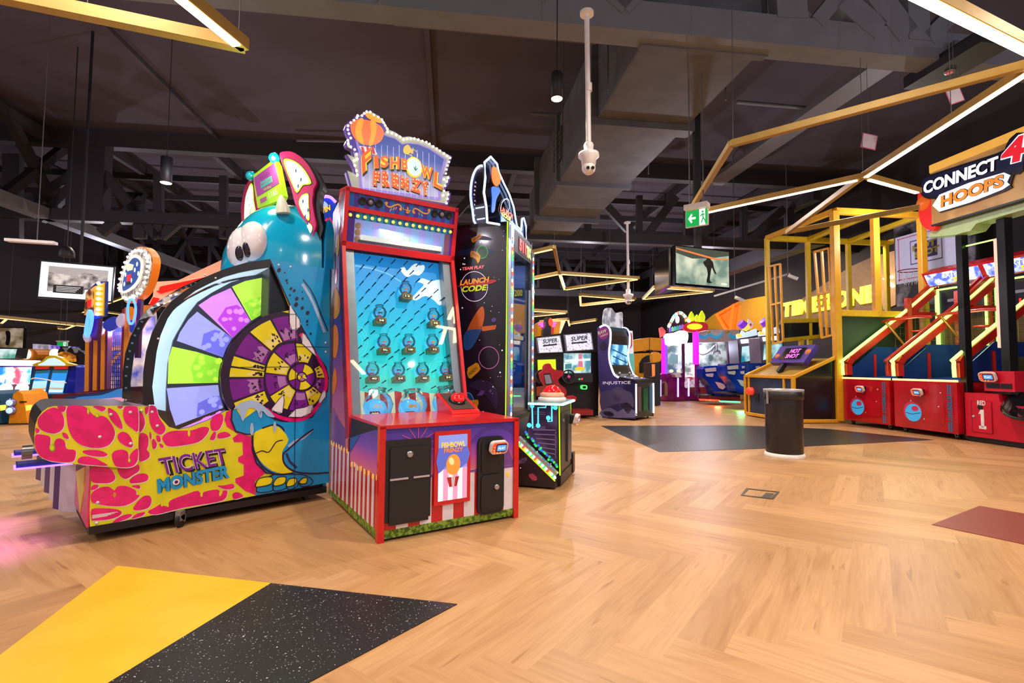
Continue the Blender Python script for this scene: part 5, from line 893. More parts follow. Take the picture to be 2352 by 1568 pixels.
# ------------------------------------------------------------------ the space game
def spacegame():
    L0 = fl(1272, 1125); LS = Fr(L0, (.955, -.295, 0)); t = thing('space_arcade_machine', 'black space themed ticket game with colour LED strips and a push button stand', 'arcade machine', LS.P(-.4, 0, -.5))
    za, zb = Z(1050, 350, 4.479), Z(1050, 680, 3.41); S = lambda zz, *p, d=0: LS.off(d).pxs(zz(*p)); bk = mat('machine_black', '#17121a', rough=.4)
    sp = mottled('space_print', '#0b090f', '#1d1728', 2.2, rough=.35, coat=.2); limeg = lit('lime_edge', '#b4e61e', .6); TW = .95
    e = LS.px(1147, 514); eb = LS.px(1164, 968); xr = eb[0]; zt = e[1]+.02; xl = xr-.75
    m = MB(); m.prism(LS, [(xl, .06), (xr, .06), (xr, zt), (xl, zt)], -.03, 0, sp, bk)
    rnd = random.Random(5); st = lit('star_white', '#efeaf6', .6)
    for k in range(70): m.dec(LS, circ(xl+rnd.random()*(xr-xl-.04), .3+rnd.random()*(zt-.35), rnd.choice((.003, .003, .004, .008)), n=6), 1, st)
    for p, c in ((((10, 1020), (120, 990), (250, 985), (380, 1010), (330, 1040), (180, 1050), (10, 1060)), '#15306a'), (((60, 870), (200, 850), (320, 870), (360, 900), (240, 900)), '#1d2352')): m.dec(LS, smooth(S(za, *p), 3), 1, mat('nebula_'+c[1:], c, rough=.35))
    m.dec(LS, smooth(S(zb, (90, 700), (180, 650), (280, 690), (320, 780), (300, 880), (230, 780), (150, 730)), 3), 1, mat('nebula_violet', '#2c2347', rough=.35))
    def planet(zz, c, rx, ry, hx, rim): q = S(zz, *ell2(*c, rx, ry, 0, 28)); m.dec(LS, q, 2, mat('planet_'+hx[1:], hx, rough=.35)); stroke(m, LS, q, .006, 3, lit('planet_rim_'+rim[1:], rim, .4), True)
    planet(za, (260, 1025), 55, 65, '#0f4a2c', '#3fae5a'); planet(za, (178, 1378), 137, 153, '#1e1440', '#e8d6f0'); planet(zb, (249, 482), 79, 86, '#1a1526', '#b765a8'); planet(zb, (85, 855), 50, 100, '#1d4f86', '#3f8ccf')
    ora = mat('ticket_orange', '#E2A31c', rough=.35); tk = mat('ticket_ink', '#3a2508')
    def ticket(zz, p, txt, b0, b1, b2): m.dec(LS, S(zz, *p), 4, ora); c = S(zz, b0, b1, b2); m.text(LS, txt, *c, tk, d=.0065)
    ticket(za, ((145, 885), (240, 838), (255, 865), (230, 895), (165, 930), (150, 915)), 'TICKETS', (170, 912), (245, 868), (163, 898)); ticket(za, ((135, 1030), (150, 1010), (210, 1025), (240, 1060), (238, 1110), (215, 1145), (195, 1100), (165, 1080), (140, 1080)), 'TICKETS', (160, 1050), (222, 1085), (162, 1030))
    ticket(zb, ((78, 600), (85, 560), (150, 520), (170, 530), (185, 570), (170, 590), (110, 645), (90, 640)), 'TICKETS', (98, 625), (160, 570), (88, 605)); ticket(zb, ((95, 815), (165, 810), (170, 840), (160, 860), (165, 890), (95, 885)), 'KETS', (100, 868), (135, 866), (100, 838)); ticket(zb, ((165, 985), (185, 945), (270, 938), (290, 970), (275, 1000)), 'TICKETS', (180, 985), (265, 970), (180, 965))
    # lettering
    c = S(za, (50, 1215), (280, 1192), (55, 1182)); m.text(LS, 'TEAM PLAY', *c, lit('team_pink', '#F06a78', .5), d=.006, bold=.04)
    m.dec(LS, smooth(S(za, (15, 1370), (330, 1310), (405, 1318), (390, 1335), (300, 1360), (30, 1385)), 2), 5, mat('ring_red', '#b3273f', rough=.35))
    for tx, b, c1, c2 in (('LAUNCH', ((30, 1372), (325, 1335), (40, 1315)), '#f7d13a', '#e05a2a'), ('CODE', ((45, 1440), (300, 1420), (60, 1378)), '#d9e02a', '#a6b81c')): q = S(za, *b); m.text(LS, tx, *q, bk, d=.0075, bold=.07); m.text(LS, tx, *q, lit('code_'+c1[1:], c1, .45), d=.009, bold=.035); m.text(LS, tx, *q, lit('code_'+c2[1:], c2, .45), d=.0105, bold=.0)
    for p, h in ((((155, 780), (190, 735), (220, 745), (200, 775)), '#6b3f9e'), (((248, 740), (265, 725), (272, 745), (258, 762)), '#6b3f9e'), (((268, 185), (285, 165), (308, 175), (300, 200), (275, 203)), '#5a4a9c')): m.dec(LS, S(zb, *p), 3, mat('rock_'+h[1:], h))
    # plain rocket print where the cartoon figure stood
    m.dec(LS, smooth(S(zb, (70, 420), (60, 330), (90, 240), (150, 130), (200, 80), (215, 150), (190, 260), (130, 350)), 3), 3, mat('rocket_orange', '#C8642a', rough=.35)); m.dec(LS, smooth(S(zb, (60, 420), (50, 330), (80, 270), (170, 260), (190, 270), (120, 400)), 3), 4, mat('rocket_blue', '#2a5aa0', rough=.35)); m.dec(LS, S(zb, (180, 240), (310, 225), (300, 260), (200, 275)), 3, mat('rocket_orange'))
    m.build('side_panel', t, 'black printed side with planets, tickets and the game title')
    m = MB(); m.box(LS, xl, xr, .06, zt, -TW, -TW+.03, bk); m.build('side_panel', t); m = MB(); m.box(LS, xl, xr-.5, .06, zt, -TW+.03, -.03, bk); m.box(LS, xl, xr-.02, zt-.04, zt, -TW, 0, bk); m.box(LS, xl, xr-.03, .06, .62, -TW+.03, -.03, bk); m.build('cabinet', t)
    m = MB(); m.bar(LS.P(xr-.012, .3, .002), LS.P(xr-.012, zt, .002), .012, limeg); m.build('lime_edge', t)
    LF = Fr(LS.P(xr, 0, 0), -LS.n); chrome = mat('chrome_profile', '#bfcad6', rough=.2, metal=.7); cols = [lit('led_red', '#ff3a2a', 2.2), lit('led_green', '#2aff5a', 2.0), lit('led_blue', '#3a6aff', 2.4), lit('led_white', '#f4f6ff', 2.0), lit('led_amber', '#ffb23a', 2.0)]
    fh = zt - .05
    for k, u in enumerate((0.0, TW-.1)):
        top = fh-.08*k; m = MB(); m.box(LF, u+.0, u+.1, .62, top, -.03, .03, chrome); o = m.build('led_profile', t, bevel=.01)
        m = MB(); n = 52; led_dots(m, LF, [(u+.05, .68 + (top-.76)*i/(n-1)) for i in range(n)], .019, [cols[i] for i in (0, 3, 2, 2, 1, 1, 4, 0, 3, 2)], .03); m.build('led_strip', o)
    # front window: dark hood, score board inside, glass
    m = MB(); m.box(LF, .1, TW-.1, zt-.28, zt-.05, -.06, .02, mat('hood_black', '#211d1c', rough=.45)); m.box(LF, .1, TW-.1, .56, .68, -.06, .03, bk); m.box(LF, .1, .15, .62, zt-.2, -.04, .02, bk); m.box(LF, TW-.15, TW-.1, .62, zt-.2, -.04, .02, bk); m.build('window_frame', t, bevel=.006)
    m = MB(); m.box(LF, .3, TW-.12, zt-.26, zt-.08, .02, .024, mat('score_black', '#120a08')); m.text(LF, '511', (.31, zt-.23), (.58, zt-.23), (.31, zt-.1), lit('digit_red', '#ff2a1c', 2.0), d=.028, bold=.05); m.text(LF, 'TIX', (.6, zt-.24), (.8, zt-.24), (.6, zt-.11), lit('digit_lime', '#dff27a', 1.4), d=.028, bold=.04); m.build('score_display', t)
    ib = LF.off(-.42); m = MB(); m.box(ib, .03, TW-.03, .62, zt-.05, -.02, 0, mottled('deep_space_glow', '#1d2444', '#4f6fb0', 1.6, e=.7)); m.box(ib, .06, TW-.08, .62, .9, .0, .05, lit('play_white', '#c9d3e6', .7)); m.build('play_back', t)  # glow in the blue print stands in for reflections and inner light
    LI = LS.off(-TW+.04); m = MB(); m.box(LI, xr-.5, xr-.03, .62, zt-.28, -.01, 0, MATS['deep_space_glow']); m.box(LI, xr-.5, xr-.03, .66, .95, 0, .004, lit('play_white')); m.prism(LI, [(xr-.45, 1.0), (xr-.1, 1.0), (xr-.1, 1.5), (xr-.3, 1.42)], 0, .004, lit('console_blue', '#2f62b8', .7)); m.prism(LI, [(xr-.4, 1.55), (xr-.12, 1.45), (xr-.12, 1.75)], 0, .004, lit('flag_amber', '#d8a83a', .6))  # added glowing panel so the interior reads bright through the window
    m.box(LI, xr-.42, xr-.06, 1.95, 2.2, 0, .01, lit('board_blue', '#3f5fb0', .5))
    for a, tx in ((xr-.4, '120'), (xr-.22, '200')): m.box(LI, a, a+.14, 2.03, 2.15, .01, .014, bk); m.text(LI, tx, (a+.02, 2.05), (a+.12, 2.05), (a+.02, 2.13), lit('digit_amber', '#e9d23a', 1.3), d=.016, bold=.02)
    m.build('play_side_glow', t)
    m = MB(); ic = LF.off(-.2); m.box(ic, .3, .8, 1.3, 1.62, -.02, 0, lit('board_blue', '#3f5fb0', .5))
    for a, tx in ((.34, '120'), (.58, '200')): m.box(ic, a, a+.2, 1.42, 1.54, 0, .004, bk); m.text(ic, tx, (a+.03, 1.44), (a+.17, 1.44), (a+.03, 1.52), lit('digit_amber', '#e9d23a', 1.3), d=.006, bold=.02)
    m.build('prize_board', t); m = MB(); m.box(ic, .42, .56, 1.75, 2.15, 0, .01, lit('sticker_red', '#b8384a', .25)); m.box(ic, .44, .54, 1.78, 2.12, .01, .012, lit('sticker_pale', '#cfd3e6', .25)); m.build('sticker', t)
    m = MB(); m.tube([LF.P(.5, .9, -.22), LF.P(.5, 1.16, -.22)], [.12, .02], lit('rocket_silver', '#b9c8e0', .2), 14); m.box(ic, .3, .75, 1.0, 1.22, -.05, 0, lit('console_blue', '#2f62b8', .5)); m.build('launch_pad', t)
    m = MB(); m.box(LF, .15, TW-.15, .68, zt-.28, -.005, 0, glass('front_glass')); m.build('front_glass', t)
    m = MB(); m.bar(LF.P(.79, .7, .015), LF.P(.79, 2.1, .015), .025, chrome); m.build('window_bar', t)
    # base ramp and button stand
    bz = lambda *p: LS.pxs(zb(*p)); xe = LS.px(*zb((768, 1500))[0])[0]
    m = MB(); m.prism(LS, [(xl, .02), (xe, .02), (xe, LS.px(*zb((768, 1440))[0])[1]), (LS.px(*zb((460, 1140))[0])[0], LS.px(*zb((460, 1140))[0])[1]), (xr, .72), (xl, .72)], -TW, 0, sp, bk)
    m.dec(LS, smooth(bz((560, 1400), (590, 1388), (620, 1410), (625, 1440), (590, 1440)), 2), 2, mat('rock_pink', '#a8345c')); 
    for p in (((465, 1290), (545, 1262), (548, 1285), (480, 1318)), ((500, 1270), (530, 1265), (535, 1300), (510, 1310))): m.dec(LS, bz(*p), 2, mat('satellite_grey', '#5a4a6a'))
    for k in range(14): m.dec(LS, circ(xl + rnd.random()*(xe-xl), .06+rnd.random()*.35, .005, n=6), 1, st)
    m.build('base', t)
    q0, q1 = bz((466, 1120), (768, 1410)); m = MB(); m.bar(LS.P(*q0, -.03), LS.P(*q1, -.03), .07, chrome, up=LS.n); o = m.build('led_profile', t); m = MB(); g0 = bz((466, 1130), (766, 1418))
    led_dots(m, LS, [lerp(g0[0], g0[1], i/22) for i in range(23)], .016, [cols[i] for i in (1, 3, 1, 3, 0, 4, 3)], .008); m.build('led_strip', o); m = MB(); b_ = bz((466, 1152), (768, 1447)); m.bar(LS.P(*b_[0], .003), LS.P(*b_[1], .003), .012, limeg); m.build('lime_edge', t)
    # stand: side plane a little behind the base side
    ds = -.12; SS = LS.off(ds); s_ = lambda *p: SS.pxs(zb(*p)); poly = s_((585, 815), (800, 858), (806, 1402), (530, 1105)); zt2 = poly[1][1]; poly[0] = (poly[0][0], zt2); WS = .62
    m = MB(); cirm = mat('circuit_violet', '#3d3560', rough=.3, coat=.3); m.prism(SS, poly, -WS, 0, bk); m.dec(SS, [(poly[0][0]+.01, zt2-.01), (poly[1][0]-.02, zt2-.01), (poly[2][0]-.02, poly[2][1]+.06), (poly[3][0]+.02, poly[3][1]+.02)], 1, mottled('circuit_print', '#2b2746', '#4c4370', 4, rough=.3))
    cy = lit('circuit_cyan', '#4fd8f2', .9)
    for p in (((588, 860), (592, 1035)), ((695, 845), (695, 870), (635, 872), (635, 1012)), ((742, 850), (742, 980), (712, 980), (714, 955)), ((742, 870), (770, 872)), ((565, 1010), (592, 1010))): stroke(m, SS, s_(*p), .016, 3, cy)
    for p in ((588, 858), (635, 1012), (715, 953), (770, 872), (565, 1010)): m.dec(SS, circ(*s_(p)[0], .024, n=12), 4, cy)
    for y in (905, 920, 1020, 1032): stroke(m, SS, s_((600, y), (690, y+5)), .004, 3, mat('circuit_line', '#8a7fb0'))
    for i in range(6): stroke(m, SS, s_((590+i*14, 1045+i*34), (772, 1048+i*38), (772, 1075+i*38)), .01, 3, mat('louvre_line', '#7c70a8')); 
    rnd = random.Random(8)
    for i in range(24): tt = i/23; a = lerp(s_((545, 1075))[0], s_((790, 1340))[0], tt); m.dec(SS, circ(a[0]+(rnd.random()-.5)*.03, a[1]+(rnd.random()-.5)*.03, .014, n=8), 4, [lit('glint_blue', '#2f5fe8', .8), lit('glint_teal', '#1fae8a', .8), lit('glint_green', '#3fce4a', .8)][i % 3])
    m.build('button_stand', t, 'circuit printed stand')
    m = MB(); m.bar(SS.P(poly[1][0]-.0, zt2, .004), SS.P(poly[2][0], poly[2][1], .004), .012, limeg); m.build('lime_edge', t); m = MB(); m.bar(SS.P(poly[1][0], zt2, -WS), SS.P(poly[1][0], .1, -WS), .012, limeg); m.build('lime_edge', t)
    m = MB(); tf = Fr(SS.P(0, zt2, 0), LS.u, -LS.n); m.prism(tf, [(poly[0][0]-.03, -.03), (poly[1][0]+.03, -.03), (poly[1][0]+.03, WS+.03), (poly[0][0]-.03, WS+.03)], 0, .03, mat('stand_top', '#37505a', rough=.2)); o = m.build('stand_top', t, bevel=.004)
    m = MB(); cg = lit('edge_cyan', '#9ff4ff', 1.6); cw = lit('edge_green', '#9fffd0', 1.6); m.bar(SS.P(poly[0][0]-.03, zt2+.015, .035), SS.P(poly[1][0]+.03, zt2+.015, .035), .022, cw); m.bar(SS.P(poly[1][0]+.035, zt2+.015, .03), SS.P(poly[1][0]+.035, zt2+.015, -WS-.03), .022, cg); m.build('edge_light', o)
    cm = SS.P((poly[0][0]+poly[1][0])/2, zt2+.03, -WS/2); m = MB(); m.lathe(cm, UP, [(.15, 0), (.15, .03), (.12, .045)], white_p, 24); m.lathe(cm, UP, [(.13, .045), (.13, .075), (.1, .09)], mat('ring_orange', '#e8a888', rough=.3), 24); m.build('button_ring', o); m = MB(); m.lathe(cm, UP, [(.1, .08), (.095, .11), (.06, .15), (.02, .165), (.002, .167)], lit('button_red', '#E0141c', .35), 24); m.build('push_button', o)
    SFr = Fr(SS.P(poly[1][0], 0, 0), -LS.n); m = MB(); m.box(SFr, .05, WS-.05, .15, zt2-.08, 0, .012, mat('door_graphite', '#2c2a2e', rough=.4)); o = m.build('stand_door', t, bevel=.004); m = MB(); m.lathe(SFr.P(.14, zt2-.16, .012), SFr.n, [(.018, 0), (.018, .012)], mat('lock_steel'), 12); m.lathe(SFr.P(.42, .42, .012), SFr.n, [(.015, 0), (.015, .01)], mat('lock_steel'), 12); m.build('lock', o)
    m = MB(); m.box(SFr, .32, .52, .2, zt2-.2, .012, .03, mat('coin_door', '#3a383c', rough=.35)); m.build('coin_door', o, bevel=.004); reader(t, SFr, .44, zt2-.17, .15, .12, .03, .1)
    m = MB(); m.box(SFr, WS, WS+.12, .02, .25, -.3, .03, bk); m.box(SFr, 0, WS+.1, .02, .13, -.3, .02, bk); m.build('stand_foot', t, bevel=.02)
    # acrylic topper: swoosh and pointed plate with clear letters
    FA = LF.off(-.1); a_ = lambda *p: FA.pxs(za(*p)); ac = lit('acrylic_edge', '#cfe6ff', .9); gl = glass('tinted_acrylic', '#b9c4ea', .86)
    plate = a_((283, 100), (345, 45), (410, 120), (425, 200), (480, 320), (535, 430), (580, 560), (600, 680), (615, 760), (660, 800), (668, 680), (685, 675), (708, 760), (712, 930), (430, 740), (310, 720), (300, 560), (275, 410), (290, 260))
    m = MB(); m.prism(FA, plate, -.02, 0, gl); m.build('topper_plate', t, 'clear acrylic plate'); m = MB(); m.tube([FA.P(a, b, 0) for a, b in plate], .012, ac, 6, True); m.build('topper_edge', t)
    sw = LS.off(-.05); S2 = lambda *p: sw.pxs(za(*p)); m = MB(); q = smooth(S2((190, 735), (160, 600), (140, 440), (150, 300), (185, 190), (235, 140), (290, 150), (340, 190), (300, 400), (310, 720)), 3); m.prism(sw, q, -.02, 0, glass('violet_acrylic', '#8a6fc0', .8)); m.build('topper_swoosh', t); m = MB(); m.tube([sw.P(a, b) for a, b in q[:24]], .014, ac, 6); m.tube([sw.P(*S2((190, 575))[0]), sw.P(*S2((400, 540))[0])], .008, ac, 6); m.tube([sw.P(*S2((205, 690))[0]), sw.P(*S2((400, 660))[0])], .008, ac, 6); m.build('topper_edge', t)
    m = MB(); m.prism(FA, smooth(a_((360, 150), (400, 160), (432, 230), (440, 300), (400, 350), (360, 300), (350, 220)), 3), .002, .006, lit('topper_orange', '#d86a2a', .5)); m.prism(FA, smooth(a_((350, 360), (410, 360), (440, 400), (400, 480), (380, 600), (350, 610), (355, 480)), 3), .002, .006, lit('topper_blue', '#2f66c8', .5))
    m.prism(FA, a_((445, 640), (500, 700), (540, 720), (560, 700), (620, 780), (660, 810), (700, 920), (560, 830), (445, 730)), .002, .006, lit('topper_smoke', '#4f86e0', .6)); q = a_((435, 600), (560, 690), (440, 545)); m.text(FA, 'LAUNCH', *q, lit('code_e05a2a', '#e05a2a'), d=.012, bold=.05); q = a_((445, 650), (540, 715), (450, 605)); m.text(FA, 'CODE', *q, lit('code_d9e02a', '#d9e02a'), d=.012, bold=.05)
    q = smooth(a_(*ell2(485, 560, 45, 85, 15, 16)), 1); stroke(m, FA, q, .01, 8, ac, True); m.build('topper_print', t)
    castor(t, LS.P(xe-.1, 0, -.1), .012); castor(t, LS.P(xl+.1, 0, -.8), .03)
    lamp('POINT', 'inside_light', LF.P(.5, zt-.4, -.2), 10, (.6, .7, 1), shadow_soft_size=.1)
spacegame()
# ------------------------------------------------------------------ the row along the right wall
ory = mat('orange_yellow_steel', '#E0A01c', rough=.45); ylit = mat('yellow_steel_lit_side', '#D9B50e', rough=.45); navyp = mottled('navy_panel', '#232c46', '#2c3a5a', 3, rough=.4); blkp = mat('black_panel', '#15131a', rough=.3, coat=.2)  # brighter yellow copy for inner cage bars, their light put into the colour
def neon(nm, hx, e): return mat(nm, hx, emit=e, noise=.01)
ngreen = neon('neon_green_white', '#a8ff70', 2.2)
def hotshot():
    t = thing('basketball_cage_machine', 'tall yellow framed basketball cage with navy ramp and purple display', 'arcade machine', R(9, 11, 0)); b0, b1 = 10.3, 12.75; N_ = RB(b0); a0 = 7.62
    sl = [(a0, .05), (a0, 1.02), (8.72, 1.5), (8.72, .05)]
    m = MB(); m.prism(N_, [(a0+.03, .08), (a0+.03, .96), (8.7, 1.44), (8.7, .08)], -1.78, -.01, blkp); m.build('ramp_body', t)
    m = MB(); F_ = RA(a0); m.box(F_, -12.1, -b0, .08, 1.0, -.03, 0, navyp); m.build('front_panel', t); m = MB(); m.prism(N_, [(a0+.1, .98), (8.7, 1.42), (8.7, 1.46), (a0+.1, 1.02)], -1.75, -.05, mat('ramp_tan', '#a9822c', rough=.5)); m.build('ramp_top', t)
    m = MB()
    for p, q in zip(sl, sl[1:] + sl[:1]): m.bar(N_.P(*p), N_.P(*q), .075, ory, up=N_.n); m.bar(N_.P(*p, -1.8), N_.P(*q, -1.8), .075, ory, up=N_.n)
    for b in (b0+.3, b0+1.65): m.bar(R(a0, b, .05), R(a0, b, 1.02), .06, ory)
    for z in (.06, 1.02): m.bar(R(a0, b0, z), R(a0, 12.1, z), .075, ory)
    m.build('ramp_frame', t, bevel=.008)
    m = MB(); c = F_.px(1727, 898); m.lathe(F_.P(*c, 0), F_.n, [(.1, 0), (.1, .1), (.05, .12)], lit('reader_red', '#d8402c'), 14); m.build('card_reader', t); m = MB(); c = F_.px(1740, 912); m.box(F_, c[0]-.06, c[0]+.06, c[1]-.1, c[1]+.1, 0, .02, blk); m.build('coin_slot', t)
    m = MB(); zt = 4.83; na, fa = (8.72, 9.74, 10.96), (8.72, 9.95, 11.2, 12.4)
    posts = []
    def post(a, b, w, z0, z1, mt): p = MB(); p.bar(R(a, b, z0), R(a, b, z1), w, mt); p.build('post', t, bevel=.01)
    post(8.72, b0, .15, .05, zt, ory); post(9.74, b0, .14, 2.45, zt, ory); post(10.96, b0, .14, .1, zt, ory)
    for a in fa: post(a, b1, .11, .1 if a in (8.72, 12.4) else 1.4, zt, ylit)
    for p, q, w, mt in (((8.72, b0, zt), (12.4, b0, zt), .14, ory), ((8.72, b0, zt), (8.72, b1, zt), .12, ory), ((8.72, b1, zt), (12.4, b1, zt), .14, ylit), ((9.74, b0, zt), (9.95, b1, zt), .12, ylit), ((10.96, b0, zt), (11.2, b1, zt), .12, ylit), ((12.4, b0, zt), (12.4, b1, zt), .12, ylit), ((8.72, b0, 2.48), (10.96, b0, 2.48), .14, ory)): x = MB(); x.bar(R(*p), R(*q), w, mt); x.build('beam', t, bevel=.01)
    m = MB(); m.box(N_, 8.8, 10.8, .1, 2.42, -.04, .0, mat('black_green_panel', '#23281a', rough=.6)); m.build('side_wall', t)
    g = RA(8.68)
    for L in (((1767, 612), (1792, 606), (1799, 784), (1776, 789)), ((1871, 578), (1904, 570), (1913, 769), (1888, 776))):
        m = MB(); q = g.pxs(L); mid = (lerp(q[0], q[1], .5), lerp(q[3], q[2], .5))
        for p, r in ((q[0], q[1]), (q[1], q[2]), (q[2], q[3]), (q[3], q[0]), mid, (lerp(q[0], q[3], .5), lerp(q[1], q[2], .5))): m.bar(g.P(*p), g.P(*r), .045, ory, up=g.n)
        m.build('gate_frame', t)
    m = MB(); f_ = RB(b1-.05)
    for p, q in (((1797, 737), (1882, 735)), ((1800, 781), (1882, 772)), ((1840, 778), (1840, 795))): m.bar(f_.P(*f_.px(*p)), f_.P(*f_.px(*q)), .1, ylit, up=f_.n)
    m.build('back_rail', t); m = MB(); q = f_.pxs([(1800, 742), (1880, 740), (1880, 770), (1800, 775)]); m.prism(f_, q, -.03, 0, blkp); m.build('back_panel', t)
    # display
    c0, c1, c2 = RA(8.0).px(1768, 833), RA(8.0).px(1846, 827), RA(8.0).px(1782, 801); d = Fr(RA(8.0).P(*c0), -RF, UP*.8 + RX*.6); w = c1[0]-c0[0]; h = .52
    m = MB(); m.box(d, 0, w, 0, h, -.12, 0, mat('display_violet', '#3b1f86', rough=.3)); o = m.build('display', t, bevel=.01); m = MB(); m.box(d, w*.22, w*.82, h*.2, h*.85, 0, .006, blk_g); pk = lit('led_pink', '#f05ad8', 1.8); m.text(d, 'HOT', (w*.42, h*.54), (w*.7, h*.54), (w*.42, h*.78), pk, d=.012, bold=.02); m.text(d, 'SHOT', (w*.38, h*.26), (w*.74, h*.26), (w*.38, h*.48), pk, d=.012, bold=.02); m.build('led_screen', o)
    m = MB(); m.lathe(d.P(w*.1, h*.4, 0), d.n, [(.07, 0), (.04, .03), (.002, .04)], mat('ball_orange', '#d9772a'), 12); m.lathe(d.P(w*.92, h*.6, 0), d.n, [(.08, 0), (.05, .03), (.002, .04)], mat('ball_orange'), 12); m.bar(d.P(w*.4, -.02, -.06), d.P(w*.4, -.25, -.06), .1, blk); m.build('display_stand', o)
    # backboard, hoop, mural
    B_ = RA(12.0); q = B_.pxs([(2056, 554), (2192, 500), (2192, 617), (2064, 652)]); u0, u1 = q[0][0], q[1][0]; z0, z1 = q[3][1], (q[0][1]+q[1][1])/2
    m = MB(); m.box(B_, u0, u1, z0, z1, -.06, 0, lit('board_white', '#b9b8d4', .25)); s = .08; rd = mat('board_red_line', '#d03a48')
    for i in range(34):
        x = u0+s + (u1-u0-2*s)*i/33; m.box(B_, x-.015, x+.015, z1-s, z1-s+.03, 0, .003, rd); m.box(B_, x-.015, x+.015, z0+s, z0+s+.03, 0, .003, rd)
        z = z0+s + (z1-z0-2*s)*i/33; m.box(B_, u0+s, u0+s+.03, z-.012, z+.012, 0, .003, rd)
    o = m.build('backboard', t); uc = (u0+u1)/2+.06; zc = z0+.55; m = MB(); stroke(m, B_, [(uc-.42, zc-.1), (uc+.42, zc-.1), (uc+.42, zc+.5), (uc-.42, zc+.5)], .035, 3, mat('board_purple_line', '#5a3f8c'), True); m.box(B_, uc-.3, uc+.3, zc, zc+.42, 0, .006, mat('logo_violet', '#35207a')); m.text(B_, 'HOT', (uc-.36, zc+.22), (uc+.3, zc+.26), (uc-.36, zc+.38), mat('logo_yellow', '#a8a020'), d=.012, bold=.06); m.text(B_, 'SHOT', (uc-.3, zc+.04), (uc+.36, zc+.08), (uc-.3, zc+.2), mat('logo_yellow'), d=.012, bold=.06); m.build('board_print', o)
    m = MB(); hc = B_.P(uc-.1, z0+.22, .36); m.tube([hc + RX*(.25*math.cos(k*math.pi/12)) + RF*(.25*math.sin(k*math.pi/12)) for k in range(24)], .014, mat('hoop_red', '#8c2430', rough=.4), 6, True); m.bar(hc + RX*.25, hc + RX*.36, .05, mat('hoop_red')); m.build('hoop', t)
    m = MB()
    for k in range(12):
        a = k*math.pi/6; m.tube([hc + RX*.25*math.cos(a) + RF*.25*math.sin(a), hc - UP*.2 + RX*.16*math.cos(a+.3) + RF*.16*math.sin(a+.3), hc - UP*.36 + RX*.12*math.cos(a) + RF*.12*math.sin(a)], .005, white_p, 4)
    m.build('net', t); B2 = RA(12.3); q = B2.pxs([(2052, 520), (2240, 450), (2240, 690), (2060, 704)]); m = MB(); m.prism(B2, q, -.03, 0, mottled('crowd_mural', '#151318', '#8f8993', 2.2, rough=.6, lo=.5, hi=.68, detail=4)); m.build('mural', t)
hotshot()
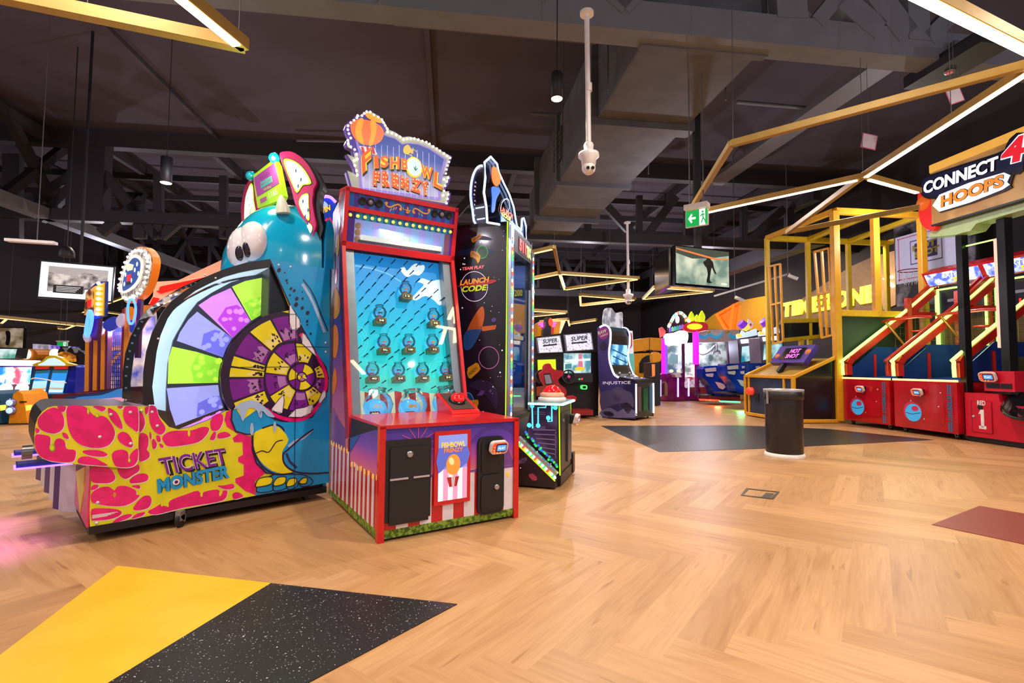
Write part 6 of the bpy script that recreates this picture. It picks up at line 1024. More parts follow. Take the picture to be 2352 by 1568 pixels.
def hoops(b1, b0, label):
    """street hoops machine between room depths b0 (near) and b1 (far)"""
    t = thing('hoops_machine', label, 'arcade machine', R(9.8, (b0+b1)/2, 0), 'red hoops machines'); af = 8.75; F_ = RA(af); w = b1-b0; hz = 1.0; red = mottled('hoops_red', '#B4101c', '#c2142a', 3, rough=.2, coat=.5); rs = mat('red_tube', '#C0241a', rough=.3, coat=.3); bl = mat('hoops_blue', '#16357a', rough=.35)
    m = MB(); m.box(F_, -b1+.03, -b0-.03, .1, hz, -2.6, 0, red); o = m.build('base_cabinet', t, bevel=.02)
    m = MB(); uc = -b1 + w*.32; m.prism(F_, circ(uc, .42, .19), 0, .004, mat('ball_pink', '#d83a62', rough=.3)); m.prism(F_, circ(uc+.02, .4, .165), .004, .008, lit('ball_blue', '#3fa8e0', .35)); stroke(m, F_, [(uc-.14, .39), (uc, .37), (uc+.17, .41)], .012, 8, mat('ball_line', '#2a4a86')); m.prism(F_, ell2(uc+.06, .48, .07, .05), .008, .01, mat('ball_pink')); m.build('ball_print', o)
    m = MB(); us = -b0-.2
    for d in (0, .045): m.box(F_, us+d, us+d+.025, .13, .95, 0, .004, mat('stripe_blue', '#2f6f9c', rough=.3))
    m.box(F_, us-.02, us+.1, .3, .78, .004, .005, red); vf = Fr(F_.P(us, .76, 0), -UP, -RF); m.text(vf, 'EXTREME SHOT', (.0, .0), (.44, .0), (0, .085), mat('stripe_blue'), d=.01, bold=.04); m.build('stripe_print', o)
    m = MB()
    for p in ((.45, .72), (.72, .55), (.5, .3), (.75, .8), (.3, .62)): m.lathe(F_.P(-b1+w*p[0], p[1], 0), F_.n, [(.014, 0), (.012, .008), (.002, .01)], mat('bolt_silver'), 8)
    m.build('bolt_heads', o); m = MB(); m.box(F_, -b1+w*.5, -b1+w*.8, .24, .62, 0, .006, red); m.build('door_panel', o, bevel=.004)
    reader(t, F_, -b1+w*.46, .8, .2, .13, 0, .12)
    m = MB(); m.box(F_, -b1+.02, -b0-.02, hz, hz+.035, -.02, .02, neon('neon_edge', '#ffe07a', 2.0)); m.build('edge_light', t)
    side = RB(10.2); P = side.pxs([(1900+x/3.409, 560+y/3.409) for x, y in ((117, 1025), (113, 930), (140, 890), (580, 545), (815, 345))]); top = P[-1]
    for b, s in ((b1-.05, 1), (b0+.05, -1)):
        S = RB(b); m = MB(); m.tube([S.P(a, z) for a, z in smooth(P, 3, False)], .03, ngreen if s > 0 or b0 < 8 else rs, 8); m.build('neon_tube' if s > 0 or b0 < 8 else 'edge_tube', t)
        m = MB(); Q = [(a+.13, z-.02 if i else z) for i, (a, z) in enumerate(P)]; 
        for p, q in zip(Q, Q[1:]): m.bar(S.P(*p), S.P(*q), .13, rs, h=.08, up=S.n)
        m.bar(S.P(P[3][0]+.15, 1.0), S.P(P[3][0]+.15, P[3][1]+.35), .1, rs); m.bar(S.P(P[3][0]+.15, P[3][1]), S.P(top[0]+.2, P[3][1]), .08, rs); m.bar(S.P(top[0]+.1, 1.1), S.P(top[0]+.1, top[1]+.1), .06, ngreen if s > 0 else rs); m.bar(S.P(P[2][0]+.7, 1.0), S.P(P[2][0]+.7, 1.55), .05, rs); m.build('side_frame', t)
        m = MB(); m.prism(S, [(P[0][0]+.22, 1.02), (P[0][0]+.22, 1.25), (P[2][0]+.75, 1.72), (P[3][0]+.15, 1.72), (top[0]+.1, 1.72), (top[0]+.1, 1.02)], -.02, .0, bl); m.build('side_panel', t)
        m = MB(); wr = mat('net_wire', '#7a5a3a', rough=.5); k0 = P[3][0]-.2
        for i in range(12): a = k0 + i*.13; zt = min(top[1], P[2][1] + (a-P[2][0])*(top[1]-P[2][1])/(top[0]-P[2][0])) - .08; m.bar(S.P(a, 1.7, 0), S.P(a, zt, 0), .006, wr)
        for i in range(10):
            z = 1.75 + i*.14; a = max(k0, P[2][0] + (z+.1-P[2][1])*(top[0]-P[2][0])/(top[1]-P[2][1])); m.bar(S.P(a, z), S.P(top[0]+.1, z), .006, wr)
        m.build('side_net', t)
    m = MB(); az, zz = P[2][0]+.95, P[2][1]+.82; m.tube([R(az, b1-.05, zz), R(az-.05, b1-.3, zz+.03), R(az-.05, b0+.3, zz+.03), R(az, b0+.05, zz)], .03, rs, 8); m.build('cross_tube', t)
    m = MB(); m.tube([R(az, b1-.1, zz), R(az+.5, b1-.25, 1.55)], .025, mat('brass_tube', '#b5702a', rough=.3, metal=.4), 8); m.build('brace_tube', t)
    # ball ramp, back, hoop, scores, header
    m = MB(); m.prism(RB(b0+.1), [(af+.2, 1.0), (top[0]+.1, 1.2), (top[0]+.1, 1.16), (af+.2, .98)], -(w-.2), 0, bl); m.build('ball_ramp', t)
    m = MB(); m.tube([R(az+.4 + .2*math.cos(k), (b0+b1)/2 + .2*math.sin(k), 2.05) for k in [i*math.pi/10 for i in range(20)]], .015, rs, 6, True); m.build('hoop', t)
    K = RA(top[0]+.12); m = MB(); m.box(K, -b1+.06, -b0-.06, 1.2, top[1]-.1, -.05, 0, mat('back_tan', '#5c3f20', rough=.5)); m.box(K, -b1+.1, -b0-.1, top[1]-.75, top[1]-.12, 0, .03, mat('score_navy', '#1c1730', rough=.3)); o = m.build('back_board', t); m = MB(); dr = lit('digit_red', '#ff2a1c', 2.0); m.text(K, '150', (-b1+w*.35, top[1]-.62), (-b1+w*.6, top[1]-.62), (-b1+w*.35, top[1]-.47), dr, d=.035, bold=.03); m.box(K, -b1+w*.25, -b1+w*.75, top[1]-.36, top[1]-.3, .03, .034, mat('score_grey', '#8a8296')); m.text(K, 'TEXT GAME', (-b1+w*.3, top[1]-.25), (-b1+w*.7, top[1]-.25), (-b1+w*.3, top[1]-.19), dr, d=.035) if 0 else None; m.build('score_digits', o)
    m = MB(); m.bar(K.P(-b1+.06, top[1]-.06, .05), K.P(-b0-.06, top[1]-.06, .05), .035, ngreen); m.bar(K.P(-b1+.1, top[1]-.08, .05), K.P(-b1+.1, 1.2, .05), .04, ngreen); m.bar(K.P(-b0-.1, top[1]-.08, .05), K.P(-b0-.1, 1.2, .05), .04, ngreen); m.build('neon_tube', t)
    hd = Fr(R(top[0]-.05, b1, top[1]), -RF, UP*.9 - RX*.42); h = .36; m = MB(); m.box(hd, -.02, w+.02, 0, h, -.3, 0, red); o = m.build('header', t, bevel=.015); m = MB(); m.box(hd, .03, w-.03, .03, h-.05, 0, .006, mottled('header_sky', '#4f63d8', '#d5e2ff', 6, e=.9, lo=.4, hi=.6)); m.text(hd, 'EXTREME', (w*.35, h*.5), (w*.8, h*.5), (w*.37, h*.78), lit('header_blue_ink', '#3a4fb0', .4), d=.009, bold=.06); m.text(hd, 'EXTREME', (w*.35, h*.5), (w*.8, h*.5), (w*.37, h*.78), lit('header_white', '#f4f6ff', .9), d=.011, bold=.02); m.text(hd, 'SHOT', (w*.5, h*.14), (w*.8, h*.14), (w*.51, h*.44), lit('header_yellow', '#ffd61e', .9), d=.011, bold=.05); m.build('header_face', o)
    for bb in (b1-.05, b0+.05): m = MB(); m.prism(RB(bb), [(top[0]-.7, top[1]-.45), (top[0]-.62, top[1]-.5), (top[0]+.02, top[1]+.02), (top[0]-.05, top[1]+.1)], -.05, 0, rs); m.build('header_brace', t)
    for b in (b0+.15, b1-.15):
        for a in (af+.12, af+2.3): castor(t, R(a, b, 0), .045)
    lamp('POINT', 'neon_glow', R(af+.9, (b0+b1)/2, 2.0), 14, (.6, 1, .4), shadow_soft_size=.2)
hoops(10.22, 8.98, 'red hoops machine next to the tall yellow cage'); hoops(8.94, 7.64, 'red hoops machine next to the machine marked RED 1')
def connect():
    t = thing('giant_hoops_machine', 'giant hoops game with wood effect sign, black posts and a red base', 'arcade machine', R(9.6, 6.4, 0)); F_ = RA(8.85); S_ = RA(8.65); z3 = Z(2040, 480, 2.85); z8 = Z(2000, 280, 4.125)
    g = lambda *p: F_.pxs(z3(*p)); s = lambda *p: S_.pxs(z8(*p)); rd = mat('base_red', '#CC1630', rough=.35); bk = mat('machine_black', '#17121a')
    q = g((500, 1200), (720, 1210), (728, 1265), (760, 1285), (889, 1292), (889, 1522), (520, 1482)); zt, zm, zb = q[0][1], q[4][1], q[6][1]; ul = q[0][0]
    m = MB(); m.prism(F_, [(ul, zb), (ul, zt), (q[1][0], zt), (q[1][0]+.02, zm+.05), (q[1][0]+.1, zm), (ul+2.6, zm), (ul+2.6, zb)], -1.5, 0, rd); o = m.build('base_cabinet', t, bevel=.012); m = MB(); m.box(F_, ul+.02, ul+2.6, 0.01, zb, -1.5, -.03, bk); m.build('plinth', t)
    d = g((545, 1255), (675, 1260), (690, 1470), (560, 1455)); du0, du1, dz0, dz1 = (d[0][0]+d[3][0])/2, (d[1][0]+d[2][0])/2, (d[2][1]+d[3][1])/2, (d[0][1]+d[1][1])/2
    m = MB(); m.box(F_, du0, du1, dz0, dz1, 0, .012, rd); stroke(m, F_.off(.012), [(du0, dz0), (du1, dz0), (du1, dz1), (du0, dz1)], .006, 1, bk, True); w = du1-du0; m.lathe(F_.P(du0+w*.45, dz1-.1, .012), F_.n, [(.045, 0), (.045, .004)], bk, 14); m.lathe(F_.P(du0+w*.1, (dz0+dz1)/2, .012), F_.n, [(.018, 0), (.018, .015)], mat('bolt_silver'), 10)
    m.text(F_, 'RED', (du0+w*.3, dz0+.45), (du0+w*.72, dz0+.45), (du0+w*.3, dz0+.53), white_p, d=.016, bold=.03); m.box(F_, du0+w*.46, du0+w*.62, dz0+.08, dz0+.38, .012, .016, white_p); m.box(F_, du0+w*.36, du0+w*.72, dz0+.06, dz0+.11, .012, .016, white_p); m.prism(F_, [(du0+w*.34, dz0+.3), (du0+w*.46, dz0+.38), (du0+w*.46, dz0+.31)], .012, .016, white_p); m.build('access_door', o)
    m = MB(); m.box(F_, ul+1.55, ul+2.4, zb+.1, zm-.3, 0, .01, rd); m.build('access_door', o)
    m = MB(); c = F_.P(q[1][0]+.55, zm-.03, -.1); m.lathe(c, UP*.8 - RX*.6, [(.3, 0), (.42, .1), (.45, .16), (.4, .15), (.28, .06)], mat('tray_gloss', '#111418', rough=.12, coat=.5), 28, x=RF); m.build('ball_tray', t)
    e = g((618, 1060), (818, 1052), (828, 1195), (635, 1190)); m = MB(); m.box(F_, e[0][0], e[1][0], e[3][1], e[0][1], -.3, -.02, rd); o = m.build('card_box', t, bevel=.012); m = MB(); m.box(F_, e[0][0]+.04, (e[0][0]+e[1][0])/2+.01, e[3][1]+.05, e[0][1]-.2, -.02, -.012, bk); m.box(F_, (e[0][0]+e[1][0])/2+.03, e[1][0]-.04, e[3][1]+.05, e[0][1]-.2, -.02, -.012, bk); m.build('slot_panel', o); c = F_.px(*z3((668, 1095))[0]); reader(t, F_, c[0], c[1], .26, .16, -.02, .1)
    m = MB(); m.box(F_, ul+.1, ul+2.6, zt-.02, zt+.62, -1.2, -.9, mat('back_olive', '#2c2a12', rough=.4)); m.box(F_, ul+.1, ul+2.6, zt+.0, zt+.06, -.9, -.3, mat('deck_black', '#14120f', rough=.2)); m.build('back_box', t)
    # posts
    for p0, p1, w in (((440, 170), (500, 1440), .12), ((700, 60), (785, 1035), .14)):
        a_, b_ = F_.px(*z3(p0)[0]), F_.px(*z3(p1)[0]); u = a_[0]*.5 + b_[0]*.5; m = MB(); m.bar(F_.P(u, .02 if w < .13 else zt, -.1), F_.P(u, a_[1]+.25, -.1), w, mat('post_black', '#121316', rough=.3)); m.build('post', t, bevel=.006)
    c = F_.pxs(z3((686, 190), (757, 905))); m = MB(); u = (c[0][0]+c[1][0])/2-.06; m.bar(F_.P(u, c[0][1], -.1), F_.P(u, c[1][1], -.1), .07, neon('pink_light_bar', '#ff9a86', 1.4)); m.build('light_bar', t); m = MB(); m.bar(F_.P(F_.px(*z3((450, 182))[0])[0], c[0][1], -.12), F_.P(u, c[0][1], -.12), .02, ngreen); m.build('light_bar', t)
    m = MB()
    for i in range(22): z = F_.px(*z3((750, 140))[0])[1] - i*.055; m.bar(F_.P(ul+1.15, z, -1.0), F_.P(ul+2.6, z, -1.0), .008, mat('grid_wire', '#6f7378', rough=.4, metal=.5))
    for i in range(30): m.bar(F_.P(ul+1.15+i*.05, 2.6, -1.0), F_.P(ul+1.15+i*.05, 3.9, -1.0), .006, mat('grid_wire'))
    m.build('wire_grid', t)
    # sign
    q = s((545, 502), (1452, 110), (1452, 700), (600, 985)); zt_ = (q[0][1]+q[1][1])/2; zb_ = (q[2][1]+q[3][1])/2; u0 = (q[0][0]+q[3][0])/2
    wood = mottled('wood_print', '#b98a48', '#d3a662', 2.5, e=.12, rough=.4); m = MB(); m.box(S_, u0, u0+3.4, zb_, zt_, -.35, 0, wood); m.box(S_, u0-.01, u0+3.4, zb_-.03, zb_, -.36, .01, bk); m.build('sign_box', t, bevel=.006)
    m = MB(); gz = F_.px(*z3((258, 182))[0])[1]; m.prism(RA(8.77), RA(8.77).pxs(z8((540, 1092), (600, 985), (1452, 695), (1452, 830), (1000, 960), (945, 1030), (800, 1068))), -.3, 0, mat('canopy_pale', '#b9d69a', rough=.4)); m.build('canopy', t)
    m = MB(); nv = mat('logo_navy', '#1d2350', rough=.3); wl = lit('logo_white', '#f2f4ff', .85)
    def plate(pts, d, mt): m.prism(S_, smooth(s(*pts), 2), 0, d, mt)
    plate(((480, 640), (500, 560), (560, 505), (1200, 300), (1290, 240), (1330, 160), (1460, 100), (1460, 460), (1370, 500), (1340, 600), (1280, 660), (670, 860), (655, 740), (560, 730), (500, 700)), .03, mat('logo_black', '#15141a', rough=.3)); plate(((490, 640), (510, 565), (565, 520), (1210, 315), (1300, 250), (1345, 175), (1460, 125), (1460, 440), (1350, 470), (1325, 590), (1275, 640), (690, 840), (670, 720), (560, 710), (505, 690)), .035, nv)
    plate(((668, 850), (668, 690), (1280, 480), (1310, 570), (1270, 640)), .038, wl); m.build('logo_plate', t); m = MB()
    def tt(tx, p0, p1, p2, mt, d, b): m.text(S_, tx, S_.px(*z8(p0)[0]), S_.px(*z8(p1)[0]), S_.px(*z8(p2)[0]), mt, d=d, th=.012, bold=b)
    tt('CONNECT', (522, 690), (1235, 452), (525, 572), mat('logo_black'), .04, .07); tt('CONNECT', (525, 688), (1232, 452), (528, 575), wl, .05, .03); tt('4', (1245, 430), (1475, 368), (1285, 170), wl, .04, .09); tt('4', (1255, 420), (1470, 365), (1290, 180), lit('logo_red', '#e01c2c', .6), .05, .04)
    tt('HOOPS', (688, 815), (1288, 610), (690, 705), mat('logo_black'), .042, .06); tt('HOOPS', (690, 812), (1285, 610), (693, 708), lit('logo_orange_lit', '#f08a1e', .6), .05, .03); m.build('logo_letters', t)
    m = MB(); m.bar(S_.P(u0, zt_+.06, -.05), S_.P(u0+3.4, zt_+.06, -.05), .14, lit('sign_top_light', '#e9b24a', .5)); m.build('sign_top', t)
    c = S_.px(2118, 466); m = MB(); m.ball(S_.P(c[0], c[1], -.12), .17, lit('ball_orange_lit', '#f0701c', .3)); m.build('ball_ornament', t); q = S_.pxs([(2108, 435), (2140, 425), (2146, 522), (2118, 520), (2108, 490)]); m = MB(); m.prism(S_, smooth(q, 3), -.3, -.02, lit('flame_red', '#e8231a', .35)); m.build('flame_ornament', t)
connect()
# litter bin
c = fl(1802, 1047); t = thing('litter_bin', 'black cylindrical litter bin with pale rim and white foot', 'bin', c); tp = at(1790, 893, c.y).z
m = MB(); m.lathe(c, UP, [(.225, .03), (.235, .06), (.235, tp-.14)], mottled('bin_black', '#1f1d20', '#262327', 4, rough=.35), 40); m.build('body', t)
m = MB(); m.lathe(c, UP, [(.25, 0), (.255, .015), (.245, .05), (.2, .06)], white_p, 40); m.build('foot', t); m = MB(); m.lathe(c, UP, [(.235, tp-.14), (.248, tp-.135), (.25, tp-.03), (.24, tp-.025)], mat('bin_collar', '#262428', rough=.4), 40); m.build('collar', t)
m = MB(); m.lathe(c, UP, [(.25, tp-.03), (.256, tp-.02), (.25, tp), (.19, tp), (.18, tp-.05), (.02, tp-.06)], mat('bin_rim', '#a9a7ab', rough=.35, metal=.3), 40); m.build('rim', t); m = MB(); m.bar(c + V((-.25, -.05, tp-.02)), c + V((-.25, -.05, tp-.2)), .02, mat('bin_rim')); m.build('clip', t)
# lettering on the wall
c0, c1, c2 = FW.px(1802, 729), FW.px(2024, 692), FW.px(1800, 697); t = thing('wall_lettering', 'yellow lit shop lettering on the right wall behind the basketball cage', 'sign', FW.P(*c0)); TXT = 'TIMEZONE'; ws = [1, .5, 1.25, .95, 1, 1.1, 1.1, .95]; tot = sum(ws) + .12*7; x = 0; yl = lit('letter_yellow', '#FFE23a', 1.3)
for ch, w_ in zip(TXT, ws):
    f0 = lerp(c0, c1, x/tot); f1 = lerp(c0, c1, (x+w_)/tot); dv = c2[1]-c0[1]; m = MB(); m.text(FW, ch, f0, f1, (f0[0]+.04, f0[1]+dv), yl, d=.05, th=.08, bold=.04); m.build('letter', t); x += w_ + .12
def neonline(label, cat, pts, col, e, r, a, closed=True):
    f = RA(a); m = MB(); m.tube([f.P(*f.px(*p)) for p in pts], r, neon(col[0], col[1], e), 6, closed); return solo(m, 'neon_sign', label, cat)
neonline('orange red neon triangle on the yellow wall', 'neon sign', [(1646, 723), (1685, 700), (1677, 757), (1667, 757)], ('neon_orange', '#ff4a10'), 3.5, .07, 13.3)
neonline('white angular light tube on the pale wall behind the cage', 'neon sign', [(2052, 658), (2031, 639), (2050, 636)], ('neon_warm', '#ffe6c0'), 4, .05, 13.3, False)
neonline('upright white light bar at the edge of the yellow wall', 'neon sign', [(1768, 680), (1771, 735)], ('neon_warm2', '#fff0c8'), 3, .07, 13.3, False)
# ------------------------------------------------------------------ machines in the middle distance
def pb(par, nm, fr, zz, pts, d0, d1, m, bev=0, sm=0):
    q = fr.off(d1).pxs(zz(*pts))
    if nm in GND:
        v0 = min(b for a, b in q); q = [(a, .02 if b < v0+.45 and v0 < .6 else b) for a, b in q]
    q = q; q = smooth(q, sm) if sm else q; b = MB(); b.prism(fr, q, d0, d1, m); return b.build(nm, par, bevel=bev)
bkm = mat('machine_black', '#17121a')
GND = ('cabinet', 'base', 'body', 'pedestal', 'legs')
def racers():
    zc = Z(1220, 720, 6.03); f = RB(12.0); hm = mottled('header_sketch', '#3f4d78', '#dfe5f5', 26, e=.55, lo=.3, hi=.46, detail=5); ink = mat('sketch_ink', '#252b45')
    for k, (hd, sc, body, lb, scol) in enumerate(((((75, 335), (405, 300), (445, 535), (105, 550)), ((90, 640), (340, 632), (345, 790), (95, 792)), (60, 440), 'racing cabinet with lime screen and red bucket seat', '#C8DC1e'), (((460, 292), (835, 262), (870, 500), (490, 525)), ((452, 548), (828, 548), (828, 820), (452, 822)), (442, 930), 'racing cabinet with city street screen next to the purple fighting cabinet', '#7fb9c4'))):
        t = thing('racing_machine', lb, 'arcade machine', at(1220 + (body[0]+body[1])/12.06, 955, 12.3) * V((1, 1, 0)) if 0 else V((*at(1220 + (body[0]+body[1])/12.06, 850, 12.3)[:2], 0)), 'racing machines side by side')
        x0, x1 = body; pb(t, 'cabinet', f, zc, ((x0, 545), (x1, 525), (x1, 1425), (x0, 1415)), -.7, 0, bkm, .01)
        o = pb(t, 'header', f, zc, hd, 0, .12, mat('header_frame', '#8d96ad', rough=.3), .01); c = [sum(p[i] for p in hd)/4 for i in (0, 1)]; s_ = lambda q, g: [(c[0]+(x-c[0])*g, c[1]+(y-c[1])*g) for x, y in q]
        pb(o, 'header_face', f, zc, s_(hd, .93), .12, .125, hm); w = hd[1][0]-hd[0][0]
        pb(o, 'header_line', f, zc, [(c[0]-w*.28, c[1]+6), (c[0]+w*.3, c[1]-16), (c[0]+w*.3, c[1]+6), (c[0]-w*.28, c[1]+26)], .125, .13, ink); m = MB(); F3 = f.off(.13); p = F3.pxs(zc((c[0]-w*.3, c[1]-14), (c[0]+w*.32, c[1]-36), (c[0]-w*.28, c[1]-74))); m.text(F3, 'SUPER CARS' if 0 else 'SUPER', *p, ink, d=.002, bold=.02); m.build('header_title', o)
        sm_ = lit('screen_'+scol[1:], scol, .8) if not k else mottled('screen_street', '#4f8fa6', '#c9eae6', 3.5, e=.7); o = pb(t, 'screen', f, zc, sc, 0, .02, sm_)
        if k:
            for q, hx in ((((600, 760), (640, 735), (720, 735), (750, 770), (700, 790), (620, 785)), '#e0c22a'), (((660, 560), (700, 560), (720, 740), (650, 740)), '#c86a8a'), (((470, 700), (560, 690), (560, 760), (470, 770)), '#3f7d86'), (((470, 640), (820, 620), (820, 650), (470, 668)), '#dff3ef')): pb(o, 'screen_image', f, zc, q, .02, .024, lit('img_'+hx[1:], hx, .7))
        dx = 0 if k else -370; pb(t, 'dashboard', f, zc, ((x0+5, 830), (x1-80, 830), (x1-80, 950), (x0+5, 950)), 0, .3, mat('dash_grey', '#26222a', rough=.4), .02)
        c_ = f.off(.45).px(*zc((520+dx, 875))[0]); m = MB(); r = .15; C = f.P(c_[0], c_[1], .45); up_ = (UP*.9 + f.n*-.3); m.tube([C + f.u*(r*math.cos(i*math.pi/10)) + up_*(r*1.15*math.sin(i*math.pi/10)) for i in range(20)], .02, blk, 6, True)
        for a in (90, 210, 330): m.bar(C, C + f.u*(r*math.cos(math.radians(a))) + up_*(r*math.sin(math.radians(a))), .03, blk)
        m.bar(C, C - f.n*.25 + UP*.02, .05, blk); o = m.build('steering_wheel', t); m = MB(); m.ball(C + f.n*.02, .035, lit('hub_pink', '#c83a78', .6)); m.build('hub', o)
        if k:
            pb(t, 'button_green', f, zc, circ(670, 908, 14, n=10), .3, .33, lit('btn_green', '#1fae5a', 1)); pb(t, 'button_red', f, zc, circ(705, 905, 14, n=10), .3, .33, lit('btn_red', '#d83a4a', 1)); pb(t, 'card_reader', f, zc, rr(700, 990, 778, 1050, 20), 0, .14, lit('reader_ring', '#4fe06a', 1.2)); pb(t, 'reader_screen', f, zc, rr(715, 1003, 760, 1036, 8), .14, .145, blk)
        m = MB(); p = f.px(*zc((x0+60, 1300))[0]); m.box(f, p[0], p[0]+.5, .08, .2, 0, .5, mat('pedal_red', '#9c1c22')); m.build('pedal_box', t)
        if not k:
            g = f.off(1.0); sr = mottled('seat_red', '#C0102e', '#a80c26', 8, rough=.5); ch = mat('seat_cutout', '#8e8ea6', rough=.6)
            o = pb(t, 'seat', g, zc, ((120, 820), (170, 800), (180, 730), (220, 692), (270, 700), (305, 770), (435, 790), (440, 850), (375, 910), (400, 980), (470, 1030), (492, 1100), (480, 1150), (600, 1140), (628, 1180), (560, 1230), (200, 1230), (190, 1000), (150, 940)), -.2, .0, sr, .03, 2)
            pb(o, 'seat_cutout', g, zc, ((172, 830), (262, 825), (305, 970), (200, 985)), 0, .01, blk); pb(o, 'seat_cutout', g, zc, ((182, 850), (255, 845), (295, 965), (205, 975)), .01, .02, ch); p = g.px(*zc((350, 1200))[0]); m = MB(); m.box(g, p[0]-.35, p[0]+.25, .05, p[1], -.4, .0, bkm); m.build('seat_base', t)
            pb(t, 'seat_side', g, zc, ((75, 1015), (370, 965), (420, 1040), (425, 1130), (80, 1140)), .1, .13, mat('amber_shield', '#8a3a22', rough=.2), 0)
racers()
def fighter():
    O = fl(1457, 966); f = Fr(O, (.76, -.65, 0)); zc = Z(1220, 720, 6.03); t = thing('fighting_machine', 'tall purple upright cabinet with blue screen and glowing white edges', 'arcade machine', f.P(-.4, 0, -.4)); W_ = .95
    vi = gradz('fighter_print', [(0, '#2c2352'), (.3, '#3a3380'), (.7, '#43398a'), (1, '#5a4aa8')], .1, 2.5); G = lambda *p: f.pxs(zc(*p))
    prof = G((912, 185), (950, 190), (990, 168), (1030, 162), (1075, 190), (1100, 260), (1095, 400), (1080, 520), (1085, 640), (1110, 740), (1150, 840), (1210, 885), (1440, 925), (1445, 1460), (985, 1440), (935, 900))
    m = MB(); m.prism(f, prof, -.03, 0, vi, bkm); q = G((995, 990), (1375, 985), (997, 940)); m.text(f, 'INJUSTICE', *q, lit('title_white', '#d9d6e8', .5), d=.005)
    # the printed figures are left out: smoke and light shapes only
    for p, hx in ((((960, 1100), (1100, 1060), (1200, 1010), (1320, 1070), (1400, 1110), (1420, 1300), (1250, 1240), (1100, 1280), (970, 1330)), '#4f4878'), (((1150, 1060), (1250, 1060), (1240, 1200), (1160, 1200)), '#8d86b4'), (((970, 1340), (1100, 1300), (1200, 1360), (1300, 1300), (1430, 1340), (1435, 1440), (985, 1425)), '#6a6698'), (((980, 1370), (1080, 1350), (1150, 1400), (1090, 1430)), '#1b1836'), (((1240, 1260), (1330, 1230), (1400, 1300), (1340, 1390), (1290, 1330)), '#1b1836'), (((940, 450), (1010, 380), (1060, 470), (1000, 520)), '#2a2350')): m.dec(f, smooth(G(*p), 2), 2, mat('smoke_'+hx[1:], hx, rough=.4))
    m.dec(f, circ(*G((1000, 270))[0], .15, n=18), 2, mat('badge_magenta', '#a8309c')); q = G((930, 300), (1050, 255), (925, 250)); m.text(f, 'RAW', *q, white_p, d=.006, bold=.04); q = G((960, 335), (1065, 285), (955, 310)); m.text(f, 'THRILLS', *q, white_p, d=.006, bold=.03); m.build('side_panel', t, 'purple printed side panel')
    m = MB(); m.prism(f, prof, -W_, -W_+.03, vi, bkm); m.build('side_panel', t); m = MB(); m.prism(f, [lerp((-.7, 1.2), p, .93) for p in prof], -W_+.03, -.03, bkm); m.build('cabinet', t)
    we = neon('white_edge', '#f4f0ff', 2.2); e = prof[1:12]; m = MB(); m.tube([f.P(a, b, .0) for a, b in smooth(e, 3, False)], .022, we, 6); m.build('edge_light', t); m = MB(); m.tube([f.P(a, b, -W_) for a, b in smooth(e, 3, False)], .022, we, 6); m.build('edge_light', t)
    g = Fr(f.P(0, 0, 0), -f.n); H_ = lambda a, d: prof  # front faces right
    def front(nm, u0, u1, z0, z1, x, mt, th=.02, par=t): m = MB(); m.box(Fr(f.P(x, 0, 0), -f.n), u0, u1, z0, z1, 0, th, mt); return m.build(nm, par)
    xs = prof[8][0]; zs = (prof[9][1], prof[7][1]); pb_ = Fr(f.P(xs-.0, zs[0]-.25, 0), -f.n, f.u*-.02 + UP)
    m = MB(); m.box(pb_, .08, W_-.08, .05, .95, 0, .03, mottled('screen_blue', '#1f6fa8', '#9fdcf2', 3, e=.8)); o = m.build('screen', t); m = MB()
    for k in range(3): stroke(m, pb_.off(.03), [(.12, .35+k*.16), (W_-.12, .2+k*.16)], .03, 1, lit('screen_streak', '#0f4a7a', .5))
    m.build('screen_image', o); m = MB(); q0 = prof[4]; hb = Fr(f.P(q0[0]-.1, q0[1]-.42, 0), -f.n, f.u*.2 + UP); m.box(hb, .05, W_-.05, 0, .45, -.02, .02, mat('marquee_teal', '#27526a')); m.text(hb, 'INJUSTICE', (.1, .2), (W_-.1, .2), (.1, .36), lit('marquee_white', '#f6f2c8', 1.1), d=.025, bold=.03); m.text(hb, 'ARCADE', (.2, .05), (W_-.2, .05), (.2, .15), lit('marquee_yellow', '#e8d23a', 1), d=.025, bold=.03); m.build('marquee', t)
    zt = prof[12][1]; x1 = prof[12][0]; m = MB(); m.prism(f, [(prof[11][0], prof[11][1]), (x1, zt), (x1, zt-.06), (prof[11][0], prof[11][1]-.1)], -W_, 0, mat('control_deck', '#2c2a40', rough=.25)); o = m.build('control_deck', t)
    for k in range(8): c = f.P(x1-.12-.09*(k % 4), zt+.02+.01*(k % 4), -.2 - .5*(k//4) - .05*(k % 2)); m = MB(); m.lathe(c, UP, [(.028, 0), (.028, .02), (.02, .026)], lit(('btn_blue', 'btn_white')[k % 2], ('#4f7fd8', '#e6e6f0')[k % 2], .5), 10); m.build('button', o)
    for dd in (-.2, -.7): c = f.P(x1-.5, zt+.06, dd); m = MB(); m.tube([c, c + UP*.09], .012, bkm, 6); m.ball(c + UP*.1, .028, mat('stick_ball', '#cfd2dc', rough=.2)); m.build('joystick', o)
    fr_ = Fr(f.P(x1, 0, 0), -f.n); m = MB(); m.box(fr_, 0, W_, .06, zt-.06, -.3, 0, mat('front_graphite', '#2e2b33', rough=.4)); m.build('front_panel', t); m = MB(); m.box(fr_, .38, .62, .2, zt-.2, 0, .02, mat('door_green', '#17573c', rough=.3)); m.box(fr_, .14, .26, .2, zt-.15, 0, .02, mat('print_strip', '#6a4a52')); m.box(fr_, .72, .86, .2, zt-.15, 0, .02, mat('print_blue', '#3f6f9c')); m.build('front_print', t)
    for u in (.02, W_-.02): m = MB(); m.bar(fr_.P(u, .12, .01), fr_.P(u, zt-.08, .01), .035, we); m.build('edge_light', t)
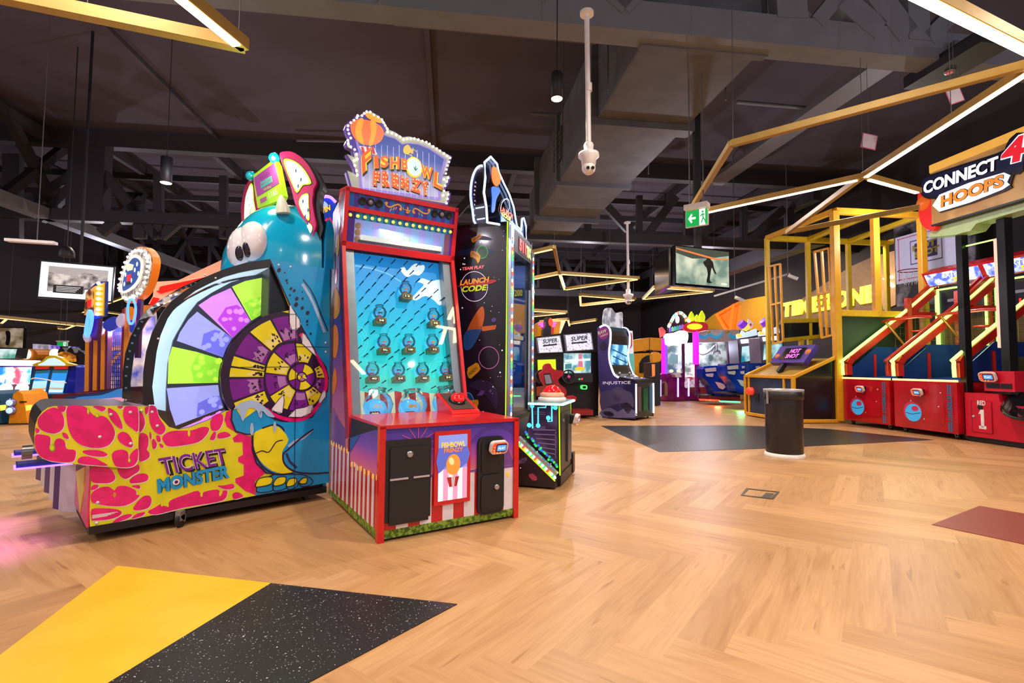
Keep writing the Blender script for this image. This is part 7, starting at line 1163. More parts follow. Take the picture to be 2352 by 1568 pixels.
    tp = Fr(f.P(prof[3][0]-.06, 0, 0), -f.n); z0, z1 = f.px(*zc((1030, 165))[0])[1], f.px(1410, 702)[1]; m = MB(); m.prism(tp, smooth([(.05, z0-.02), (W_-.05, z0-.05), (W_+.02, z1*.5+z0*.5), (W_-.02, z1-.05), (.6, z1-.1), (.4, z1), (.1, z1-.04), (.0, z1*.55+z0*.45)], 3), -.02, 0, mottled('topper_grey', '#7d8698', '#d3dae6', 5, e=.25)); m.build('topper', t)
    for u in (.1, W_-.1): castor(t, f.P(x1-.1, 0, -u), .03)
fighter()
def misc():
    zc = Z(1220, 720, 6.03); oy = mat('cabinet_yellow', '#DB950f', rough=.4); f = RB(16.5)
    t = thing('driving_cabin', 'yellow enclosed driving cabin with black arched opening between the purple cabinet and prize machine', 'arcade machine', V((*at(1490, 850, 17)[:2], 0)))
    pb(t, 'canopy', f, zc, ((1360, 375), (1640, 330), (1805, 340), (1805, 515), (1640, 500), (1425, 530), (1360, 535)), -1.2, 0, oy, .02); pb(t, 'body', f, zc, ((1360, 555), (1640, 545), (1640, 1010), (1360, 1010)), -1.2, 0, oy, .02); pb(t, 'opening', f, zc, ((1500, 820), (1500, 690), (1540, 620), (1600, 580), (1640, 575), (1640, 820)), 0, .03, bkm, 0); pb(t, 'post', f, zc, ((1640, 510), (1690, 510), (1690, 1100), (1640, 1100)), -.3, 0, bkm); pb(t, 'base', f, zc, ((1360, 1010), (1690, 1010), (1690, 1150), (1360, 1150)), -1.2, 0, bkm); pb(t, 'canopy_seam', f, zc, ((1636, 330), (1646, 330), (1646, 500), (1636, 500)), 0, .02, mat('seam_brown', '#7a5a1a'))
    g = RB(15.2); t = thing('slim_machine', 'slim black cabinet with flame header beside the pink prize machine', 'arcade machine', V((*at(1508, 850, 15.6)[:2], 0))); pb(t, 'cabinet', g, zc, ((1690, 680), (1790, 660), (1790, 1150), (1700, 1150)), -.8, 0, mat('slim_black', '#23222e', rough=.4), .01); pb(t, 'header', g, zc, ((1680, 560), (1730, 530), (1800, 560), (1790, 660), (1690, 680)), -.2, 0, lit('flame_print', '#b8761c', .3), 0, 2); pb(t, 'screen', g, zc, ((1675, 700), (1715, 700), (1715, 860), (1680, 870)), 0, .03, lit('screen_amber', '#e0763a', .7)); pb(t, 'control', g, zc, ((1665, 880), (1730, 870), (1730, 900), (1665, 910)), 0, .3, bkm)
    g = RB(14.2); t = thing('sign_machine', 'white and blue board with a red ring, right behind the purple cabinet', 'arcade machine', V((*at(1453, 850, 14.5)[:2], 0))); pb(t, 'board', g, zc, ((1340, 235), (1405, 240), (1420, 550), (1365, 555)), -.1, 0, lit('board_pale', '#cfd6e6', .4)); pb(t, 'ring', g, zc, ((1375, 270), (1390, 265), (1400, 330), (1400, 440), (1380, 480), (1368, 480), (1388, 430), (1388, 330)), 0, .02, mat('ring_red2', '#c8303c')); pb(t, 'cabinet', g, zc, ((1345, 555), (1425, 550), (1435, 850), (1435, 1150), (1345, 1150)), -.8, 0, lit('cab_teal', '#5fb6b8', .25))
    g = RB(15.0); t = thing('shooting_machine', 'machine with pink lit header and dark towers behind the racing cabinets', 'arcade machine', V((*at(1265, 850, 15.4)[:2], 0))); pb(t, 'header', g, zc, ((90, 130), (110, 110), (420, 105), (475, 95), (410, 275), (90, 315)), -.6, 0, oy, .01)
    for p in (((105, 125), (165, 118), (165, 160), (105, 165)), ((130, 165), (200, 160), (195, 185), (130, 192)), ((305, 118), (355, 115), (345, 150), (300, 160)), ((300, 165), (340, 160), (330, 185), (300, 190))): pb(t, 'header_print', g, zc, p, 0, .02, lit('neon_pink_print', '#d858e0', 1.2))
    pb(t, 'header_side', g, zc, ((415, 100), (480, 95), (410, 270), (390, 275)), 0, .04, lit('side_cream', '#f0e0b8', .4)); pb(t, 'tower', g, zc, ((205, 65), (230, 45), (265, 45), (275, 90), (275, 330), (165, 330), (170, 220), (200, 180)), .05, .4, bkm, .01); pb(t, 'tower_lamp', g, zc, circ(270, 115, 28, 55, 16), .4, .45, lit('lamp_red', '#e8402a', .9)); pb(t, 'tower_front', g, zc, ((270, 190), (315, 185), (310, 270), (275, 275)), .05, .3, lit('tower_red', '#c82a2a', .5)); pb(t, 'body', g, zc, ((90, 315), (410, 290), (410, 1180), (90, 1180)), -.6, 0, bkm)
misc()
def prize():
    z = Z(1500, 680, 5.6); f = RB(17.5); t = thing('prize_grab_machine', 'carnival prize machine with magenta pillars, bulb arch and blue swag canopy', 'arcade machine', V((*at(1600, 850, 18.4)[:2], 0))); mg = mottled('machine_magenta', '#7a1468', '#98207c', 4, rough=.25, coat=.3); mgl = lit('pillar_magenta', '#e01ce0', 1.0); pk = mat('machine_plum', '#6a1f5a', rough=.3); gl = glass('clear_acrylic')
    pb(t, 'base', f, z, ((85, 1290), (95, 1010), (150, 990), (400, 990), (410, 1325), (100, 1300)), -1.2, 0, mg, .02); pb(t, 'base', f, z, ((410, 1170), (600, 1200), (600, 1335), (410, 1325)), -1.2, -.2, mg, .02); pb(t, 'base', f, z, ((590, 1170), (1120, 1160), (1120, 1290), (590, 1330)), -1.4, -.3, mat('base_pink', '#b5485e', rough=.4), .02)
    o = pb(t, 'prize_hatch', f, z, ((100, 1280), (100, 1130), (120, 1100), (160, 1095), (185, 1130), (188, 1280)), 0, .02, mat('hatch_tan', '#9c7d68')); pb(o, 'hatch_opening', f, z, ((108, 1270), (108, 1135), (125, 1115), (150, 1112), (150, 1270)), .02, .03, mat('hatch_red', '#5c0f24'))
    pb(t, 'control_box', f, z, ((275, 1000), (350, 990), (370, 1040), (300, 1045)), 0, .35, white_p, .01)
    lb = lit('led_lilac', '#9f9cff', 2.2)
    for x, y0, y1 in ((92, 1085, 1280), (318, 1060, 1285), (488, 1070, 1280)):
        m = MB(); n = 14; led_dots(m, f.off(.02 if x < 400 else -.18), [f.px(*z((x, y0+(y1-y0)*i/(n-1)))[0]) for i in range(n)], .035, [lb]); m.build('led_strip', t)
    for x0, x1, y0, y1, mt in ((100, 140, 540, 1000, mgl), (140, 178, 600, 1000, lit('pillar_violet', '#8a5ae0', .7)), (505, 575, 455, 880, mgl), (530, 580, 880, 1180, mg), (540, 595, 1180, 1330, mg)):
        a, b = f.px(*z((x0, y1))[0]), f.px(*z((x1, y0))[0]); m = MB(); m.tube([f.P((a[0]+b[0])/2, a[1], .05), f.P((a[0]+b[0])/2, b[1], .05)], abs(b[0]-a[0])/2, mt, 12); m.build('pillar', t)
    for p in (((380, 600), (408, 600), (410, 1100), (390, 1100)), ((960, 590), (978, 590), (985, 900), (970, 900))): pb(t, 'window_post', f, z, p, -.1, 0, pk)
    pb(t, 'window_glass', f, z, ((178, 650), (380, 640), (385, 990), (178, 995)), -.03, -.02, gl); pb(t, 'window_glass', f, z, ((580, 600), (960, 590), (970, 1160), (590, 1180)), -.33, -.32, gl)
    pb(t, 'back_wall', f, z, ((150, 620), (1110, 560), (1110, 1180), (150, 1180)), -1.3, -1.2, mottled('inside_print', '#556a66', '#e3e3da', 3, e=.5, lo=.4, hi=.62, detail=4)); pb(t, 'prize_bed', f, z, ((420, 1040), (960, 1020), (960, 1165), (420, 1170)), -1.2, -.4, mottled('prizes', '#d0485a', '#e9e4ea', 9, e=.3, lo=.4, hi=.55)); pb(t, 'score_panel', f, z, ((205, 800), (235, 740), (320, 755), (320, 870), (205, 870)), -.5, -.4, lit('panel_mint', '#9fc4b8', .5))
    for x in (243, 337): pb(t, 'inside_lamp', f, z, circ(x, 962, 20, n=12), -.3, -.2, lit('lamp_peach', '#ffd3a8', 1.6))
    m = MB(); q = f.off(-.7); P = [q.px(*z(p)[0]) for p in ((580, 720), (640, 745), (720, 710), (790, 640))]; m.tube([q.P(*p) for p in smooth(P, 4, False)], .05, white_p, 8); m.build('hose', t); m = MB(); P = [q.px(*z(p)[0]) for p in ((815, 620), (815, 700), (770, 710), (765, 745))]; m.tube([q.P(*p) for p in P], .06, white_p, 8); P = [q.px(*z(p)[0]) for p in ((815, 700), (850, 710), (855, 745))]; m.tube([q.P(*p) for p in P], .05, white_p, 8); m.build('claw', t)
    o = pb(t, 'canopy', f, z, ((575, 470), (740, 430), (1110, 430), (1110, 575), (580, 600)), -.5, -.1, mat('canopy_peach', '#d9c3b4', rough=.5)); bl = lit('swag_blue', '#2f9cc8', .4)
    for x in (580, 745, 985): pb(o, 'swag', f, z, ((x, 470), (x+40, 500), (x+80, 510), (x+130, 480), (x+150, 460), (x+140, 510), (x+90, 550), (x+30, 540), (x-5, 500)), -.1, -.06, bl, 0, 2)
    for x in (725, 965): pb(o, 'swag_knot', f, z, circ(x, 458, 20, n=10), -.06, -.02, mat('knot_gold', '#d8a83a'))
    # sign: lit oval, arch of bulbs, towers, glowing cloud
    pb(t, 'sign_oval', f, z, ((150, 520), (180, 480), (280, 470), (350, 440), (430, 455), (455, 500), (440, 590), (380, 610), (200, 640), (155, 600)), .0, .12, lit('sign_oval_white', '#ffe9ea', 1.4), .01, 2)
    pb(t, 'sign_back', f, z, ((190, 430), (200, 390), (240, 290), (315, 215), (370, 220), (440, 300), (460, 340), (440, 450), (200, 470)), -.1, 0, mat('sign_purple', '#3c1838')); 
    for i, h in enumerate(('#7f6ad8', '#8fd0a0', '#5fb8c8', '#3fae7a', '#8f7ad8', '#a86ac8')): x = 225+i*32; pb(t, 'sign_bottle', f, z, ((x-10, 460-i*8), (x-10, 415-i*8), (x, 400-i*8), (x+10, 415-i*8), (x+10, 458-i*8)), 0, .08, lit('bottle_'+h[1:], h, .6))
    pb(t, 'sign_clock', f, z, ell2(318, 300, 22, 48, 0, 16), 0, .06, lit('clock_peach', '#fff0dc', 1.0))
    bc = [lit('bulb_green', '#5affa0', 2.5), lit('bulb_white', '#f4fff0', 2.5), lit('bulb_red', '#ff5a4a', 2)]; A_ = smooth([(195, 385), (215, 345), (240, 300), (265, 255), (315, 218), (355, 222), (385, 245), (415, 280), (450, 320)], 2, False)
    for i, p in enumerate(A_): m = MB(); m.ball(f.P(*f.px(*z(p)[0]), .06), .06, bc[i % 3 if i % 5 else 1], nu=8, nv=6); m.build('sign_bulb', t)
    for i in range(10): m = MB(); m.ball(f.P(*f.px(*z((180+i*25, 630-i*4))[0]), .12), .035, bc[1], nu=8, nv=6); m.build('sign_bulb', t)
    lm = lit('tower_lime', '#c6d81e', .8)
    for x, y, s in ((425, 280, .7), (500, 260, 1.3), (570, 275, .8), (635, 255, 1.4)): pb(t, 'sign_tower', f, z, ((x-22*s, 330), (x-22*s, y+40*s), (x-28*s, y+10*s), (x-20*s, y-15*s), (x, y-50*s), (x+20*s, y-15*s), (x+28*s, y+10*s), (x+22*s, y+40*s), (x+22*s, 330)), -.1, 0, lm)
    pb(t, 'sign_cloud', f, z, ((400, 430), (410, 370), (470, 340), (520, 320), (600, 340), (690, 350), (710, 410), (670, 440), (560, 460), (470, 460)), 0, .15, lit('cloud_crimson', '#b3202e', .5), .02, 2); pb(t, 'cloud_glow', f, z, ell2(540, 390, 95, 38, 0, 18), .15, .2, lit('glow_amber', '#ffc81e', 1.8), 0)
    pb(t, 'sign_flame', f, z, ((85, 410), (120, 395), (165, 450), (150, 500), (100, 530)), -.05, .05, lit('flame_pink', '#e86a6a', .5)); lamp('POINT', 'prize_light', f.P(f.px(*z((700, 800))[0])[0], 1.9, -.7), 60, (1, .9, 1), shadow_soft_size=.2)
prize()
def bikes():
    z = Z(1500, 680, 5.6); blu = mottled('bike_blue', '#0a2a9c', '#1238b8', 4, rough=.2, coat=.5); pl = mat('bike_white', '#c8c0d8', rough=.3); pu = lit('gun_purple', '#7a2fc8', .6)
    for k, dx in ((0, 0), (1, 285)):
        f = RB((15.6, 13.9)[k])
        D = lambda *p: [(x+dx, y-k*30) for x, y in p]; t = thing('motorbike_machine', ('motorbike racing machine with blue bike beside the magenta prize machine', 'motorbike racing machine partly hidden by the navy basketball ramp')[k], 'arcade machine', V((*at(1700+k*45, 850, 15.9)[:2], 0)), 'motorbike racing machines')
        g = f.off(-.9); pb(t, 'cabinet', g, z, D((1085, 560), (1390, 540), (1420, 900), (1110, 900)), -.6, 0, mat('cab_grey', '#6a6272', rough=.4), .02); pb(t, 'screen', g, z, D((1150, 650), (1370, 620), (1400, 800), (1140, 850)), 0, .03, mottled('bike_screen', '#1f86a0', '#bfeaf0', 2.2, e=.8)); pb(t, 'header_lamp', g, z, D((1140, 555), (1300, 540), (1305, 595), (1150, 608)), 0, .08, lit('header_white2', '#fff3ff', 1.4))
        pb(t, 'header_star', g, z, D((1085, 490), (1140, 480), (1150, 440), (1190, 470), (1330, 420), (1345, 500), (1200, 530), (1090, 545)), 0, .1, lit('star_blue_white', '#b9d0ff', 1.0)); pb(t, 'header_gem', g, z, D((1080, 500), (1095, 480), (1150, 500), (1150, 525), (1090, 530)), .1, .14, lit('gem_gold', '#ffd25a', .9))
        m = MB(); a, b = g.px(*z(D((1090, 345))[0])[0]), g.px(*z(D((1185, 430))[0])[0]); m.tube([g.P(*a, .15), g.P(*lerp(a, b, .5), .15)], [.13, .16], pu, 12); m.build('header_rocket', t); m = MB(); m.tube([g.P(*lerp(a, b, .5), .15), g.P(*b, .15)], [.15, .1], lit('gem_gold'), 12); m.build('rocket_tail', t)
        if not k: pb(t, 'header_card', g, z, D((1212, 395), (1225, 290), (1292, 345), (1275, 405), (1240, 425)), .05, .08, lit('card_white', '#e0d0d8', .5)); pb(t, 'card_mark', g, z, D((1240, 370), (1255, 345), (1272, 360), (1262, 390)), .08, .09, lit('card_red', '#c83a4a', .5))
        q = lambda *p: D(*p); o = pb(t, 'bike_body', f, z, q((640, 940), (660, 900), (900, 890), (1240, 890), (1240, 1000), (1120, 1080), (1060, 1180), (1080, 1290), (960, 1280), (790, 1270), (760, 1180), (700, 1100), (645, 1050)), -.45, 0, blu, .04)
        for p in (((670, 930), (810, 915), (815, 965), (680, 975)), ((860, 930), (895, 928), (893, 955), (862, 958)), ((1040, 930), (1090, 925), (1085, 955), (1045, 960)), ((1130, 930), (1200, 925), (1195, 950), (1135, 955)), ((675, 1000), (770, 990), (780, 1010), (765, 1040), (690, 1030)), ((840, 995), (890, 990), (890, 1035), (845, 1025)), ((800, 1100), (860, 1110), (910, 1130), (935, 1170), (900, 1200), (850, 1180)), ((1000, 1030), (1035, 995), (1040, 1020), (1010, 1040)), ((930, 1020), (960, 1000), (950, 1030))): pb(o, 'bike_decal', f, z, q(*p), 0, .02, pl)
        pb(t, 'bike_platform', f, z, q((720, 1280), (1120, 1275), (1120, 1300), (730, 1295)), -.9, .1, bkm); lc = lit('rail_red', '#ff3a1e', 2.0) if not k else lit('rail_green', '#4aff8a', 2.2)
        for i in range(5): pb(t, 'floor_light', f, z, ((610+k*265+i*52, 1322+k*22+i*2), (650+k*265+i*52, 1324+k*22+i*2), (650+k*265+i*52, 1342+k*22+i*2), (610+k*265+i*52, 1340+k*22+i*2)), .1, .2, lc)
        c = f.P(f.px(*z((740+k*280, 1350))[0])[0], .12, .45); lamp('POINT', 'rail_glow', c, 10, ((1, .25, .1), (.15, 1, .35))[k], shadow_soft_size=.1)
bikes()
# ------------------------------------------------------------------ machines behind the monster
def carnival():
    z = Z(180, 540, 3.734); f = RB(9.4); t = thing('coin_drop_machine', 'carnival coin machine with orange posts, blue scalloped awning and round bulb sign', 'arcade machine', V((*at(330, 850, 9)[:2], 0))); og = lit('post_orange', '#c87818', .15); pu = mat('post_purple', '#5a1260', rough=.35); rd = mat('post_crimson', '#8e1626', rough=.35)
    for x, yt in ((60, 860), (130, 850), (195, 810)):
        pb(t, 'post', f, z, ((x, yt), (x+30, yt-10), (x+24, 1350), (x-10, 1352)), -.1, 0, og); pb(t, 'post_side', f, z, ((x+30, yt-10), (x+58, yt), (x+46, 1350), (x+24, 1350)), -.14, -.02, pu)
    pb(t, 'post', f, z, ((400, 620), (440, 610), (430, 1000), (385, 1300), (375, 1300)), -.1, 0, og); pb(t, 'post_side', f, z, ((375, 640), (400, 620), (385, 1300), (362, 1330)), -.12, -.02, rd); pb(t, 'post', f, z, ((440, 640), (540, 600), (660, 600), (540, 720), (440, 900)), -.4, -.2, og)
    g = f.off(-.7); pb(t, 'back_print', g, z, ((90, 850), (380, 760), (370, 1340), (60, 1340)), -.1, 0, mottled('funfair_print', '#3b4ec4', '#f0d6c0', 2.6, e=.7, lo=.42, hi=.6, detail=4)); og2 = lit('coaster_orange', '#e8902a', .7)
    pb(t, 'back_print', g, z, ((400, 760), (640, 620), (700, 1340), (390, 1340)), -.1, 0, mottled('funfair_print')) if 0 else pb(t, 'back_print', g, z, ((400, 760), (640, 620), (700, 1340), (390, 1340)), -.1, 0, MATS['funfair_print'])
    m = MB(); stroke(m, g, smooth(g.pxs(z((235, 1280), (260, 1150), (330, 1040), (370, 1010))), 4, False), .05, 4, og2); stroke(m, g, smooth(g.pxs(z((240, 1010), (300, 970), (370, 965))), 4, False), .07, 4, og2); m.build('coaster_print', t)
    m = MB(); wr = mat('net_dark', '#3a2a5a'); q = f.off(-.3)
    for i in range(9): a, b = q.px(*z((240+i*16, 830))[0]), q.px(*z((230+i*16, 1330))[0]); m.bar(q.P(*a), q.P(*b), .012, wr)
    for i in range(14): y = 850+i*36; a, b = q.px(*z((240, y))[0]), q.px(*z((370, y))[0]); m.bar(q.P(*a), q.P(*b), .012, wr)
    m.build('wire_mesh', t)
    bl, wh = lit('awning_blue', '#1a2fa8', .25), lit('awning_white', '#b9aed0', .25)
    for i, (x, y) in enumerate(((40, 830), (100, 800), (150, 770), (210, 735), (322, 700))):
        w = (60, 50, 60, 112, 60)[i]; pb(t, 'awning_scallop', f, z, ((x, y+20), (x+w*.5, y-15-w*.1), (x+w, y-20-w*.1), (x+w, y+50), (x+w*.7, y+85), (x+w*.3, y+85), (x, y+50)), .05, .1, bl if i % 2 else wh, 0, 2)
    pb(t, 'awning_scallop', f, z, ((440, 740), (470, 730), (480, 800), (460, 835), (440, 820)), .05, .1, bl, 0, 2)
    # striped roof and peach board
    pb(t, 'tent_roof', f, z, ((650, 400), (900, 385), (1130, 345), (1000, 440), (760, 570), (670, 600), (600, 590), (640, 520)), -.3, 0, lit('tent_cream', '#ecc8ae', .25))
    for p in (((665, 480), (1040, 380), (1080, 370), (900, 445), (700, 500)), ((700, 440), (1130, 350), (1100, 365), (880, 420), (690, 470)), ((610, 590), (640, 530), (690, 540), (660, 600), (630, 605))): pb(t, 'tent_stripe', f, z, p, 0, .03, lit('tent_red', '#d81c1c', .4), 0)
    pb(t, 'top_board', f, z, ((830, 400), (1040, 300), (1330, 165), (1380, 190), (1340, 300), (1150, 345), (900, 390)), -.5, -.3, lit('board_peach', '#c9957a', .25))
    # table and pads
    zf = Z(0, 700, 5.6); h = RB(8.8)
    pb(t, 'table', h, zf, ((650, 1215), (700, 1160), (1560, 1060), (1900, 1050), (1900, 1300), (660, 1300)), -1.0, -.3, mat('table_plum', '#4a0f22', rough=.4), .02); pb(t, 'pad', h, zf, ((660, 1230), (680, 1180), (720, 1155), (1130, 1130), (1000, 1180), (760, 1220), (700, 1245)), -.3, 0, mat('pad_crimson', '#6f1026', rough=.4), .02, 2); pb(t, 'pad', h, zf, ((730, 1235), (750, 1190), (800, 1165), (1100, 1140), (900, 1200), (800, 1245)), 0, .12, mat('pad_crimson'), .02, 2)
    pb(t, 'playfield_edge', h, zf, ((810, 1240), (830, 1190), (880, 1175), (1250, 1130), (1530, 1075), (1560, 1080), (1560, 1250), (820, 1250)), .12, .2, mat('edge_navy', '#103a74', rough=.3), .01); pb(t, 'playfield_print', h, zf, ((950, 1245), (970, 1200), (1050, 1180), (1300, 1160), (1450, 1110), (1560, 1080), (1560, 1250)), .2, .22, lit('print_sky', '#2f7fd0', .3), 0, 2); pb(t, 'playfield_print', h, zf, ((1140, 1250), (1200, 1220), (1400, 1200), (1560, 1190), (1560, 1255)), .22, .24, lit('print_pink', '#d8a0c0', .35), 0, 2); pb(t, 'legs', h, zf, ((700, 1290), (1800, 1290), (1800, 1560), (700, 1560)), -1.0, -.4, bkm)
    # round bulb sign with blue neon ring
    s = Fr(f.P(*f.px(*z((455, 340))[0]), .3), V((.80, -.60, 0))); S = lambda *p: s.pxs(z(*p)); rim = ((360, 500), (350, 440), (375, 320), (410, 220), (450, 150), (500, 105), (560, 100), (610, 140), (640, 210), (630, 310), (600, 420), (550, 510), (480, 560), (410, 580))
    m = MB(); m.prism(s, smooth(S(*rim), 3), -.1, 0, lit('sign_amber_side', '#e0741c', .4)); o = m.build('round_sign', t); m = MB(); c = S((470, 345))[0]; q = S(*rim); m.prism(s, smooth([lerp(c, p, .97) for p in q], 3), 0, .01, mottled('sign_silver', '#6f6a66', '#d6d0c4', 12, e=.3)); m.prism(s, smooth(S((385, 480), (390, 380), (420, 260), (470, 180), (520, 170), (560, 220), (560, 310), (530, 400), (480, 460), (400, 500)), 3), .01, .02, lit('sign_white_ring', '#f4dcd0', .8)); m.prism(s, smooth(S((392, 465), (398, 385), (430, 275), (475, 205), (515, 198), (545, 235), (540, 315), (515, 385), (470, 440), (410, 478)), 3), .02, .024, lit('sign_blue2', '#164a9c', .5))
    for x, y in ((420, 340), (500, 300), (520, 250), (470, 390), (410, 420), (440, 290), (530, 330)): m.prism(s, circ(*S((x, y))[0], .04, n=6), .024, .027, lit('sign_star', '#d9e6ff', .8))
    m.prism(s, S((435, 345), (470, 335), (468, 390), (433, 400)), .024, .03, lit('sign_red2', '#e01c24', .9)); m.prism(s, S((430, 405), (468, 395), (465, 420), (430, 430)), .024, .03, mat('sign_brown', '#3a1c12')); m.prism(s, S((415, 265), (450, 245), (490, 255), (480, 300), (440, 310)), .024, .03, lit('sign_cream', '#e8dcc0', .7)); m.build('sign_face', o)
    for i in range(26):
        p = smooth(S(*rim), 4)[int(i*56/26)]; p = lerp(c, p, .86); m = MB(); m.ball(s.P(*p, .03), .021, lit('sign_bulb_white', '#fff6ec', 3), nu=8, nv=6); m.build('sign_bulb', o)
    m = MB(); q = smooth(S((455, 650), (465, 580), (490, 550), (520, 590), (522, 680), (495, 760), (465, 740)), 3); m.tube([s.P(a, b, .05) for a, b in q], .018, lit('neon_blue', '#3a6aff', 4), 6, True); m.build('neon_ring', t); m = MB(); a = s.px(*z((500, 560))[0]); m.bar(s.P(a[0], a[1]+.2, -.05), s.P(a[0], a[1]-.9, -.05), .06, pu); m.build('sign_post', t)
    # square bulb sign in front
    s2 = Fr(f.P(*f.px(*z((130, 560))[0]), .6), V((.93, -.37, 0))); S = lambda *p: s2.pxs(z(*p)); m = MB(); m.prism(s2, S((55, 690), (75, 480), (160, 400), (240, 395), (235, 690), (150, 720)), -.03, 0, mat('sign_navy_side', '#1b2f9c', rough=.3)); o = m.build('square_sign', t); m = MB(); m.prism(s2, S((60, 685), (78, 490), (150, 440), (145, 690)), 0, .02, mottled('sign_brown_print', '#5a2a12', '#e0a860', 7, e=.4)); m.prism(s2, S((150, 440), (230, 410), (222, 690), (145, 690)), 0, .02, lit('sign_yellow2', '#e0a81c', .5)); m.prism(s2, S((95, 560), (125, 550), (122, 610), (95, 620)), .02, .03, lit('sign_red2')); m.build('sign_face', o)
    for i in range(7): m = MB(); m.ball(s2.P(*S((198-i*1.5, 415+i*44))[0], .04), .026, lit('sign_bulb_white'), nu=8, nv=6); m.build('sign_bulb', o)
    m = MB(); q = smooth(S((95, 850), (110, 740), (130, 650), (150, 690), (140, 780), (115, 860)), 3); m.tube([s2.P(a, b, .05) for a, b in q], .025, lit('neon_blue'), 6, True); m.build('neon_ring', t); m = MB(); m.bar(s2.P(*S((140, 700))[0], -.05), s2.P(*S((120, 900))[0], -.05), .08, pu); m.build('sign_post', t)
    lamp('POINT', 'carnival_light', f.P(f.px(*z((250, 1000))[0])[0], 1.8, -.2), 30, (1, .75, .95), shadow_soft_size=.2)
carnival()
def leftrow():
    z = Z(0, 700, 5.6); f = RB(12.6); yl = mat('crown_yellow', '#E2C21c', rough=.35)
    t = thing('fishing_machine', 'twin screen blue fishing machine with a yellow arched crown', 'arcade machine', V((*at(125, 850, 11.5)[:2], 0)))
    pb(t, 'cabinet', f, z, ((410, 800), (960, 770), (980, 800), (960, 1140), (350, 1150)), -.8, 0, mat('fish_blue', '#1722a8', rough=.3, coat=.3), .02); pb(t, 'front', f, z, ((430, 800), (885, 790), (810, 1145), (355, 1150)), 0, .03, mat('front_slate', '#2d5872', rough=.35))
    for p in (((460, 850), (630, 838), (575, 1140), (395, 1143)), ((680, 838), (865, 838), (800, 1140), (620, 1140))):
        o = pb(t, 'screen', f, z, p, .03, .05, lit('sea_blue', '#2a86d8', .8)); A, B_, C_, D_ = p; L = lambda t_: (lerp(A, D_, t_), lerp(B_, C_, t_))
        for a, b, hx in ((.0, .12, '#1a5a6a'), (.45, .75, '#a9dcf0'), (.75, .8, '#d8a860'), (.82, .95, '#cfeaf4')): q = (*L(a), *L(b)[::-1]); pb(o, 'screen_image', f, z, q, .05, .054, lit('sea_'+hx[1:], hx, .8))
    o = pb(t, 'crown', f, z, ((440, 790), (450, 750), (540, 720), (600, 660), (680, 650), (780, 680), (850, 740), (930, 760), (925, 785)), 0, .12, yl, .02, 2); pb(o, 'crown_print', f, z, ((490, 765), (560, 735), (620, 690), (690, 680), (760, 710), (830, 760), (830, 780), (490, 780)), .12, .14, lit('crown_sky', '#b9d8f4', .8), 0)
    for x in (450, 690): pb(t, 'score_strip', f, z, ((x, 800), (x+20, 790), (x+170, 790), (x+160, 825), (x+10, 828)), .05, .1, lit('strip_red', '#b8241c', .6))
    m = MB(); q = f.off(.25); P = [q.px(*z(p)[0]) for p in ((400, 955), (450, 940), (610, 962), (720, 990), (850, 1000))]; m.tube([q.P(*p) for p in smooth(P, 3, False)], .012, lit('rod_peach', '#f4cfc0', .5), 6); m.build('rod', t)
    pb(t, 'console', f, z, ((350, 1150), (810, 1145), (840, 1240), (400, 1250)), .0, .5, mat('console_teal', '#17384a', rough=.4), .02); pb(t, 'base', f, z, ((400, 1240), (930, 1230), (930, 1460), (400, 1480)), -.6, .3, bkm)
    # capsule machines
    for k, (dx, hx, lb) in enumerate(((0, '#E8920f', 'orange yellow capsule machine with two glowing round windows'), (-330, '#0f4a6a', 'dark teal capsule machine cut by the picture edge'))):
        g = RB(10.9); D = lambda *p: [(x+dx, y) for x, y in p]; t = thing('capsule_machine', lb, 'capsule machine', V((*at(45+dx/5.6, 850, 10.6)[:2], 0)), 'capsule machines'); mt = mat('capsule_'+hx[1:], hx, rough=.3, coat=.3)
        o = pb(t, 'body', g, z, D((80, 1440), (110, 1380), (100, 1300), (130, 1180), (170, 1150), (290, 1148), (370, 1180), (405, 1250), (410, 1330), (370, 1440), (320, 1470)), -.6, 0, mt, .03, 2)
        for y in (1255, 1355):
            m = MB(); c = g.P(*g.px(*z(D((155, y))[0])[0], 0)); m.lathe(c, g.n, [(.085, 0), (.085, .05), (.06, .06)], mat('ring_chrome', '#9a94c8', rough=.2, metal=.7), 16); o2 = m.build('dispenser_ring', t); m = MB(); m.lathe(c + g.n*.05, g.n, [(.06, 0), (.055, .02), (.002, .03)], lit('dial_blue', '#8fb0ff', 1.6), 14); m.build('dial', o2)
        pb(t, 'slot', g, z, D((250, 1240), (335, 1238), (335, 1255), (250, 1258)), 0, .02, bkm); pb(t, 'window', g, z, D((330, 1290), (400, 1285), (380, 1350), (335, 1360)), 0, .03, lit('window_amber', '#ffd24a', 1.4)); pb(t, 'base', g, z, D((60, 1450), (380, 1440), (370, 1480), (60, 1490)), -.6, .05, bkm)
    # light column game
    g = RB(14.0); t = thing('light_column_machine', 'bright machine with glowing glass columns at the picture edge', 'arcade machine', V((*at(30, 850, 13)[:2], 0)))
    pb(t, 'cabinet', g, z, ((-150, 700), (430, 720), (400, 1130), (-150, 1130)), -.8, -.2, mat('cab_violet', '#33206a', rough=.3)); pb(t, 'header', g, z, ((-150, 540), (220, 555), (190, 690), (-150, 695)), -.3, .05, bkm); pb(t, 'header_screen', g, z, ((-150, 565), (215, 568), (185, 685), (-150, 690)), .05, .06, mottled('header_green', '#4f9a86', '#d9ecf2', 3, e=.8)); pb(t, 'light_band', g, z, ((-150, 700), (440, 715), (440, 785), (-150, 780)), -.2, 0, lit('band_white', '#f4efe6', 1.3))
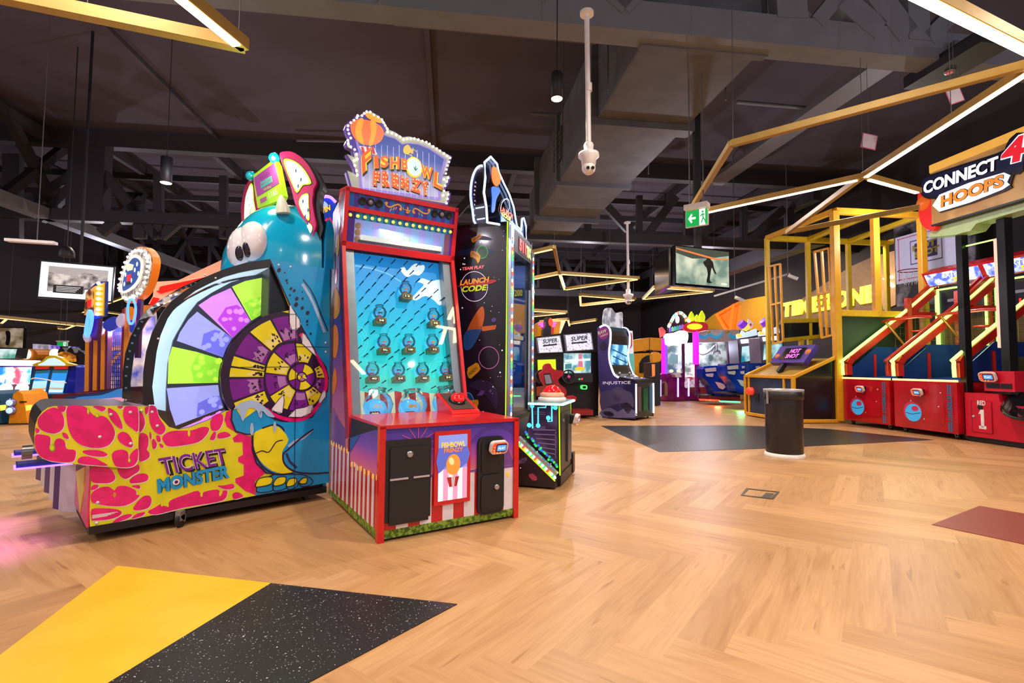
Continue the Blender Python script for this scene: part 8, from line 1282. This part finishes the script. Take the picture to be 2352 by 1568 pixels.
    for x, w, hx in ((0, 40, '#2f8fe0'), (80, 50, '#d8a8e8'), (165, 90, '#e8607a'), (300, 40, '#cfe8e0'), (345, 45, '#4fc8e0')): pb(t, 'light_column', g, z, ((x, 800), (x+w, 800), (x+w-5, 1060), (x-5, 1060)), -.2, .0, mottled('column_'+hx[1:], hx, '#ffffff', 5, e=.9))
    for x in (120, 330):
        m = MB(); c = g.P(*g.px(*z((x, 1075))[0]), .1); m.ball(c, .13, lit('ball_white_lit', '#fff0fa', 1.6)); m.build('lit_ball', t); pb(t, 'ball_cup', g, z, ((x-55, 1040), (x+60, 1020), (x+100, 1060), (x+80, 1120), (x-40, 1110)), -.1, .05, mat('cup_plum', '#5a1238', rough=.3), .02, 2)
    pb(t, 'console', g, z, ((-150, 1110), (360, 1120), (360, 1240), (-150, 1240)), -.2, .3, mat('console_navy', '#151a3c'), .02)
    # orange drum heads and black topped machine at the back
    h = RB(15.2)
    for k, (dx, lb) in enumerate(((0, 'orange drum shaped machine top with a lit round face, over the fishing game'), (375, 'second orange drum machine top behind the fishing game crown'))):
        t = thing('drum_machine', lb, 'arcade machine', V((*at(70+dx/5.6, 850, 15.5)[:2], 0)), 'drum machines'); D = lambda *p: [(x+dx, y) for x, y in p]; dm = mat('drum_orange', '#D87f10', rough=.35, coat=.2); pb(t, 'drum', h, z, D((240, 640), (260, 590), (320, 565), (400, 570), (470, 600), (480, 680), (400, 740), (300, 735), (245, 700)), -.8, 0, dm, .03, 2); pb(t, 'drum_face', h, z, ell2(318+dx, 632, 62, 65, 0, 20), 0, .06, lit('drum_cream', '#fff0d0', 1.3)); pb(t, 'pedestal', h, z, D((300, 735), (440, 735), (440, 1180), (300, 1180)), -.7, -.1, bkm)
    t = thing('ninja_machine', 'black machine with two pointed black heads beside the carnival posts', 'arcade machine', V((*at(170, 850, 15)[:2], 0))); k = RB(14.4)
    for x in (790, 905): pb(t, 'pointed_head', k, z, ((x-50, 620), (x-20, 560), (x+5, 545), (x+30, 570), (x+60, 650)), -.3, 0, bkm, .02, 2)
    pb(t, 'flame_panel', k, z, ((750, 620), (830, 600), (945, 650), (960, 730), (860, 720), (760, 680)), 0, .06, mottled('flame_orange', '#8a4a0f', '#eaa02a', 8, e=.3), 0, 2); pb(t, 'cabinet', k, z, ((960, 700), (1010, 580), (1080, 620), (1080, 1130), (960, 1130), (760, 1130), (760, 700)), -.6, -.05, bkm, .02); 
    # lit signs along the back
    for x0, y0, x1, y1, hx, lb in ((420, 500, 620, 570, '#8f8a94', 'grey framed picture board behind the drum machine'), (630, 515, 740, 580, '#6a3fd0', 'violet lit sign behind the fishing game'), (880, 530, 990, 620, '#2a2fb0', 'blue lit sign under the far exit sign')):
        q = RB(18); m = MB(); m.prism(q, q.pxs(z((x0, y0), (x1, y0+10), (x1, y1), (x0, y1))), -.1, 0, mottled('sign_'+hx[1:], hx, '#d0c8e0', 3, e=.5)); o = thing('lit_sign', lb, 'sign', V((*q.P(q.px(*z(((x0+x1)/2, y1))[0])[0], 0, 0)[:2], 0)), 'lit signs at the back'); m.build('sign_panel', o); m = MB(); c = q.px(*z(((x0+x1)/2, y1))[0]); m.bar(q.P(c[0], 0, -.06), q.P(c[0], c[1], -.06), .1, bkm); m.build('sign_post', o)
leftrow()
def winsign():
    z5 = Z(520, 340, 5.227); p0 = at(752, 500, 6.6); f = Fr((p0.x, p0.y, 0), (.95, .3, 0)); t = thing('prize_sign_machine', 'round blue lit prize sign on a cabinet, between the monster crown and the red game', 'arcade machine', V((*at(752, 500, 6.9)[:2], 0)))
    o = pb(t, 'sign_disc', f, z5, ((1105, 700), (1115, 640), (1150, 600), (1200, 582), (1260, 600), (1310, 650), (1330, 720), (1300, 850), (1260, 985), (1190, 900), (1120, 830)), -.08, 0, lit('disc_blue', '#1238a8', .6), .01); m = MB(); P = [f.px(*z5(p)[0]) for p in ((1110, 640), (1150, 600), (1200, 585), (1260, 602), (1312, 655))]; m.tube([f.P(*p, .02) for p in smooth(P, 3, False)], .02, lit('neon_blue_pink', '#b06aff', 3), 6); m.build('neon_rim', o)
    m = MB(); q = f.pxs(z5((1115, 815), (1250, 745), (1108, 750))); m.text(f, 'WIN', *q, lit('win_gold', '#f0c020', .9), d=.01, bold=.05); q = f.pxs(z5((1185, 935), (1300, 900), (1150, 860))); m.text(f, 'SOL', *q, lit('win_red', '#e8142c', .9), d=.01, bold=.05); m.prism(f, smooth(f.pxs(z5((1115, 660), (1160, 630), (1220, 680), (1200, 710), (1115, 730))), 2), .001, .006, lit('disc_cloud', '#a9c0e8', .7)); m.build('sign_lettering', o)
    c = f.px(760, 560); m = MB(); m.box(f, c[0]-.3, c[0]+.35, .0, c[1], -.7, -.1, mat('cab_blue_dark', '#10244f', rough=.4)); m.build('cabinet', t, bevel=.02); m = MB(); m.bar(f.P(c[0], c[1]-.1, -.1), f.P(c[0], c[1]+.35, -.1), .08, bkm); m.build('sign_post', t)
winsign()
# floor outlet
q = [fl(*p) for p in ((1714, 1121), (1791, 1130), (1776, 1147), (1701, 1138))]; t = thing('floor_outlet', 'rectangular metal framed power outlet lid set in the planks', 'floor outlet', sum(q, V())/4); st = mat('lid_steel', '#6f6a62', rough=.35, metal=.6); c = sum(q, V())/4
m = MB(); fs = Fr((0, 0, 0), (1, 0, 0), (0, 1, 0)); P = [(p.x, p.y) for p in q]; I = [(c.x+(a-c.x)*.86, c.y+(b-c.y)*.78) for a, b in P]
m.add([fs.P(*p, .005) for p in P + I], [[i, (i+1) % 4, 4+(i+1) % 4, 4+i] for i in range(4)], st); m.build('frame', t); e = [lerp(I[0], I[1], .68), lerp(I[0], I[1], .95), lerp(I[3], I[2], .95), lerp(I[3], I[2], .68)]; e = [lerp(e[0], e[3], .3), lerp(e[1], e[2], .3), e[2], e[3]]
m = MB(); m.prism(fs, e, 0, .006, st); m.build('lid_handle', t)
